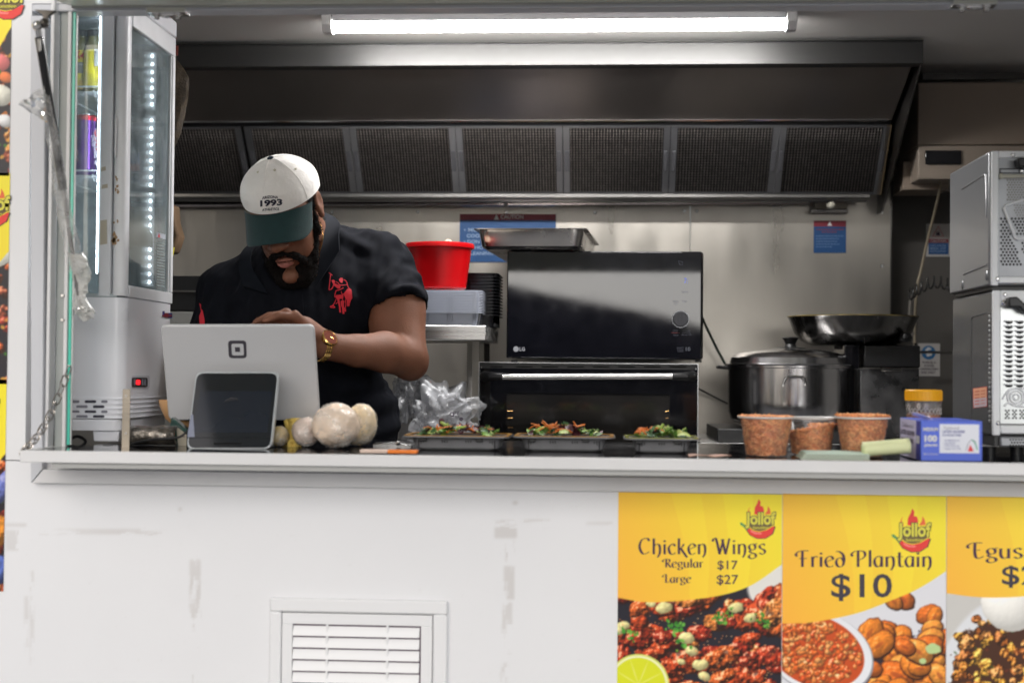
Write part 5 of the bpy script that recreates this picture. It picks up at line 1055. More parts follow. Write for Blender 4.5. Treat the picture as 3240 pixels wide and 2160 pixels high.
for st in ([(345, 460), (335, 560), (320, 690)], [(315, 430), (345, 450), (372, 478)], [(320, 690), (325, 715), (370, 690), (395, 630)], [(430, 580), (470, 600), (500, 635), (580, 635), (620, 620), (600, 570), (560, 545)],
           [(440, 720), (420, 780), (415, 840)], [(430, 730), (490, 715), (560, 680)], [(520, 740), (540, 790), (580, 770)], [(620, 630), (650, 690), (690, 720)], [(435, 870), (410, 930), (380, 975)], [(340, 990), (375, 980), (412, 995), (405, 1010), (350, 1003), (340, 990)], [(430, 950), (460, 925), (490, 940)], [(590, 870), (598, 960), (585, 1020)]): lstroke(st)
part('embroidered_emblem', lg, RT_, shirt, sharp=None)
lg = MB()
for pts in ([(628, 958), (633, 962), (640, 985), (645, 1010), (646, 1030), (630, 1030), (628, 1000), (634, 985)],):
    vs = []
    for i in range(len(pts)): vs.append(on(bv_s, pts[i][0] + 2, pts[i][1], .002))
    lg.add(vs, [tuple(range(len(vs)))])
part('sleeve_emblem', lg, RT_, shirt, sharp=None)
# beard, moustache: separate furry mass
bd = Fld(tuple(HC - Vector((.15, .2, .26))), tuple(HC + Vector((.15, .16, .1))), .0032)
def be_(c, r, k=.01, op='u'): c = zs_(c); bd.ell(hd_(*c), r, k, HR, op)
def bc(a, b, r0, r1, k=.01): a = zs_(a); b = zs_(b); bd.cap(hd_(*a), hd_(*b), r0, r1, k)
for s_ in (-1, 1):
    bc((s_ * .0725, -.008, -.03), (s_ * .068, -.018, -.085), .007, .010); bc((s_ * .068, -.018, -.085), (s_ * .050, -.050, -.130), .010, .013); bc((s_ * .050, -.050, -.130), (s_ * .022, -.070, -.160), .014, .015)
    bc((s_ * .033, -.084, -.112), (s_ * .042, -.068, -.135), .006, .011); bc((s_ * .006, -.101, -.0965), (s_ * .026, -.091, -.104), .005, .0058)
    bc((s_ * .026, -.091, -.104), (s_ * .040, -.078, -.124), .0055, .0065)
bc((-.02, -.068, -.166), (.02, -.068, -.166), .017, .017); be_((0, -.056, -.158), (.043, .034, .022), .02); be_((0, -.043, -.152), (.049, .040, .028), .02)
be_((0, -.115, -.117), (.026, .055, .0155), .003, op='s'); be_((0, -.115, -.125), (.025, .060, .018), .003, op='s'); be_((0, -.112, -.133), (.021, .058, .017), .003, op='s')
bd.noise(.0016, .012, 3); bd.noise(.0015, .006, 4)
V3, Q3 = bd.mesh(); HAIR = mat('black_hair', (.007, .005, .0045), .9, var=.3, vs=200, bump=.8, bs=600, spec=.2)
beard = npmesh('beard', V3, Q3, HAIR, man)
m_ = MB(); sel = rng.choice(len(V3), 5200)
for i in sel:
    p_ = Vector(V3[i]); d_ = Vector(rng.randn(3)) * .6 + (p_ - hd_(0, -.03, -.12)).normalized(); d_.normalize(); l = rng.uniform(.003, .007); s_ = d_.orthogonal().normalized() * .00035
    m_.add([p_ + s_, p_ - s_, p_ + d_ * l * .6 + Vector(rng.randn(3)) * .0008, p_ + d_ * l], [(0, 1, 2), (1, 3, 2)])
part('beard_strands', m_, HAIR, beard, kind='stuff', sharp=None)
# cropped hair by the ear
m_ = MB()
for s_ in (-1, 1): m_.ell(hd_(s_ * .074, .0, -.018), (.006, .03, .03), HR, n=8)
m_.ell(hd_(0, .07, -.04), (.066, .045, .06), HR, n=12); part('hair', m_, HAIR, man)
# cap
CAPW = mat('cream_cotton', S(244, 240, 235), .85, var=.03, vs=30, bump=.5, bs=60, sheen=.2); CAPG = mat('dark_green_cotton', S(13, 46, 47), .85, var=.12, vs=60, bump=.3, bs=500, sheen=.15)
ra, rb, rcz = .0905, .1045, .096
def dome(u, v):
    az = 2 * math.pi * u; t = v * math.pi / 2; c = math.cos(t); rim = .016 if v == 0 else 0
    pleat = 1 + .010 * math.cos(6 * az + math.pi) * math.sin(2 * t) ** 1 + .012 * math.cos(9 * az + 2 * math.sin(3 * az)) * max(0, v - .55) * (1 - v) * 4 * .35
    sag = .008 * math.sin(az * 2 + 1) * c + .006 * math.sin(5 * az + 4 * v) * c * v
    z = rcz * math.sin(t) ** .92 - .012 + .006 * c * (math.cos(az + math.pi / 2)); bulge = 1 + .045 * math.sin(math.pi * min(1, v * 1.6)) 
    return hd_(ra * c * math.cos(az) * pleat * bulge, .012 + rb * c * math.sin(az) * pleat * bulge, z + sag * .3)
m_ = MB().grid(72, 26, dome); crown = part('cap', m_, CAPW, man, sharp=60, solid=0)
bvc = BVHTree.FromPolygons([tuple(v) for v in m_.v], m_.f)
part('top_button', MB().ell(hd_(0, .012, rcz - .012), (.0085, .0085, .0045), HR, n=10), mat('navy_button', S(24, 40, 52), .8), crown)
m_ = MB()
for k in range(6):
    az = k * math.pi / 3 + math.pi / 6
    pts = [dome(az / 2 / math.pi, v / 20) for v in range(0, 20)]; pts = [p_ + (p_ - HC).normalized() * .0002 for p_ in pts]; m_.tube(pts, .0007, 5)
part('seam', m_, CAPW, crown)
m_ = MB()
for az, v in ((-1.1, .66), (-2.04, .66), (-.35, .5)): 
    c_ = dome((az % 6.283) / 6.283, v); n_ = (c_ - HC).normalized(); u_ = n_.orthogonal().normalized(); w_ = n_.cross(u_); m_.tube([c_ + (u_ * math.cos(a) + w_ * math.sin(a)) * .0022 + n_ * .0005 for a in [i * .785 for i in range(8)]], .0007, 5, True)
part('eyelet', m_, mat('eyelet_thread', S(196, 188, 160), .8), crown)
# brim
def brim(u, v):
    a = (u - .5) * 2; w_ = .084; x = w_ * math.sin(a * 1.15) / math.sin(1.15) * (1 - .03 * v); front = -(rb - .002) * math.sqrt(max(0, 1 - (x / .0935) ** 2)) + .012
    L = .074 * (1 - abs(a) ** 7 * .5) ; y = front - v * L * .80; z = -.010 - .006 * v - v * L * .52 - .030 * (a * a) * (.25 + .75 * v)
    return (x, y, z)
m_ = MB(); top = [[hd_(*brim(i / 30, j / 12)) for i in range(31)] for j in range(13)]; bot = [[hd_(*(Vector(brim(i / 30, j / 12)) + Vector((0, .001, -.0028)))) for i in range(31)] for j in range(13)]
n_ = 31; vs = [p_ for r in top for p_ in r] + [p_ for r in bot for p_ in r]; o_ = 13 * n_; fs = []
for j in range(12):
    for i in range(30): a = j * n_ + i; fs += [(a, a + 1, a + n_ + 1, a + n_), (o_ + a + n_, o_ + a + n_ + 1, o_ + a + 1, o_ + a)]
for i in range(30): a = 12 * n_ + i; fs += [(a, a + 1, o_ + a + 1, o_ + a), (i + 1, i, o_ + i, o_ + i + 1)]
for j in range(12): a = j * n_; fs += [(a, a + n_, o_ + a + n_, o_ + a), (a + 30 + n_, a + 30, o_ + a + 30, o_ + a + 30 + n_)]
m_.add(vs, fs); part('brim', m_, CAPG, crown)
def captext(txt, x0, y0, x1, y1, bold, skew=-.02, arc=0):
    mb = text_mb(txt, bold); v = np.array(mb.v); mn = v.min(0); mx = v.max(0); vs = []
    for p_ in v:
        u = (p_[0] - mn[0]) / (mx[0] - mn[0]); w_ = (p_[1] - mn[1]) / (mx[1] - mn[1]); x = x0 + u * (x1 - x0); y = y1 - w_ * (y1 - y0) + (x - x0) * skew + arc * (2 * u - 1) ** 2; vs.append(on(bvc, x, y, .0012, 3.18))
    mb.v = vs; part('embroidered_lettering', mb, mat('navy_thread', S(26, 26, 48), .7), crown, sharp=None)
captext('ARIZONA', 829, 620, 880, 629, .03, -.04, 2.5); captext('1993', 823, 634, 893, 655, .045, -.07); captext('ATHLETICS', 829, 660, 883, 668, .03, -.07, 1)
# necklace
GOLD = mat('gold', (.75, .48, .16), .22, 1, var=.1, vs=200)
nk = smooth_path([tuple(W(x, y, Y)) for x, y, Y in ((1012, 700, 3.36), (1022, 740, 3.35), (1017, 780, 3.34), (1000, 812, 3.33), (978, 838, 3.325), (960, 862, 3.33))], 7)
part('necklace', MB().tube(nk, .0005, 6), GOLD, man)
# watch
ax_ = (elL - wrL).normalized(); wc = W(1014, 1096, 3.18); sd_ = Vector((0, 0, 1)) - ax_ * ax_.z; sd_.normalize(); fw_ = ax_.cross(sd_); fw_ = fw_ if fw_.y < 0 else -fw_
face = (sd_ * .55 + fw_ * .84).normalized(); tan = ax_.cross(face).normalized()
MW = Matrix((ax_, tan, face)).transposed(); wt = part('watch_case', MB().lathe(wc + face * .030, [(0, .0), (.0205, 0), (.0215, .003), (.021, .007), (.0185, .0095), (.0175, .0085)], 36, MW), GOLD, man)
part('watch_dial', MB().lathe(wc + face * .030, [(0, .0088), (.0178, .0088), (.0178, .007)], 36, MW), mat('red_brown_dial', (.16, .035, .02), .7, spec=.1), wt)
m_ = MB()
for k in range(12): a = k * math.pi / 6; c_ = wc + face * .0391 + (ax_ * math.cos(a) + tan * math.sin(a)) * .0145; m_.ell(c_, (.001, .001, .001), n=5)
m_.tube([wc + face * .0393, wc + face * .0393 + ax_ * .004 - tan * .010], .0006, 5); m_.tube([wc + face * .0393, wc + face * .0393 + ax_ * .008 + tan * .003], .0006, 5); part('watch_hands', m_, GOLD, wt)
first = None
for k in range(20):
    a = math.radians(38 + k * 15); c_ = wc + (face * math.cos(a) + tan * math.sin(a)) * .0335; t_ = (-face * math.sin(a) + tan * math.cos(a)); n_ = (face * math.cos(a) + tan * math.sin(a))
    M_ = Matrix((ax_, t_, n_)).transposed().to_4x4(); M_.translation = c_; m_ = MB()
    for x0_, x1_ in ((-.008, -.0032), (-.0028, .0028), (.0032, .008)): m_.box(x0_, x1_, -.0038, .0038, -.0012, .0016, M_)
    part('bracelet_link', m_, GOLD, wt, bevel=.0006)
# trousers and shoes
tr_ = MB()
for s_ in (-1, 1): tr_.tube([hip + Vector((s_ * .085, 0, -.0)), hip + Vector((s_ * .11, -.01, -.42)), hip + Vector((s_ * .12, .02, -.80))], .08, 20, rs=[.125, .09, .07])
part('trousers', tr_, mat('dark_denim', (.02, .025, .04), .8), man)
for s_ in (-1, 1): part('shoe', MB().ell(hip + Vector((s_ * .125, -.05, -.825)), (.055, .15, .05), n=14), BLACK, man)
# ================================================================ DISPLAY FRIDGE
YG = 3.05; YG2 = 3.40
fx1 = W(395, 700, YG).x - .015; fx0 = fx1 - .30; fzt = 1.5 + .80; fzm = W(380, 938, YG).z; fzb = W(380, 1326, YG).z; fz0 = sz - .001
fg = thing('display_fridge', 'white glass-sided drinks fridge standing on the left end of the counter', 'fridge', ((fx0 + fx1) / 2, 3.25, fz0))
FW = mat('fridge_enamel', (.84, .845, .89), .3, var=.03, vs=5, rvar=.04, coat=.3); FPL = mat('fridge_door_plastic', (.72, .725, .75), .4, var=.06, vs=12); FIN = mat('fridge_interior', (.44, .49, .51), .6, .0, var=.15, vs=7)
part('lower_body', MB().prism([(a, b, fzb + .001) for a, b in rrect(fx0, YG - .004, fx1 + .018, YG2, .028, 6)], (0, 0, fzm - fzb - .003)), FW, fg, sharp=50)
# slotted band and base
band_z0 = W(300, 1326, YG).z; bz1 = W(300, 1262, YG).z
m_ = MB()
for k in range(5):
    z = bz1 - k * (bz1 - band_z0) / 4.2; m_.prism([(a, b, z) for a, b in rrect(fx0, YG - .0062, fx1 + .0202, YG2, .029, 6)], (0, 0, .0016))
part('ribs', m_, FW, fg, sharp=50)
SL = mat('slot_shadow', (.05, .05, .07), .8); SL2 = mat('slot_grey', (.22, .22, .26), .6); first = None
for r_i, y in enumerate((1270, 1286, 1302, 1317)):
    for xa, xb, mm in (((217, 251, SL2), (268, 304, SL), (320, 340, SL2)) if r_i % 2 == 0 else ((215, 226, SL2), (241, 277, SL2), (294, 330, SL))):
        m_ = MB().prism([W(a, b, YG - .0047) for a, b in rrect(xa, y - 4.2, xb, y + 4.2, 4, 4)], (0, .0008, 0)); part('vent_slot', m_, mm, fg)
part('base_tray', MB().prism([(a, b, W(300, 1361, YG).z) for a, b in rrect(fx0, YG - .005, fx1 + .012, YG2 - .02, .02, 5)], (0, 0, fzb - W(300, 1361, YG).z - .0005)), FW, fg, sharp=50)
ft = MB(); a = W(291, 1361, YG); b = W(374, 1424, YG); ft.prism([(a.x, YG + .004, a.z - .0005), (b.x, YG + .004, a.z - .0005), (b.x - .002, YG + .004, fz0 + .002), (a.x + .002, YG + .004, fz0 + .002)], (0, .05, 0)); part('foot', ft, FW, fg, bevel=.003)
part('foot', MB().box(fx0 + .01, fx0 + .06, YG2 - .08, YG2 - .03, fz0 + .001, W(300, 1361, YG).z - .0005), FW, fg); part('foot', MB().box(fx1 - .05, fx1, YG2 - .08, YG2 - .03, fz0 + .001, W(300, 1361, YG).z - .0005), FW, fg)
# switch panel on the right face
m_ = MB(); X_ = fx1 + .0185
def sp(px, py, dx=0.): return side_px(px, py, X_ + dx)
def side_rect(nm, x0, y0, x1, y1, m, par, dx=.001, r=0):
    pts = rrect(x0, y0, x1, y1, r, 4) if r else [(x0, y0), (x1, y0), (x1, y1), (x0, y1)]
    part(nm, MB().prism([side_px(x, y, X_ + dx) for x, y in pts], (-.0006, 0, 0)), m, par)
side_rect('switch_recess', 417, 1188, 474, 1228, mat('recess_pale', (.6, .6, .65), .4), fg, .0009, 6); side_rect('switch_panel', 418, 1194, 467, 1224, BLACK, fg, .0018, 5)
side_rect('rocker', 424, 1198, 429, 1220, SL2, fg, .0028, 2); side_rect('lit_switch', 431, 1201, 444, 1217, mat('red_lit_switch', S(255, 40, 50), .4, emis=1.2), fg, .0028, 3)
for x in (449, 457): side_rect('rocker', x, 1199, x + 5, 1219, SL2, fg, .0028, 2)
for k, (a, b, c, d) in enumerate(((515, 984, 521, 1002), (533, 990, 545, 1006), (521, 990, 533, 1004), (514, 996, 544, 1001))): side_rect('brand_sticker', a, b, c, d, mat('sticker_blue', S(40, 44, 110), .5) if k in (0, 1) else mat('sticker_dark_red', S(120, 30, 40), .5), fg, .0008 + .0005 * k)
# upper cabinet: posts, door frame, glass
px_a = W(315, 600, YG).x; px_b = W(353, 600, YG).x
part('corner_post', MB().box(px_a, px_b, YG, YG + .03, fzm, fzt), FPL, fg, bevel=.003)
part('left_post', MB().box(fx0, fx0 + .02, YG, YG + .03, fzm, fzt), FPL, fg); part('rear_post', MB().box(fx0, fx0 + .02, YG2 - .03, YG2, fzm, fzt), FPL, fg)
part('roof', MB().box(fx0, fx1 + .018, YG - .002, YG2, fzt, fzt + .04), FW, fg, bevel=.004)
part('cabinet_floor', MB().box(fx0, fx1 - .001, YG + .001, YG2 - .001, fzm - .001, fzm + .006), FIN, fg)
part('rear_inner_wall', MB().box(fx0 + .021, fx1 - .004, YG2 - .006, YG2 - .001, fzm + .007, fzt - .001), FIN, fg)
part('inner_side_wall', MB().box(fx0 + .001, fx0 + .004, YG + .031, YG2 - .031, fzm + .007, fzt - .001), FIN, fg)
part('ceiling_panel', MB().box(fx0 + .02, fx1 - .002, YG + .03, YG2 - .007, fzt - .03, fzt - .001), mat('fridge_light_grey', (.38, .40, .43), .5), fg)
GLS = film('fridge_glass', (.92, .97, .97), (.62, .72, .76), .16, .07, .03, .08, 26)
part('front_glass', MB().box(fx0 + .0205, px_a - .0005, YG + .006, YG + .009, fzm, fzt), GLS, fg)
dr = part('door_front_stile', MB().prism([(a, b, fzm + .002) for a, b in rrect(px_b + .003, YG - .003, fx1 + .016, YG + .036, .012, 5)], (0, 0, fzt - fzm - .004)), FPL, fg, sharp=50)
dz0 = fzm - .0005; dtop = 1.5 + .757
part('door_bottom_rail', MB().box(fx1 - .003, fx1 + .016, YG + .0365, YG2, dz0 + .001, dz0 + .027), FPL, fg, bevel=.002)
part('door_top_rail', MB().box(fx1 - .003, fx1 + .016, YG + .0365, YG2, dtop - .003, fzt - .001), FPL, fg, bevel=.002)
part('door_rear_stile', MB().box(fx1 - .003, fx1 + .016, YG2 - .018, YG2, dz0 + .0275, dtop - .0035), FPL, fg, bevel=.002)
part('door_gasket', MB().box(fx1 + .001, fx1 + .012, YG2 - .026, YG2 - .0185, dz0 + .0275, dtop - .0035), mat('gasket_pale', (.55, .57, .58), .5), fg)
part('door_glass', MB().box(fx1 + .004, fx1 + .008, YG + .0365, YG2 - .0265, dz0 + .0275, dtop - .0035), GLS, fg)
part('door_handle', MB().box(px_b - .001 + .0085, px_b + .0125, YG - .009, YG - .0035, W(380, 500, YG).z, W(380, 369, YG).z), FPL, fg, bevel=.002)
m_ = MB()
for (x, y, rr) in ((370, 568, 3), (371, 590, 4), (366, 600, 3), (373, 606, 4), (360, 704, 3), (361, 740, 5), (366, 752, 5), (362, 762, 7), (374, 760, 4), (358, 764, 6), (372, 700, 3), (366, 560, 3)):
    m_ = MB(); c_ = W(x, y, YG - .0036); m_.add([(c_.x + rr * .00068 * (1 + .4 * math.sin(3 * t + x)) * math.cos(t), YG - .0036, c_.z + 1.6 * rr * .00068 * (1 + .4 * math.cos(2 * t + y)) * math.sin(t)) for t in [i * .628 for i in range(10)]], [tuple(range(10))])
    part('tape_residue', m_, mat('brown_residue', S(160, 130, 96), .7), dr, sharp=None)
m_ = MB()
for (x0_, y0_, x1_, y1_) in ((318, 698, 338, 775), (321, 530, 334, 543), (323, 585, 340, 598)):
    m_ = MB().prism([W(a, b, YG - .0008) for a, b in ((x0_, y0_), (x1_, y0_ - 3), (x1_ + 1, y1_ - 4), (x0_ - 2, y1_))], (0, .0005, 0))
    part('tape_residue', m_, mat('yellow_tape', S(186, 176, 158), .6), fg)
# LED strips: bright beads on a pale strip
LEDM = mat('cold_led', (.88, .95, 1), .5, emis=26); LST = mat('led_strip_back', (.75, .8, .86), .4, emis=1.6)
xs = W(478, 500, 3.375).x; m_ = MB(); z0_, z1_ = W(478, 905, 3.375).z, W(478, 165, 3.375).z
led = part('led_strip', MB().box(xs - .008, xs + .008, 3.378, 3.382, z0_, z1_), LST, fg); n_l = 29
for k in range(n_l): m_.ell((xs, 3.375, z0_ + (z1_ - z0_) * (k + .5) / n_l), (.0046, .003, .0058), n=6)
part('led_beads', m_, LEDM, led)
xs2 = W(312, 500, YG + .016).x; z0_, z1_ = W(312, 860, YG).z, W(312, 45, YG).z
led = part('led_strip', MB().box(xs2 + .002, xs2 + .006, YG + .012, YG + .02, z0_, z1_), LST, fg); m_ = MB()
for k in range(32): m_.ell((xs2, YG + .016, z0_ + (z1_ - z0_) * (k + .5) / 32), (.0026, .003, .0135), n=6)
part('led_beads', m_, mat('cold_led_edge', (.88, .92, 1), .5, emis=18), led)
# shelf support with holes
xq = W(505, 500, 3.39).x; m_ = MB()
ss_ = part('shelf_support', MB().box(xq - .012, xq + .012, 3.388, 3.393, fzm + .01, dtop - .02), mat('pale_support', (.34, .37, .39), .4, .4), fg)
for y in (160, 247, 277, 306, 427, 455, 664, 694, 815): c_ = W(503, y, 3.385); m_.lathe((c_.x, 3.3875, c_.z), [(0, 0), (.004, 0), (.004, .0005)], 12, Matrix.Rotation(math.radians(90), 3, 'X'))
part('peg_hole', m_, mat('peg_dark', (.06, .08, .09), .6), ss_)
side_rect  # sticker with warning triangle on the door glass
def dsp(x, y, dx=.0085): return side_px(x, y, fx1 + dx)
part('glass_sticker', MB().add([dsp(496, 735), dsp(524, 742), dsp(524, 758), dsp(495, 750)], [(0, 1, 2, 3)]), mat('glass_sticker_pale', S(176, 182, 190), .5), fg, sharp=None)
part('warning_triangle', MB().add([dsp(499, 750, .009), dsp(507, 752, .009), dsp(504, 736, .009)], [(0, 1, 2)]), mat('sticker_red2', S(196, 60, 70), .5), fg, sharp=None)
m_ = MB()
for k in range(16): m_.add([dsp(497, 766 + k * 9, .0086), dsp(521, 770 + k * 9, .0086), dsp(521, 773 + k * 9, .0086), dsp(497, 769 + k * 9, .0086)], [(0, 1, 2, 3)])
part('energy_label', m_, mat('label_pale', S(150, 160, 160), .5), fg, sharp=None)
# wire shelves
WIRE = mat('white_wire', (.72, .75, .78), .35)
def wshelf(zf):
    z = W(300, zf, YG + .03).z; m_ = MB(); xa, xb, ya, yb = fx0 + .025, fx1 - .012, YG + .035, YG2 - .035
    m_.tube([(xa, ya, z), (xb, ya, z), (xb, yb, z), (xa, yb, z)], .0035, 8, True)
    m_.tube([(xa, ya, z + .012), (xb, ya, z + .012)], .0022, 6)
    for k in range(20): y = ya + (yb - ya) * (k + .5) / 20; m_.tube([(xa, y, z - .002), (xb, y, z - .002)], .0014, 5)
    for x in (xa + .06, xb - .06, (xa + xb) / 2): m_.tube([(x, ya, z + .003), (x, ya + .01, z - .008), (x, yb, z - .008)], .0026, 6)
    part('wire_shelf', m_, WIRE, fg); return z + .004
zs1 = wshelf(290); zs2 = wshelf(556)
# contents
def jar(px, Y, zb, label, m_lab):
    c_ = W(px, 200, Y); o = thing('juice_jar', label, 'jar', (c_.x, Y, zb), 'yellow-labelled juice bottles on the top fridge shelf')
    H = W(px, 98, Y).z - zb
    part('glass_body', MB().lathe((c_.x, Y, zb), [(0, 0), (.020, 0), (.0225, .004), (.0225, H * .62), (.021, H * .72), (.013, H * .86), (.013, H * .9)], 28), mat('olive_juice', (.16, .14, .035), .15, var=.1, coat=.4), o)
    part('label', MB().lathe((c_.x, Y, zb), [(.0229, H * .05), (.0229, H * .66)], 28), m_lab, o); part('cap', MB().lathe((c_.x, Y, zb), [(.0145, H * .90), (.015, H * .905), (.015, H * .99), (.013, H), (0, H)], 24), mat('jar_cap', (.03, .03, .035), .35), o)
    return o, c_, H
YELL = mat('label_yellow', S(232, 214, 50), .45); 
o, c_, H = jar(296, YG + .065, zs1, 'plain yellow-labelled bottle with white nutrition panel, right one on the top fridge shelf', YELL)
lettering('CAP WELLO'[:3], 286, 88, 314, 93, YG + .049, INKW, o)
part('nutrition_panel', MB().fbox(299, 156, 311, 210, YG + .0415, YG + .042), INKW, o); greek(300, 310, 165, 1.5, YG + .0410, INK, o)
o, c_, H = jar(258, YG + .075, zs1, 'yellow and grey bottle with red letters and orange fruit, left on the top fridge shelf', YELL)
yb_ = YG + .0515; part('grey_band', MB().fbox(240, 197, 272, 232, yb_, yb_ + .002), mat('label_grey', S(140, 140, 132), .5), o); part('fruit_picture', MB().ell(W(257, 268, yb_ + .004), (.011, .004, .012), n=10), mat('fruit_orange', S(236, 190, 70), .5), o)
lettering('K-tt', 240, 162, 276, 187, yb_ - .001, mat('label_red', S(190, 34, 44), .5), o, .05); lettering('pinear', 241, 200, 272, 210, yb_ - .001, INKW, o)
# purple can
c_ = W(270, 500, YG + .06); Hc_ = W(270, 366, YG + .06).z - zs2; rc_ = .0262
cn = thing('soda_can', 'large purple and red soda can on the second fridge shelf', 'can', (c_.x, YG + .06, zs2)); CANM = mat('purple_can', S(98, 32, 150), .22, .6, coat=.5)
part('can_body', MB().lathe((c_.x, YG + .06, zs2), [(0, 0), (.020, 0), (rc_, .006), (rc_, Hc_ - .014)], 36), CANM, cn)
part('red_band', MB().lathe((c_.x, YG + .06, zs2), [(rc_ + .0001, Hc_ - .014), (rc_ + .0001, Hc_ - .006), (.0235, Hc_ - .002)], 36), mat('can_red', S(206, 24, 50), .25, .5), cn)
part('can_rim', MB().lathe((c_.x, YG + .06, zs2), [(.0238, Hc_ - .002), (.0238, Hc_), (.022, Hc_), (.022, Hc_ - .003), (0, Hc_ - .003)], 30), CHROME, cn)
def cyl_text(txt, cx, Yc, r, x0, y0, x1, y1, m, par, rot=False, bold=.02, off=.0004):
    mb = text_mb(txt, bold); v = np.array(mb.v); mn = v.min(0); mx = v.max(0); vs = []
    for p_ in v:
        u = (p_[0] - mn[0]) / (mx[0] - mn[0]); w_ = (p_[1] - mn[1]) / (mx[1] - mn[1])
        if rot: px, py = x0 + w_ * (x1 - x0), y1 - u * (y1 - y0); px = x0 + (1 - (1 - w_)) * (x1 - x0)
        else: px, py = x0 + u * (x1 - x0), y1 - w_ * (y1 - y0)
        q = W(px, py, Yc - r); dx = q.x - cx; dx = max(-r * .98, min(r * .98, dx)); vs.append((q.x, Yc - math.sqrt(r * r - dx * dx) - off, q.z))
    mb.v = vs; part('lettering', mb, m, par, sharp=None)
cyl_text('Vimto', c_.x, YG + .06, rc_, 290, 402, 307, 532, mat('can_white', S(235, 225, 240), .4), cn, True, .085)
cyl_text('Vimto', c_.x, YG + .06, rc_, 291, 404, 306, 530, mat('can_red2', S(196, 20, 48), .4), cn, True, .02, .0009)
cyl_text('fruity', c_.x, YG + .06, rc_, 283, 424, 292, 460, mat('can_white'), cn, True, .01)
cyl_text('Vimto', c_.x, YG + .06, rc_, 234, 404, 247, 512, mat('can_white'), cn, True, .08); cyl_text('Vimto', c_.x, YG + .06, rc_, 235, 406, 246, 510, mat('can_red2'), cn, True, .02, .0009)
def can2(px, Yc, lab):
    c_ = W(px, 560, Yc); H = W(px, 483, Yc).z - zs2; r = .0145; o = thing('cola_can', lab, 'can', (c_.x, Yc, zs2), 'blue cola cans at the back of the second shelf')
    part('can_body', MB().lathe((c_.x, Yc, zs2), [(0, 0), (.012, 0), (r, .004), (r, H - .008), (.0125, H - .002)], 28), mat('cola_blue', S(30, 56, 150), .25, .5, coat=.4), o); part('can_rim', MB().lathe((c_.x, Yc, zs2), [(.0128, H - .002), (.0128, H), (0, H - .001)], 24), CHROME, o)
    q = W(px, 530, Yc - r); part('red_wave', MB().lathe((c_.x, Yc, q.z), [(r + .0003, -.008), (r + .0003, .010)], 28), mat('cola_red', S(206, 60, 60), .3), o); part('white_band', MB().lathe((c_.x, Yc, q.z), [(r + .0003, -.024), (r + .0003, -.0085)], 28), mat('cola_white', S(200, 205, 215), .3), o)
    cyl_text('PEPSI', c_.x, Yc, r, px - 16, 547, px + 16, 560, INK, o, False, .02, .0008)
can2(421, 3.33, 'blue cola can with red and white bands, nearer the LED strip'); can2(394, 3.33, 'blue cola can half hidden behind the fridge door stile')
for k, px in enumerate((405, 427, 446)):
    Yb = 3.30 + .03 * k; c_ = W(px - 5, 300, Yb); o = thing('drink_bottle', ('clear drink bottle nearest the fridge door stile on the top shelf', 'clear drink bottle in the middle of three on the top shelf', 'clear drink bottle nearest the LED strip on the top shelf')[k], 'bottle', (c_.x, Yb, zs1), 'clear drink bottles at the back of the top fridge shelf')
    H = W(px, 170, Yb).z - zs1; part('bottle_body', MB().lathe((c_.x, Yb, zs1), [(0, 0), (.0145, 0), (.0155, .004), (.0155, H * .7), (.011, H * .86), (.005, H * .94), (.005, H)], 22), film('bottle_plastic', (.9, .92, .92), (.42, .42, .40), .35, .15, .08), o)
    part('drink', MB().lathe((c_.x, Yb, zs1), [(0, .001), (.013, .001), (.0135, H * .36), (0, H * .36)], 18), mat('pale_juice', (.22, .18, .10), .4), o)
fb = thing('food_bag', 'pale packet of food standing at the bottom of the fridge', 'packet', W(425, 780, 3.34))
m_ = MB().grid(14, 14, lambda u, v: tuple(W(400 + 58 * u, 688 + 90 * v, 3.34 + .012 * math.sin(u * 9 + v * 4) + .02 * (2 * u - 1) ** 2))); part('packet_front', m_, mat('pale_packet', (.34, .36, .30), .3, var=.3, vs=40), fb, solid=.02)
# hanging bag with red top behind the fridge, brown sack below
bg_ = thing('hanging_bag', 'dark mesh bag with red tie hanging right behind the fridge', 'bag', W(570, 235, 3.7))
def bagf(u, v):
    t = 2 * math.pi * u; prof = [.004, .010, .026, .040, .042, .038, .032, .027, .022, .016, .006]; k = v * 10; i = min(9, int(k)); r = (prof[i] + (prof[i + 1] - prof[i]) * (k - i)) * (1 + .1 * math.sin(5 * t + 9 * v)); c_ = W(549, 160 + 300 * v, 3.62); return (c_.x + r * math.cos(t), c_.y + r * .6 * math.sin(t), c_.z)
part('bag_body', MB().grid(24, 30, bagf), mat('mesh_sack', (.05, .035, .02), .6, var=.5, vs=80, bump=.5, bs=200), bg_); part('red_tie', MB().tube([W(558, 146, 3.62), W(556, 176, 3.62)], .006, 8), mat('dull_red', S(130, 48, 34), .5), bg_)
sk_ = thing('brown_sack', 'brown paper sack edge with a yellow tag behind the fridge', 'sack', W(548, 800, 3.62))
part('sack_body', MB().slab([(500, 645), (548, 645), (552, 700), (565, 745), (556, 775), (545, 800), (500, 800)], 3.6, 3.66), mat('brown_paper', (.14, .085, .045), .8, var=.2), sk_, bevel=.006); part('yellow_tag', MB().slab([(540, 781), (550, 782), (548, 798), (543, 815), (536, 815)], 3.59, 3.598), mat('tag_yellow', S(210, 200, 30), .5), sk_)
ls = thing('black_appliance', 'black appliance in the dark corner behind the fridge and the man', 'appliance', W(600, 985, 4.1))
part('body', MB().fbox(480, 872, 700, 984, 3.95, 4.3), BLACK, ls, bevel=.004); part('front_trim', MB().fbox(480, 918, 700, 924, 3.944, 3.9495), STEELD, ls)
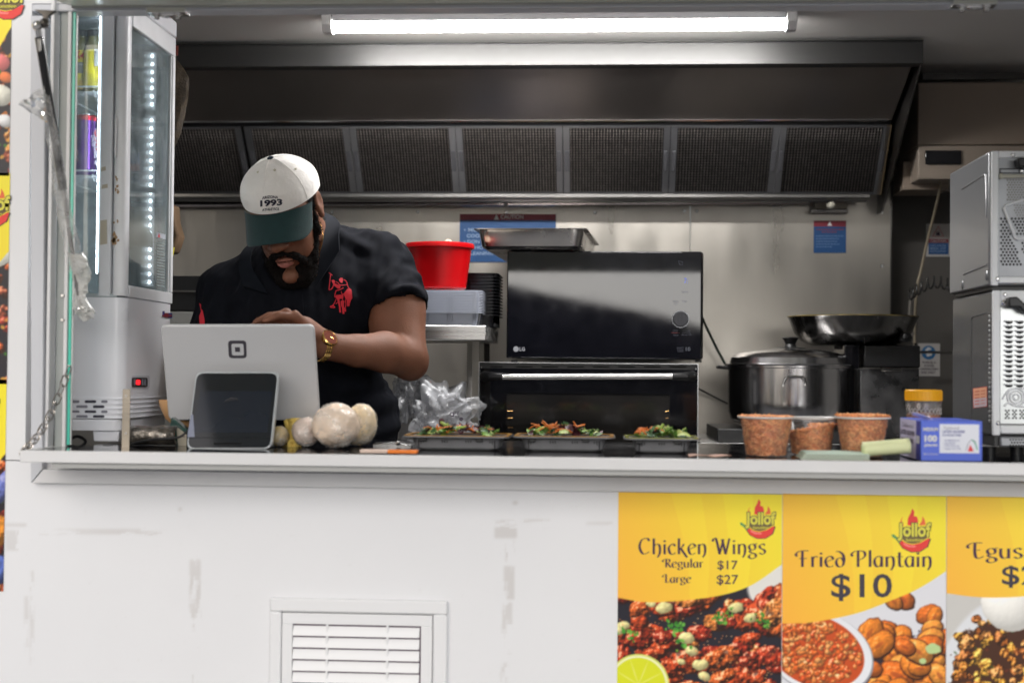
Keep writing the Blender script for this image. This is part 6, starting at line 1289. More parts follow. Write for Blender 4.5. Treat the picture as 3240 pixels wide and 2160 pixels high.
lk = thing('side_worktop', 'pale worktop block under the black appliance behind the fridge', 'worktop', W(600, 1400, 4.1)); part('block', MB().fbox(470, 985.5, 760, 1420, 3.93, 4.35), mat('pale_block', (.30, .30, .28), .6), lk, bevel=.003)
# ================================================================ GAS STRUT, CHAIN
st = thing('gas_strut', 'black gas strut in torn plastic wrapping at the left of the hatch', 'gas strut', W(120, 60, 2.68))
pA, pB, pC, pD = W(118, 82, 2.68), W(124, 118, 2.685), W(200, 600, 2.80), W(256, 985, 2.895)
part('cylinder', MB().tube([pB, pC], .0085, 16, rs=[.0085, .0085]), mat('strut_black', (.012, .012, .013), .3, coat=.3), st)
part('rod', MB().tube([pC, pD], .0042, 12), mat('rod_steel', (.42, .40, .38), .25, 1), st)
part('ball_joint', MB().ell(pA, (.010, .010, .010), n=12).tube([pA, pB], .006, 10), CHROME, st)
part('end_fitting', MB().ell(W(254, 978, 2.885), (.009, .009, .009), n=10).tube([W(254, 978, 2.885), W(250, 978, 2.93)], .005, 8), CHROME, st)
part('top_bracket', MB().slab([(108, 30), (176, 34), (150, 52), (142, 78), (150, 86), (130, 88), (136, 72), (134, 48)], 2.69, 2.70).ell(W(140, 74, 2.685), (.010, .008, .009), n=10), mat('bracket_dark', (.12, .11, .10), .35, .9), st, bevel=.001)
part('strut_label', MB().slab([(117, 125), (128, 123), (128, 160), (121, 163)], 2.672, 2.676), mat('label_cream', (.5, .48, .45), .5), st)
PW = film('wrap_film', (.97, .97, .97), (.92, .92, .91), .18, .05, .3, .12, 20, .25)
def wrapf(cl, wid, Yl):
    def f_(u, v):
        k = v * (len(cl) - 1); i = min(len(cl) - 2, int(k)); t = k - i; x = cl[i][0] + (cl[i + 1][0] - cl[i][0]) * t; y = cl[i][1] + (cl[i + 1][1] - cl[i][1]) * t; w_ = wid[i] + (wid[i + 1] - wid[i]) * t; Yc = Yl[i] + (Yl[i + 1] - Yl[i]) * t
        n = noise.noise(Vector((u * 5, v * 14, 1.7))); n2 = noise.noise(Vector((u * 13, v * 37, 4.1))); a = 2 * math.pi * u
        return tuple(W(x + (math.cos(a) * .5 + n * .22 + n2 * .08) * w_, y + n * 14 + n2 * 6, Yc + math.sin(a) * w_ * .00022 + n2 * .004))
    return f_
from mathutils import noise
part('plastic_wrap', MB().grid(40, 110, wrapf([(150, 300), (152, 360), (175, 480), (195, 620), (222, 760), (245, 860)], [14, 32, 40, 44, 54, 52], [2.70, 2.72, 2.76, 2.80, 2.84, 2.86])), PW, st, sharp=50)
part('plastic_wrap', MB().grid(44, 60, wrapf([(240, 800), (258, 850), (258, 900), (252, 935), (264, 985), (270, 1012)], [50, 60, 44, 36, 70, 18], [2.84, 2.86, 2.88, 2.885, 2.89, 2.90])), film('wrap_film_thick', (.95, .95, .93), (.88, .87, .84), .42, .06, .3, .18, 30, .25), st, sharp=20)
def flapf(u, v):
    x = 110 + (-52 + 92 * v) * (1 - u) * 1.0 + u * (30 + 10 * v); y = 270 + 60 * (1 - u) + v * (105 - 45 * (1 - u)); n = noise.noise(Vector((u * 4, v * 4, 9))); return tuple(W(x, y + n * 8, 2.70 + .012 * n))
part('plastic_wrap', MB().grid(16, 16, flapf), film('wrap_flap', (.96, .96, .95), (.74, .72, .68), .30, .14, .15, .08, 30), st, sharp=30)
chn = thing('support_chain', 'steel link chain holding up the left end of the fold-out counter', 'chain', W(70, 1430, 2.74))
P0 = W(68, 1432, YF + .012); P1 = W(221, 1160, 2.905); NL = 13; LM = mat('chain_steel', (.38, .35, .32), .3, 1, var=.3, vs=60)
prev = None
for k in range(NL):
    t = (k + .5) / NL; c_ = P0.lerp(P1, t) + Vector((0, 0, -.028 * math.sin(math.pi * t))); t2 = t + .01; d_ = (P0.lerp(P1, t2) + Vector((0, 0, -.028 * math.sin(math.pi * t2))) - c_).normalized()
    side = d_.cross(Vector((0, 1, 0))).normalized(); oth = d_.cross(side); ang = .5 if k % 2 else 1.35; s_ = side * math.cos(ang) + oth * math.sin(ang); L_ = .0138; w_ = .0064
    pts = [c_ + d_ * (L_ * (1 if abs(a) < math.pi / 2 else -1) * .55 + L_ * .45 * math.cos(a)) + s_ * w_ * math.sin(a) for a in [math.pi * i / 7 - math.pi / 2 - .001 + math.pi / 14 for i in range(14)]]
    part('link', MB().tube(pts, .0014, 6, True), LM, chn)
# ================================================================ REGISTER SCREEN
tm = thing('register_screen', 'silver register screen seen from behind with a square emblem and customer display', 'register', W(735, 1425, 3.0))
YT = 2.985
def tilt(x, y): return W(x, y, 1.) , 0
def tp(px, py, d=0.):   # plane leaning toward the street at the top
    t = (1330 - py) / 300; Yl = 3.06 - .055 * t; return W(px, py, Yl + d)
q = [(507, 1028), (993, 1028), (1012, 1330), (533, 1330)]
def quad_round(q, r, n=6):
    q = [Vector((a, b)) for a, b in q]; out = []
    for i in range(4):
        p_, a, b = q[i], (q[i - 1] - q[i]).normalized(), (q[(i + 1) % 4] - q[i]).normalized(); p0, p1 = p_ + a * r, p_ + b * r
        for k in range(n + 1): t = k / n; out.append(((p0 * (1 - t) ** 2 + p_ * 2 * t * (1 - t) + p1 * t * t)))
    return [(v.x, v.y) for v in out]
rr_ = quad_round(q, 19); front = [tp(a, b) for a, b in rr_]; nrm = (front[7] - front[0]).cross(front[14] - front[0]).normalized(); nrm = nrm if nrm.y > 0 else -nrm
TM_ = mat('silver_register', (.58, .58, .595), .42, .2, var=.015, vs=4)
part('screen_body', MB().prism(front, nrm * .012), TM_, tm, bevel=.0035, seg=3, sharp=30)
LG_ = mat('emblem_charcoal', S(62, 58, 66), .4)
def decal(nm, pts, m, d=-.0006, hole=None):
    if hole:
        A = [tp(a, b, d) for a, b in pts]; B = [tp(a, b, d) for a, b in hole]; n = len(A); part(nm, MB().add(A + B, [(i, (i + 1) % n, n + (i + 1) % n, n + i) for i in range(n)]), m, tm, sharp=None)
    else: part(nm, MB().add([tp(a, b, d) for a, b in pts], [tuple(range(len(pts)))]), m, tm, sharp=None)
lq = [(721, 1077), (779, 1077), (781, 1133), (724, 1133)]; li = [(732, 1087), (770, 1087), (772, 1124), (734, 1124)]
decal('emblem_ring', quad_round(lq, 12), LG_, -.0008, quad_round(li, 6)); decal('emblem_square', [(743, 1098), (759, 1098), (760, 1113), (744, 1113)], LG_, -.0008)
SQ = quad_round([(619, 1175), (883, 1175), (858, 1421), (588, 1421)], 24); Y0_, Y1_ = 2.945, 2.905
def sp2(px, py, d=0.): t = (1421 - py) / 246; return W(px, py, 2.895 + .078 * t + d)
def in_(pts, f_, c_=(737, 1298)): return [(c_[0] + (a - c_[0]) * f_[0], c_[1] + (b - c_[1]) * f_[1]) for a, b in pts]
part('stand_shell', MB().prism([sp2(a, b, .0) for a, b in SQ], (0, .018, 0)), mat('stand_silver', (.55, .58, .60), .3, .3), tm, bevel=.003, sharp=30)
part('customer_display', MB().prism([sp2(a, b, -.0012) for a, b in in_(SQ, (.962, .955))], (0, .001, 0)), mat('display_glass', (.006, .008, .012), .08, var=.3, vs=3, coat=.4, rvar=.03), tm, sharp=30)
part('display_area', MB().add([sp2(a, b, -.0016) for a, b in ((632, 1237), (862, 1237), (846, 1368), (610, 1368))], [(0, 1, 2, 3)]), mat('display_navy', (.010, .014, .024), .1, coat=.3, var=.1, vs=3), tm, sharp=None)
part('display_highlight', MB().add([sp2(a, b, -.0017) for a, b in ((604, 1310), (611, 1310), (616, 1382), (592, 1382))], [(0, 1, 2, 3)]), mat('painted_highlight_blue', (.20, .22, .30), .15, coat=.5), tm, sharp=None)  # pale strip paints a reflected highlight onto the left of the display
part('speaker_slot', MB().prism([sp2(a, b, -.0019) for a, b in rrect(676, 1400, 765, 1405, 2.4, 3)], (0, .0006, 0)), mat('slot_black2', (.002, .002, .002), .9), tm)
part('seam', MB().tube([sp2(592, 1384, -.0016), sp2(856, 1384, -.0016)], .0005, 4), BLACK, tm)
part('stand_arm', MB().tube([sp2(740, 1300, .02), tp(750, 1230, .0)], .03, 14), mat('arm_dark', (.05, .05, .055), .4), tm)
part('stand_base', MB().prism([(a, b, sz - .001) for a, b in rrect(W(600, 1420, 2.93).x, 2.925, W(850, 1420, 2.93).x, 3.06, .02, 5)], (0, 0, .016)), mat('stand_silver'), tm, bevel=.002)
cable('register_cable', 'thin black cable looping from the register to the fridge foot', [(590, 1366, 2.93), (560, 1384, 2.93), (480, 1390, 2.95), (420, 1402, 2.97), (380, 1418, 2.98), (345, 1421, 2.99)], .0024, RUBBER)
cable('power_lead', 'black cable bundle in the gap under the fridge', [(215, 1392, 3.06), (245, 1380, 3.08), (270, 1395, 3.1), (250, 1415, 3.1), (215, 1405, 3.1)], .0035, RUBBER)
part('mouse', MB().ell(W(342, 1420, 2.97), (.022, .03, .010), n=12), BLACK, None, loc=W(342, 1420, 2.97), label='small black puck on the counter by the fridge foot', cat='puck')
# ================================================================ LEFT COUNTER ITEMS
br = part('steel_bracket', MB().slab([(388, 1231), (412, 1230), (409, 1428), (384, 1428)], 2.915, 2.918), mat('bracket_brown_steel', (.36, .32, .27), .35, .9, var=.1, vs=20), None, loc=W(398, 1428, 2.916), label='upright flat steel strip standing on the counter before the fridge', cat='bracket', bevel=.0004)
for y in (1252, 1370): part('screw_hole', MB().lathe(W(399, y, 2.9145), [(0, .0003), (.0022, .0003), (.0022, 0)], 12, rx_), SCREW, br)
rl = thing('film_roll', 'roll of shiny cling film lying beside the steel strip', 'roll', W(480, 1420, 3.0))
rz = W(480, 1392, 2.99).z; rb_ = sz + .0195; MX = Matrix.Rotation(math.radians(90), 3, 'Y') 
xa, xb = W(412, 1392, 2.985).x, W(556, 1392, 2.985).x
part('film', MB().lathe((xa, 2.99, rb_), [(.0125, .0), (.0205, .0), (.0208, .02), (.0204, .06), (.0207, xb - xa), (.0125, xb - xa)], 32, MX), mat('crinkled_film', (.16, .14, .12), .15, .7, var=.6, vs=45, bump=1., bs=90, coat=.5), rl, sharp=None); part('core', MB().lathe((xa - .0008, 2.99, rb_), [(.0105, 0), (.0135, 0), (.0135, .004), (.0105, .02)], 28, MX), mat('cardboard_core', (.45, .38, .32), .7), rl)
part('flat_stick', MB().fbox(392, 1422, 511, 1429, 2.86, 2.872), mat('cream_stick', S(226, 216, 205), .5), None, loc=W(450, 1429, 2.865), label='flat cream stick on the counter below the film roll', cat='stick', bevel=.001)
bo = thing('tan_bowl', 'tan bowl with a green packet in front of it, behind the register screen', 'bowl', W(575, 1380, 3.10))
Yw = 3.12; cb_ = W(590, 1268, Yw); part('bowl_shell', MB().lathe((cb_.x, Yw, cb_.z - .062), [(0, 0), (.02, .0), (.045, .022), (.058, .050), (.0605, .064), (.058, .064), (.052, .048), (.03, .012), (0, .006)], 40), mat('tan_wood', S(214, 166, 116), .5, var=.1, vs=10), bo)
gp = thing('green_packet', 'dark green snack packet with cream side panel, left of the register', 'packet', W(570, 1420, 3.02))
part('packet_body', MB().slab([(541, 1318), (556, 1330), (592, 1362), (592, 1420), (556, 1424), (548, 1380), (536, 1350)], 3.0, 3.03), mat('packet_green', (.02, .06, .05), .2, var=.5, vs=50, coat=.5), gp, bevel=.003); part('side_panel', MB().slab([(558, 1350), (590, 1374), (590, 1414), (564, 1412)], 2.996, 2.9995), mat('packet_cream', (.42, .38, .30), .6), gp); greek(566, 588, 1380, 2, 2.995, INK, gp)
# cloth, dough balls
cz = sz - .001
def clothf(u, v):
    x = 897 + 62 * u + 6 * math.sin(v * 5); y = 1331 + 87 * v - 10 * math.sin(u * 3) * (1 - v); n = noise.noise(Vector((u * 3, v * 4, 2))); return tuple(W(x, y, 3.02 + .012 * math.sin(u * 9) + .006 * n))
ct = thing('yellow_cloth', 'folded yellow cloth beside the register screen', 'cloth', W(928, 1418, 3.02)); part('fold', MB().grid(26, 26, clothf), mat('yellow_terry', S(236, 206, 110), .95, var=.12, vs=60, bump=.8, bs=400), ct, solid=.008)
part('fold', MB().tube(smooth_path([tuple(W(*q_)) for q_ in ((917, 1416, 3.0), (915, 1400, 3.0), (925, 1393, 3.0), (935, 1402, 3.0), (932, 1416, 3.0))], 4), .0045, 8), mat('yellow_terry'), ct)
WRAP = film('cling_wrap', (.995, .99, .985), (.95, .94, .92), .16, .10, .22, .16, 26, .25)
def wrapped(name, label, px, py, Y, rx, ry, rz_, col, cat='dough ball', rot=0):
    c_ = W(px, py, Y); c_.z = cz + rz_ * .985; o = thing(name, label, cat, (c_.x, c_.y, cz)); M_ = Matrix.Rotation(rot, 3, 'Y')
    def sf(sc, amp, fr, sd):
        def f_(u, v):
            a = 2 * math.pi * u; t = math.pi * (v - .5); d_ = Vector((math.cos(t) * math.cos(a), math.cos(t) * math.sin(a), math.sin(t))); n = noise.noise(d_ * fr + Vector((sd, 0, 0))); n2 = abs(noise.noise(d_ * fr * 2.7 + Vector((0, sd, 0)))); s_ = sc + amp * n + amp * n2
            p_ = M_ @ Vector((d_.x * rx * s_, d_.y * ry * s_, d_.z * rz_ * s_)); p_.z = max(p_.z, -rz_ * .985); return c_ + p_
        return f_
    part('dough', MB().grid(48, 28, sf(.955, .07, 1.3, px)), mat(col[0], col[1], .7, var=.04, vs=25, bump=.15, bs=60), o); part('cling_film', MB().grid(72, 44, sf(.985, .075, 2.6, px * .1)), WRAP, o, sharp=12); return o
wrapped('dough_ball', 'big round pale ball wrapped in cling film on the counter', 1063, 1357, 2.95, .051, .05, .0475, ('pale_dough', S(246, 222, 198)))
wrapped('dough_ball', 'wrapped yellowish ball leaning behind the big round one on its right', 1140, 1357, 3.045, .037, .045, .046, ('yellow_dough', S(242, 218, 180)), rot=.15)
wrapped('dough_ball', 'small greyish wrapped lump between the yellow cloth and the big ball', 968, 1372, 2.99, .030, .035, .032, ('grey_dough', S(214, 196, 184)), rot=-.2)
wrapped('dough_ball', 'little wrapped yellow-brown lump half behind the register stand', 884, 1388, 2.99, .020, .03, .022, ('ochre_dough', S(190, 165, 110)))
tg = thing('steel_tray', 'small dark steel clip tray on the counter behind the orange strip', 'tray', W(1240, 1416, 3.08)); part('tray_body', MB().slab([(1178, 1403), (1250, 1399), (1302, 1408), (1303, 1418), (1178, 1418)], 3.05, 3.12), mat('dull_clip_steel', (.30, .30, .30), .25, 1, var=.3, vs=20), tg, bevel=.002); part('clip', MB().ell(W(1259, 1402, 3.045), (.006, .006, .005), n=8), CHROME, tg)
on_ = thing('orange_strip', 'flat white strip with orange end lying on the counter front', 'strip', W(1235, 1440, 2.80)); A = W(1142, 1436, 2.80); B = W(1322, 1436, 2.80)
part('white_end', MB().box(A.x, A.x + .055, 2.785, 2.81, cz + .0005, cz + .007), mat('strip_white', S(225, 200, 186), .5), on_, bevel=.001); part('orange_end', MB().box(A.x + .0552, B.x, 2.785, 2.81, cz + .0005, cz + .007), mat('strip_orange', S(240, 128, 40), .45, var=.2, vs=14), on_, bevel=.001)
cdd = thing('loose_card', 'small crumpled pinkish card lying on the counter left of the carrot tubs', 'card', W(2240, 1444, 2.79)); part('card_sheet', MB().grid(12, 4, lambda u, v: tuple(Vector((W(2178 + 134 * u, 1440, 2.79).x, 2.775 + .03 * v, cz + .003 + .003 * abs(math.sin(u * 5 + v)) )))), mat('pinkish_card', S(190, 150, 132), .5, var=.35, vs=50), cdd, solid=.0012)
# ================================================================ PLASTIC BAGS
PB = film('bag_film', (.96, .96, .97), (.80, .81, .84), .34, .07, .25, .20, 12, .3)
def bag(name, label, cx, cy, Y, w_, h_, seed, spikes=()):
    o = thing(name, label, 'plastic bag', W(cx, cy + h_, Y))
    def f_(u, v):
        a = 2 * math.pi * u; t = math.pi * (v - .5); d_ = Vector((math.cos(t) * math.cos(a), math.cos(t) * math.sin(a), math.sin(t))); n = noise.noise(d_ * 2.2 + Vector((seed, 0, 0))); n2 = abs(noise.noise(d_ * 4.0 + Vector((0, seed, 0)))); n3 = abs(noise.noise(d_ * 12 + Vector((0, 0, seed))))
        s_ = .8 + .38 * n + .30 * n2 + .05 * n3
        for sa, st_, am, wd in spikes: s_ += am * math.exp(-((math.degrees(math.atan2(d_.z, d_.x)) - sa) / wd) ** 2) * (1 - abs(d_.y)) ** .5
        return W(cx, cy, Y) + Vector((d_.x * w_ * s_ * Y / F, d_.y * .07 * s_, d_.z * h_ * s_ * Y / F))
    part('film', MB().grid(120, 72, f_), PB, o, sharp=40); part('inner_film', MB().grid(60, 36, lambda u, v: W(cx, cy, Y) + (f_(u * .97, v) - W(cx, cy, Y)) * .8), PB, o, sharp=40); return o
b1 = bag('plastic_bag', 'crumpled clear plastic bag with small black print before the rack leg', 1395, 1328, 3.72, 112, 112, 3.3, ((112, 0, .5, 10), (60, 0, .3, 9), (35, 0, .25, 8), (18, 0, .3, 9)))
lettering('\u2302 \u25B3 02 PE', 1425, 1300, 1452, 1318, 3.63, INK, b1, .02); 
part('recycling_mark', MB().tube([W(1430 + 6 * math.cos(a), 1310 + 6 * math.sin(a), 3.64) for a in [i * 1.047 for i in range(6)]], .0015, 5, True).tube([W(x, y, 3.64) for x, y in ((1429, 1342), (1439, 1340), (1434, 1350))], .0011, 5, True).tube([W(1459 + 4 * math.cos(a), 1325 + 4 * math.sin(a), 3.64) for a in [i * 1.047 for i in range(6)]], .0018, 5, True), INK, b1)
b2 = bag('plastic_bag', 'bunched white plastic bag directly behind the man under his elbow', 1290, 1250, 3.78, 50, 90, 8.1, ((20, 0, .3, 12),))
pb3 = thing('clear_sheet', 'large clear plastic sheet draped behind the crumpled bag', 'plastic sheet', W(1340, 1400, 3.95))
part('sheet', MB().grid(40, 30, lambda u, v: tuple(W((1260 + 70 * u) * (1 - v) + (1262 + 200 * u) * v, 1150 + 250 * v, 3.93 + .03 * noise.noise(Vector((u * 3, v * 3, 5)))))), film('sheet_film', (.92, .92, .94), (.5, .5, .55), .28, .12, .1, .05, 10), pb3, sharp=20)
# ================================================================ SALAD TRAYS
SB = mat('salad_tray_plastic', (.22, .22, .23), .30, var=.1, vs=20); AMB = mat('amber_rim', S(166, 118, 38), .3, coat=.3)
def salad_tray(x0, x1, y0, y1, Yn, label, seed, leaflab):
    A = W(x0, y0, Yn); B = W(x1, y0, Yn); zt_ = W(x0, y0, Yn).z; r_ = random.Random(seed); zb_ = cz + .0005; dp = .13; cxm = (A.x + B.x) / 2
    o = thing('salad_tray', label, 'food tray', (cxm, Yn + dp / 2, zb_), 'black takeaway trays of salad on the counter'); H = zt_ - zb_
    Rg = []
    for ins, z in ((.022, zb_), (.017, zb_ + .004), (.0125, zt_ - .009), (.010, zt_ - .006), (.010, zt_ - .003), (-.004, zt_ - .0035), (-.0075, zt_ - .0035), (-.0075, zt_ - .0012)): Rg.append([(a, b, z) for a, b in rrect(A.x + ins, Yn + ins, B.x - ins, Yn + dp - ins, .018, 4)])
    m_ = MB().rings(Rg, cap=False); n = len(Rg[0]); m_.add(Rg[0], [tuple(range(n))]); m_.add([(a, b, z + .0015) for a, b, z in Rg[0]], [tuple(range(n))])
    part('tray_body', m_, SB, o)
    m_ = MB(); N_ = 3 if x1 - x0 > 250 else 2
    for k in range(N_ + 1):
        for j in range(3):
            x = A.x + .030 + (B.x - A.x - .06) * k / N_ + (j - 1) * .005; m_.prism([(x - .0009, Yn + .0205, zb_ + .002), (x + .0009, Yn + .0205, zb_ + .002), (x + .0009, Yn + .0115, zt_ - .010), (x - .0009, Yn + .0115, zt_ - .010)], (0, .002, 0))
    for k in range(9): y = Yn + .026 + k * .009; m_.prism([(B.x - .0215, y, zb_ + .002), (B.x - .0215, y + .003, zb_ + .002), (B.x - .0118, y + .003, zt_ - .010), (B.x - .0118, y, zt_ - .010)], (.0012, 0, 0)); m_.prism([(A.x + .0215, y, zb_ + .002), (A.x + .0215, y + .003, zb_ + .002), (A.x + .0118, y + .003, zt_ - .010), (A.x + .0118, y, zt_ - .010)], (-.0012, 0, 0))
    part('ribs', m_, mat('rib_black', (.012, .012, .014), .35), o)
    m_ = MB(); Ro = rrect(A.x - .005, Yn - .005, B.x + .005, Yn + dp + .005, .018, 5); Ri = rrect(A.x + .003, Yn + .003, B.x - .003, Yn + dp - .003, .020, 5)
    m_.rings([[(a, b, zt_ - .001) for a, b in Ro], [(a, b, zt_ + .0004) for a, b in Ro], [(a, b, zt_ + .0004) for a, b in Ri], [(a, b, zt_ - .001) for a, b in Ri]], closed=True)
    part('rim', m_, AMB if seed != 3 else mat('olive_rim', S(150, 150, 72), .25, coat=.5), o)
    for k in (.17, .73): part('lock_tab', MB().box(A.x + (B.x - A.x) * k - .007, A.x + (B.x - A.x) * k + .007, Yn + .004, Yn + .012, zt_ - .012, zt_ - .006), BLACK, o, bevel=.001)
    # salad
    s_ = thing('salad', leaflab, 'salad', (cxm, Yn + dp / 2, zt_ - .01), 'heaps of mixed salad in the trays')
    cols = [mat('leaf_green', S(84, 122, 52), .5, var=.25, vs=60, sss=.05), mat('leaf_bright', S(120, 160, 62), .5, var=.2, vs=60), mat('leaf_dark', S(54, 92, 48), .5, var=.3, vs=60), mat('leaf_purple', S(72, 30, 38), .5, var=.3, vs=60), mat('leaf_pale', S(176, 190, 110), .5, var=.2, vs=50)]
    if not hasattr(salad_tray, 'lv'):
        salad_tray.lv = []
        for q in range(10):
            m_ = MB(); fr = q >= 5; W_ = .011 if not fr else .015; L_ = .034 if not fr else .028; sd = q * 7.3
            def lf(u, v):
                a = (u - .5) * 2; w_ = W_ * math.sin(math.pi * (.08 + .9 * v)) ** .7 * (1 + (.25 * math.sin(v * 26 + sd) if fr else .06 * math.sin(v * 12)))
                return (a * w_, v * L_ - L_ / 2, .006 * math.sin(v * 3 + sd) + .5 * abs(a) ** 1.5 * w_ * .6 + (.0035 * math.sin(v * 30 + a * 6 + sd) * abs(a) if fr else 0))
            m_.grid(6, 10, lf); me = meshof('leaf', m_, Vector((0, 0, 0)), None); salad_tray.lv.append(me)
        salad_tray.sh = []
        for q in range(4):
            pts = [(-.016 + .008 * i, .002 * math.sin(i * 1.3 + q), .003 * math.sin(i * .9 + q * 2)) for i in range(5)]; salad_tray.sh.append(meshof('carrot_shred', MB().tube(pts, .0013, 5), Vector((0, 0, 0)), None))
        salad_tray.v = {}
    def inst(nm, me, m, loc, rot, sc):
        key = (me.name, m.name)
        if key not in salad_tray.v: c2 = me.copy(); c2.materials.clear(); c2.materials.append(m); salad_tray.v[key] = c2
        ob = bpy.data.objects.new(nm, salad_tray.v[key]); COL.objects.link(ob); ob.parent = s_; ob.location = Vector(loc) - wl(s_); ob.rotation_euler = rot; ob.scale = (sc,) * 3
    for k in range(54):
        u = r_.random(); x = A.x + .025 + (B.x - A.x - .05) * u; y = Yn + .008 + r_.random() * (dp - .03); hh = .008 * math.sin(math.pi * min(1, max(0, u))) * (.5 + r_.random())
        bias = {1: (.35, .72), 2: (.45, .8), 3: (.2, .85)}[seed]; ci = r_.choice([0, 0, 1, 2, 2, 3, 4]); 
        if seed == 1 and .50 < u < .78: ci = 3
        if seed == 2 and .6 < u < .72: ci = 3
        me = salad_tray.lv[r_.randrange(10) if ci != 3 else r_.randrange(5, 10)]
        inst('leaf', me, cols[ci], (x, y, zt_ + .002 + hh), (r_.uniform(-.7, .9), r_.uniform(-.7, .7), r_.uniform(0, 6.28)), r_.uniform(.5, .95))
    for k in range(34):
        u = min(.93, max(.07, r_.gauss({1: .45, 2: .42, 3: .33}[seed], .17))); x = A.x + .02 + (B.x - A.x - .04) * u
        inst('carrot_shred', salad_tray.sh[k % 4], mat('carrot', S(226, 122, 44), .5, var=.1), (x, Yn + .015 + r_.random() * .09, zt_ + .008 + r_.random() * (.014 if seed == 2 else .007)), (r_.uniform(-.5, .5), r_.uniform(-.5, .5), r_.uniform(0, 6.28)), r_.uniform(.7, 1.1))
    ST = mat('stalk_green', S(160, 184, 84), .45, var=.15, vs=40)
    for (a, b, c, d, rr) in {1: ((1395, 1335, 1425, 1358, .003), (1425, 1360, 1475, 1352, .0035), (1395, 1376, 1470, 1355, .003)), 2: ((1690, 1368, 1720, 1352, .003), (1812, 1380, 1850, 1356, .003)), 3: ((2085, 1374, 2098, 1342, .003), (2150, 1374, 2170, 1354, .0015))}[seed]:
        m_ = MB().tube(smooth_path([tuple(W(a, b, Yn + .05)), tuple(W((a + c) / 2, (b + d) / 2 - 3, Yn + .045)), tuple(W(c, d, Yn + .05))], 4), rr, 8); part('stalk', m_, ST, s_)
    if seed == 1: part('leaf_tip', MB().ell(W(1397, 1336, Yn + .05), (.006, .002, .009), n=8), cols[3], s_)
salad_tray(1284, 1602, 1376, 1426, 2.92, 'black tray of salad nearest the dough balls, with purple lettuce and a long stalk', 1, 'salad heap with dark purple lettuce and a pale stalk, leftmost tray')
salad_tray(1633, 1935, 1378, 1428, 2.92, 'middle black tray of salad with most grated carrot, in front of the oven', 2, 'salad heap with the most carrot shreds, in the middle tray')
salad_tray(1985, 2205, 1384, 1429, 2.90, 'narrowest black tray of salad, at the right end before the oven', 3, 'small leafy salad heap with an upright stalk, rightmost tray')
# ================================================================ CARROT TUBS
TUB = film('tub_plastic', (.97, .96, .95), (.82, .80, .80), .07, .06, .12, .02, 20, .5)
shs = []
for q in range(6):
    pts = [(-.009 + .0045 * i, .0025 * math.sin(i * 1.3 + q), .002 * math.sin(i * .9 + q * 2)) for i in range(5)]; shs.append(pts)
def tub(px, py_t, py_b, Y, rt, rb2, fill, label, clab, seed):
    r_ = random.Random(seed); c_ = W(px, py_b, Y); zt_ = W(px, py_t, Y - rt).z; zb_ = cz + .0005; H = zt_ - zb_
    o = thing('carrot_tub', label, 'tub', (c_.x, Y, zb_), 'clear tubs of grated carrot on the counter')
    part('tub_wall', MB().lathe((c_.x, Y, zb_), [(0, .0006), (rb2, 0), (rb2 + .001, .002), (rt - .002, H - .004)], 48), TUB, o); part('tub_rim', MB().lathe((c_.x, Y, zb_), [(rt - .002, H - .004), (rt + .003, H - .003), (rt + .0035, H), (rt, H), (rt - .002, H - .002)], 48), mat('tub_rim_plastic', (.75, .73, .72), .3), o)
    m_ = MB(); mdk = MB(); K = fill[0]; hmax = lambda a: H * (fill[0] + fill[1] * math.cos(a - fill[2]))
    for k in range(1300):
        a = r_.uniform(0, 6.283); top_ = r_.random() < .28; h = hmax(a)
        z = h * r_.random() if not top_ else h; rr = (rb2 + (rt - rb2) * z / H) - .004
        if top_: rr *= math.sqrt(r_.random())
        p_ = shs[r_.randrange(6)]; ca, sa_ = math.cos(a), math.sin(a); ph = r_.uniform(-1.2, 1.2); tl_ = r_.uniform(-.5, .5)
        def T(q):
            if top_: t_ = r_ang; return (c_.x + rr * ca + q[0] * math.cos(t_) - q[1] * math.sin(t_), Y + rr * sa_ + q[0] * math.sin(t_) + q[1] * math.cos(t_), zb_ + z + .002 + q[2] + q[0] * tl_ * .5)
            al = q[0] * math.cos(ph) - q[2] * math.sin(ph); up = q[0] * math.sin(ph) + q[2] * math.cos(ph); ro = rr + q[1] * .4 - abs(al) * .06
            return (c_.x + ro * math.cos(a + al / rr), Y + ro * math.sin(a + al / rr), max(zb_ + .002, zb_ + z + up))
        r_ang = r_.uniform(0, 6.28); (m_ if k % 2 else mdk).tube([T(q) for q in p_], (.0011 if k % 3 else .0008) if not top_ else .0010, 4)
    ca_ = MB().grid(36, 10, lambda u, v: (c_.x + ((rb2 + (rt - rb2) * v * (hmax(2 * math.pi * u) / H)) - .0055) * math.cos(2 * math.pi * u), Y + ((rb2 + (rt - rb2) * v * (hmax(2 * math.pi * u) / H)) - .0055) * math.sin(2 * math.pi * u), zb_ + .002 + v * (hmax(2 * math.pi * u) - .003)))
    n0 = len(ca_.v); ca_.add([(c_.x + (rt - .008) * .9 * math.cos(2 * math.pi * i / 36), Y + (rt - .008) * .9 * math.sin(2 * math.pi * i / 36), zb_ + hmax(2 * math.pi * i / 36) - .001) for i in range(36)], [tuple(range(36))])
    s_ = thing('grated_carrot', clab, 'grated carrot', (c_.x, Y, zb_ + .002), 'grated carrot in the tubs')
    part('carrot_mass', ca_, mat('carrot_core', S(214, 134, 82), .7, var=.3, vs=120), s_, sharp=None); part('carrot_shreds', m_, mat('carrot_shreds', S(255, 186, 122), .5, var=.25, vs=90), s_, kind='stuff', sharp=None)
    part('carrot_shreds', mdk, mat('carrot_shreds_dark', S(224, 140, 84), .5, var=.3, vs=90), s_, kind='stuff', sharp=None)
tub(2424, 1319, 1433, 2.875, .0535, .0405, (.96, 0, 0), 'clear tub filled with grated carrot, nearest the loose card', 'grated carrot filling the leftmost tub', 1)
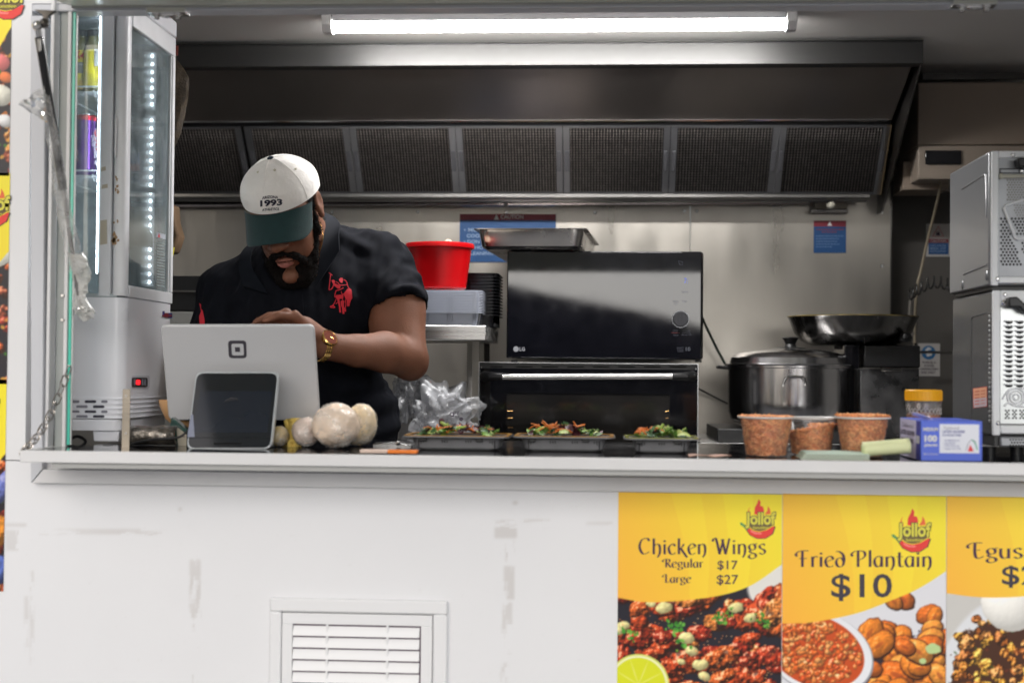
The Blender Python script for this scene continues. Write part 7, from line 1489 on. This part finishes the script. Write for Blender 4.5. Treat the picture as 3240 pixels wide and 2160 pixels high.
tub(2566, 1321, 1431, 2.945, .051, .040, (.66, .12, -.35), 'clear tub only part full of grated carrot, behind the others', 'grated carrot heaped to the right in the part-full middle tub', 2)
tub(2728, 1320, 1431, 2.885, .0525, .0405, (1.0, 0, 0), 'clear tub heaped over its rim with grated carrot, behind the notepad', 'grated carrot heaped above the rim of the right tub', 3)
# ================================================================ NOTEPAD, GLOVES, JAR
npd = thing('notepad', 'pale green notepad with its top sheets curled back into a roll', 'notepad', W(2700, 1446, 2.77))
A = W(2530, 1446, 2.77); B = W(2745, 1446, 2.77)
for k in range(6): part('sheet', MB().prism([(A.x + .002 * k, 2.748, cz + .001 + k * .002), (B.x, 2.748, cz + .001 + k * .002), (B.x, 2.86, cz + .001 + k * .0022), (A.x + .004 + .002 * k, 2.86, cz + .001 + k * .0022)], (0, 0, .0012)), mat('page_green', S(186, 206, 190), .6) if k % 2 else mat('page_cream', S(216, 220, 200), .6), npd)
r0, r1 = W(2732, 1424, 2.77), W(2882, 1412, 2.77); m_ = MB(); Rr = []
dv = (r1 - r0).normalized(); u_ = dv.cross(Vector((0, 1, 0))).normalized(); w_ = dv.cross(u_)
for k in range(44):
    a = k * .33; rad = .0155 - k * .00022; Rr.append(((u_ * math.cos(a) + w_ * math.sin(a)) * rad))
off_ = Vector((0, .012, 0)); m_.grid(10, 43, lambda u, v: r0.lerp(r1, u) + off_ + Rr[int(round(v * 43))]); rollp = part('curled_sheet', m_, mat('page_yellow', S(222, 226, 178), .6, var=.03), npd, solid=.0006)
m_ = MB()
for k in range(30):
    a = k * .33; rad = .009 - k * .0001; Rr[k] = (u_ * math.cos(a) + w_ * math.sin(a)) * rad
m_.grid(8, 29, lambda u, v: r0.lerp(r1, u * .96 + .02) + off_ + Rr[int(round(v * 29))]); part('curled_sheet', m_, mat('page_green_dark', S(120, 150, 100), .6), npd)
gb = thing('glove_box', 'blue and white cardboard box of latex gloves at the counter front', 'box', W(2990, 1446, 2.84)); YB_ = 2.765
A = W(2914, 1330, YB_); B = W(3108, 1446, YB_); LIL = mat('box_lilac', S(196, 190, 214), .45); BLU = mat('box_blue', S(84, 108, 214), .4); 
part('carton', MB().box(A.x, B.x, YB_, YB_ + .19, cz + .0005, A.z), BLU, gb, bevel=.0012)
XL = A.x - .0006; YB2 = YB_ + .19
def gs(px, py, dx=0.): return side_px(px, py, A.x - .0012 - dx)
def zpy(py): return W(2914, py, YB_).z
zt_, zb_ = A.z - .001, cz + .0015
part('side_print', MB().add([(A.x - .0008, YB_ + .003, zb_), (A.x - .0008, YB2 - .003, zb_), (A.x - .0008, YB2 - .003, zt_), (A.x - .0008, YB_ + .003, zt_)], [(0, 1, 2, 3)]), LIL, gb, sharp=None)
part('side_blue_panel', MB().add([(A.x - .0012, YB_ + .003, zb_), (A.x - .0012, YB_ + .038, zb_), (A.x - .0012, YB_ + .038, zt_), (A.x - .0012, YB_ + .003, zt_)], [(0, 1, 2, 3)]), mat('box_navy', S(58, 62, 140), .45), gb, sharp=None)
def stext(txt, y0f, y1f, za, zb2, m, bold=.0, X=None):
    mb = text_mb(txt, bold); v = np.array(mb.v); mn = v.min(0); mx = v.max(0); X = X if X else A.x - .0014
    mb.v = [(X, YB2 - (p_[0] - mn[0]) / (mx[0] - mn[0]) * (y1f - y0f) - (YB2 - y0f if 0 else 0) + (y1f - YB2), zb2 + (p_[1] - mn[1]) / (mx[1] - mn[1]) * (za - zb2)) for p_ in v]; part('lettering', mb, m, gb, sharp=None)
stext('Tailored', YB_ + .06, YB_ + .17, zt_ - .008, zt_ - .016, mat('box_grey_text', S(140, 136, 150), .5)); stext('LATEX GLOVES', YB_ + .05, YB_ + .18, zt_ - .022, zt_ - .031, INK, .03); stext('POWDER FREE', YB_ + .06, YB_ + .175, zt_ - .038, zt_ - .045, INK, .02)
stext('100', YB_ + .006, YB_ + .034, zt_ - .028, zt_ - .044, INKW, .05, A.x - .0018)
def gl(txt, x0, y0, x1, y1, m, bold=0.): lettering(txt, x0, y0, x1, y1, YB_ - .0006, m, gb, bold)
gl('MEDIUM', 2921, 1352, 2968, 1363, INKW, .04); gl('100', 2925, 1376, 2965, 1397, INKW, .05); gl('pieces', 2925, 1402, 2966, 1414, INKW, .035); gl('MADE IN MALAYSIA', 2921, 1433, 2968, 1438, INKW)
part('white_panel', MB().fbox(2973, 1341, 3098, 1434, YB_ - .0006, YB_ - .0001), mat('box_white', S(226, 228, 238), .4), gb)
BT_ = mat('box_blue_text', S(70, 76, 150), .5)
gl('Tailored', 2984, 1349, 3034, 1358, mat('box_grey_text')); gl('LATEX GLOVES', 2982, 1361, 3052, 1369, BT_, .03); gl('POWDER FREE', 2982, 1373, 3041, 1379, BT_, .02)
for k, t in enumerate(('\u2022 Ambidextrous', '\u2022 Non-Sterile', '\u2022 Multi-Purpose', '\u2022 Single-Use Only')): gl(t, 2984, 1389 + k * 9, (3036, 3022, 3036, 3040)[k], 1395 + k * 9, BT_)
for pts, mm in ((((3062, 1427), (3070, 1406), (3080, 1424), (3078, 1428)), mat('box_red', S(225, 74, 80), .5)), ): part('triangle_mark', MB().add([W(a, b, YB_ - .0012) for a, b in pts], [tuple(range(len(pts)))]), mm, gb, sharp=None)
part('triangle_mark', MB().tube(smooth_path([tuple(W(a, b, YB_ - .001)) for a, b in ((3056, 1425), (3062, 1405), (3075, 1390), (3088, 1400))], 3), .0005, 5), mat('box_grey_text'), gb); part('triangle_mark', MB().tube(smooth_path([tuple(W(a, b, YB_ - .001)) for a, b in ((3074, 1390), (3086, 1402), (3092, 1422))], 3), .0010, 5), mat('box_green', S(110, 190, 160), .5), gb)
part('glove_tip', MB().grid(8, 4, lambda u, v: tuple(W(2885 + 70 * u, 1302 + 26 * u + 10 * v - 4 * math.sin(u * 3), 2.84 + .01 * v))), mat('glove_lilac', S(190, 188, 215), .6), gb, solid=.001)
Yj = 3.02; c_ = W(2922, 1300, Yj); zj = cz + .0005; k_ = Yj / F; jr = 56 * k_
jz1 = W(2922, 1268, Yj - jr).z; jz2 = W(2922, 1233, Yj - jr).z
nj = thing('spice_jar', 'clear jar of orange powder with a yellow screw lid behind the glove box', 'jar', (c_.x, Yj, zj))
pr = []; 
for k in range(9): z = zj + (jz1 - zj) * k / 8; pr.append((jr * (.97 + .02 * math.sin(k * 1.8)), z))
part('jar_wall', MB().lathe((c_.x, Yj, 0), [(0, zj), (jr * .9, zj)] + pr + [(jr * .86, jz1 + .002)], 40), film('jar_plastic', (.95, .93, .92), (.6, .55, .5), .16, .16, .08, .06, 50), nj)
part('lid', MB().lathe((c_.x, Yj, 0), [(jr * .9, jz1), (jr * 1.0, jz1), (jr * 1.0, jz2 - .002), (jr * .95, jz2), (0, jz2)], 40), mat('lid_yellow', S(240, 172, 20), .4, var=.03), nj)
m_ = MB()
for k in range(34): a = 2 * math.pi * k / 34; m_.tube([(c_.x + jr * 1.0 * math.cos(a), Yj + jr * 1.0 * math.sin(a), jz1 + .001), (c_.x + jr * 1.0 * math.cos(a), Yj + jr * 1.0 * math.sin(a), jz2 - .003)], .0007, 5)
part('lid_ridges', m_, mat('lid_yellow'), nj)
m_ = MB()
for k in range(10):
    for s_ in (-1, 1): a0 = -2.6 + k * .23; m_.tube([(c_.x + jr * .985 * math.cos(a0 + s_ * .1 * (t - 1)), Yj + jr * .985 * math.sin(a0 + s_ * .1 * (t - 1)), W(2922, 1290 + 10 * t, Yj).z) for t in range(3)], .0006, 5)
part('diamond_pattern', m_, mat('jar_emboss', (.6, .55, .52), .2), nj)
part('powder', MB().lathe((c_.x, Yj, 0), [(0, zj + .002), (jr * .9, zj + .003), (jr * .9, W(2922, 1312, Yj).z), (jr * .4, W(2922, 1304, Yj).z), (0, W(2922, 1302, Yj).z)], 32), mat('orange_powder', S(206, 128, 78), .8, var=.12, vs=50), nj)
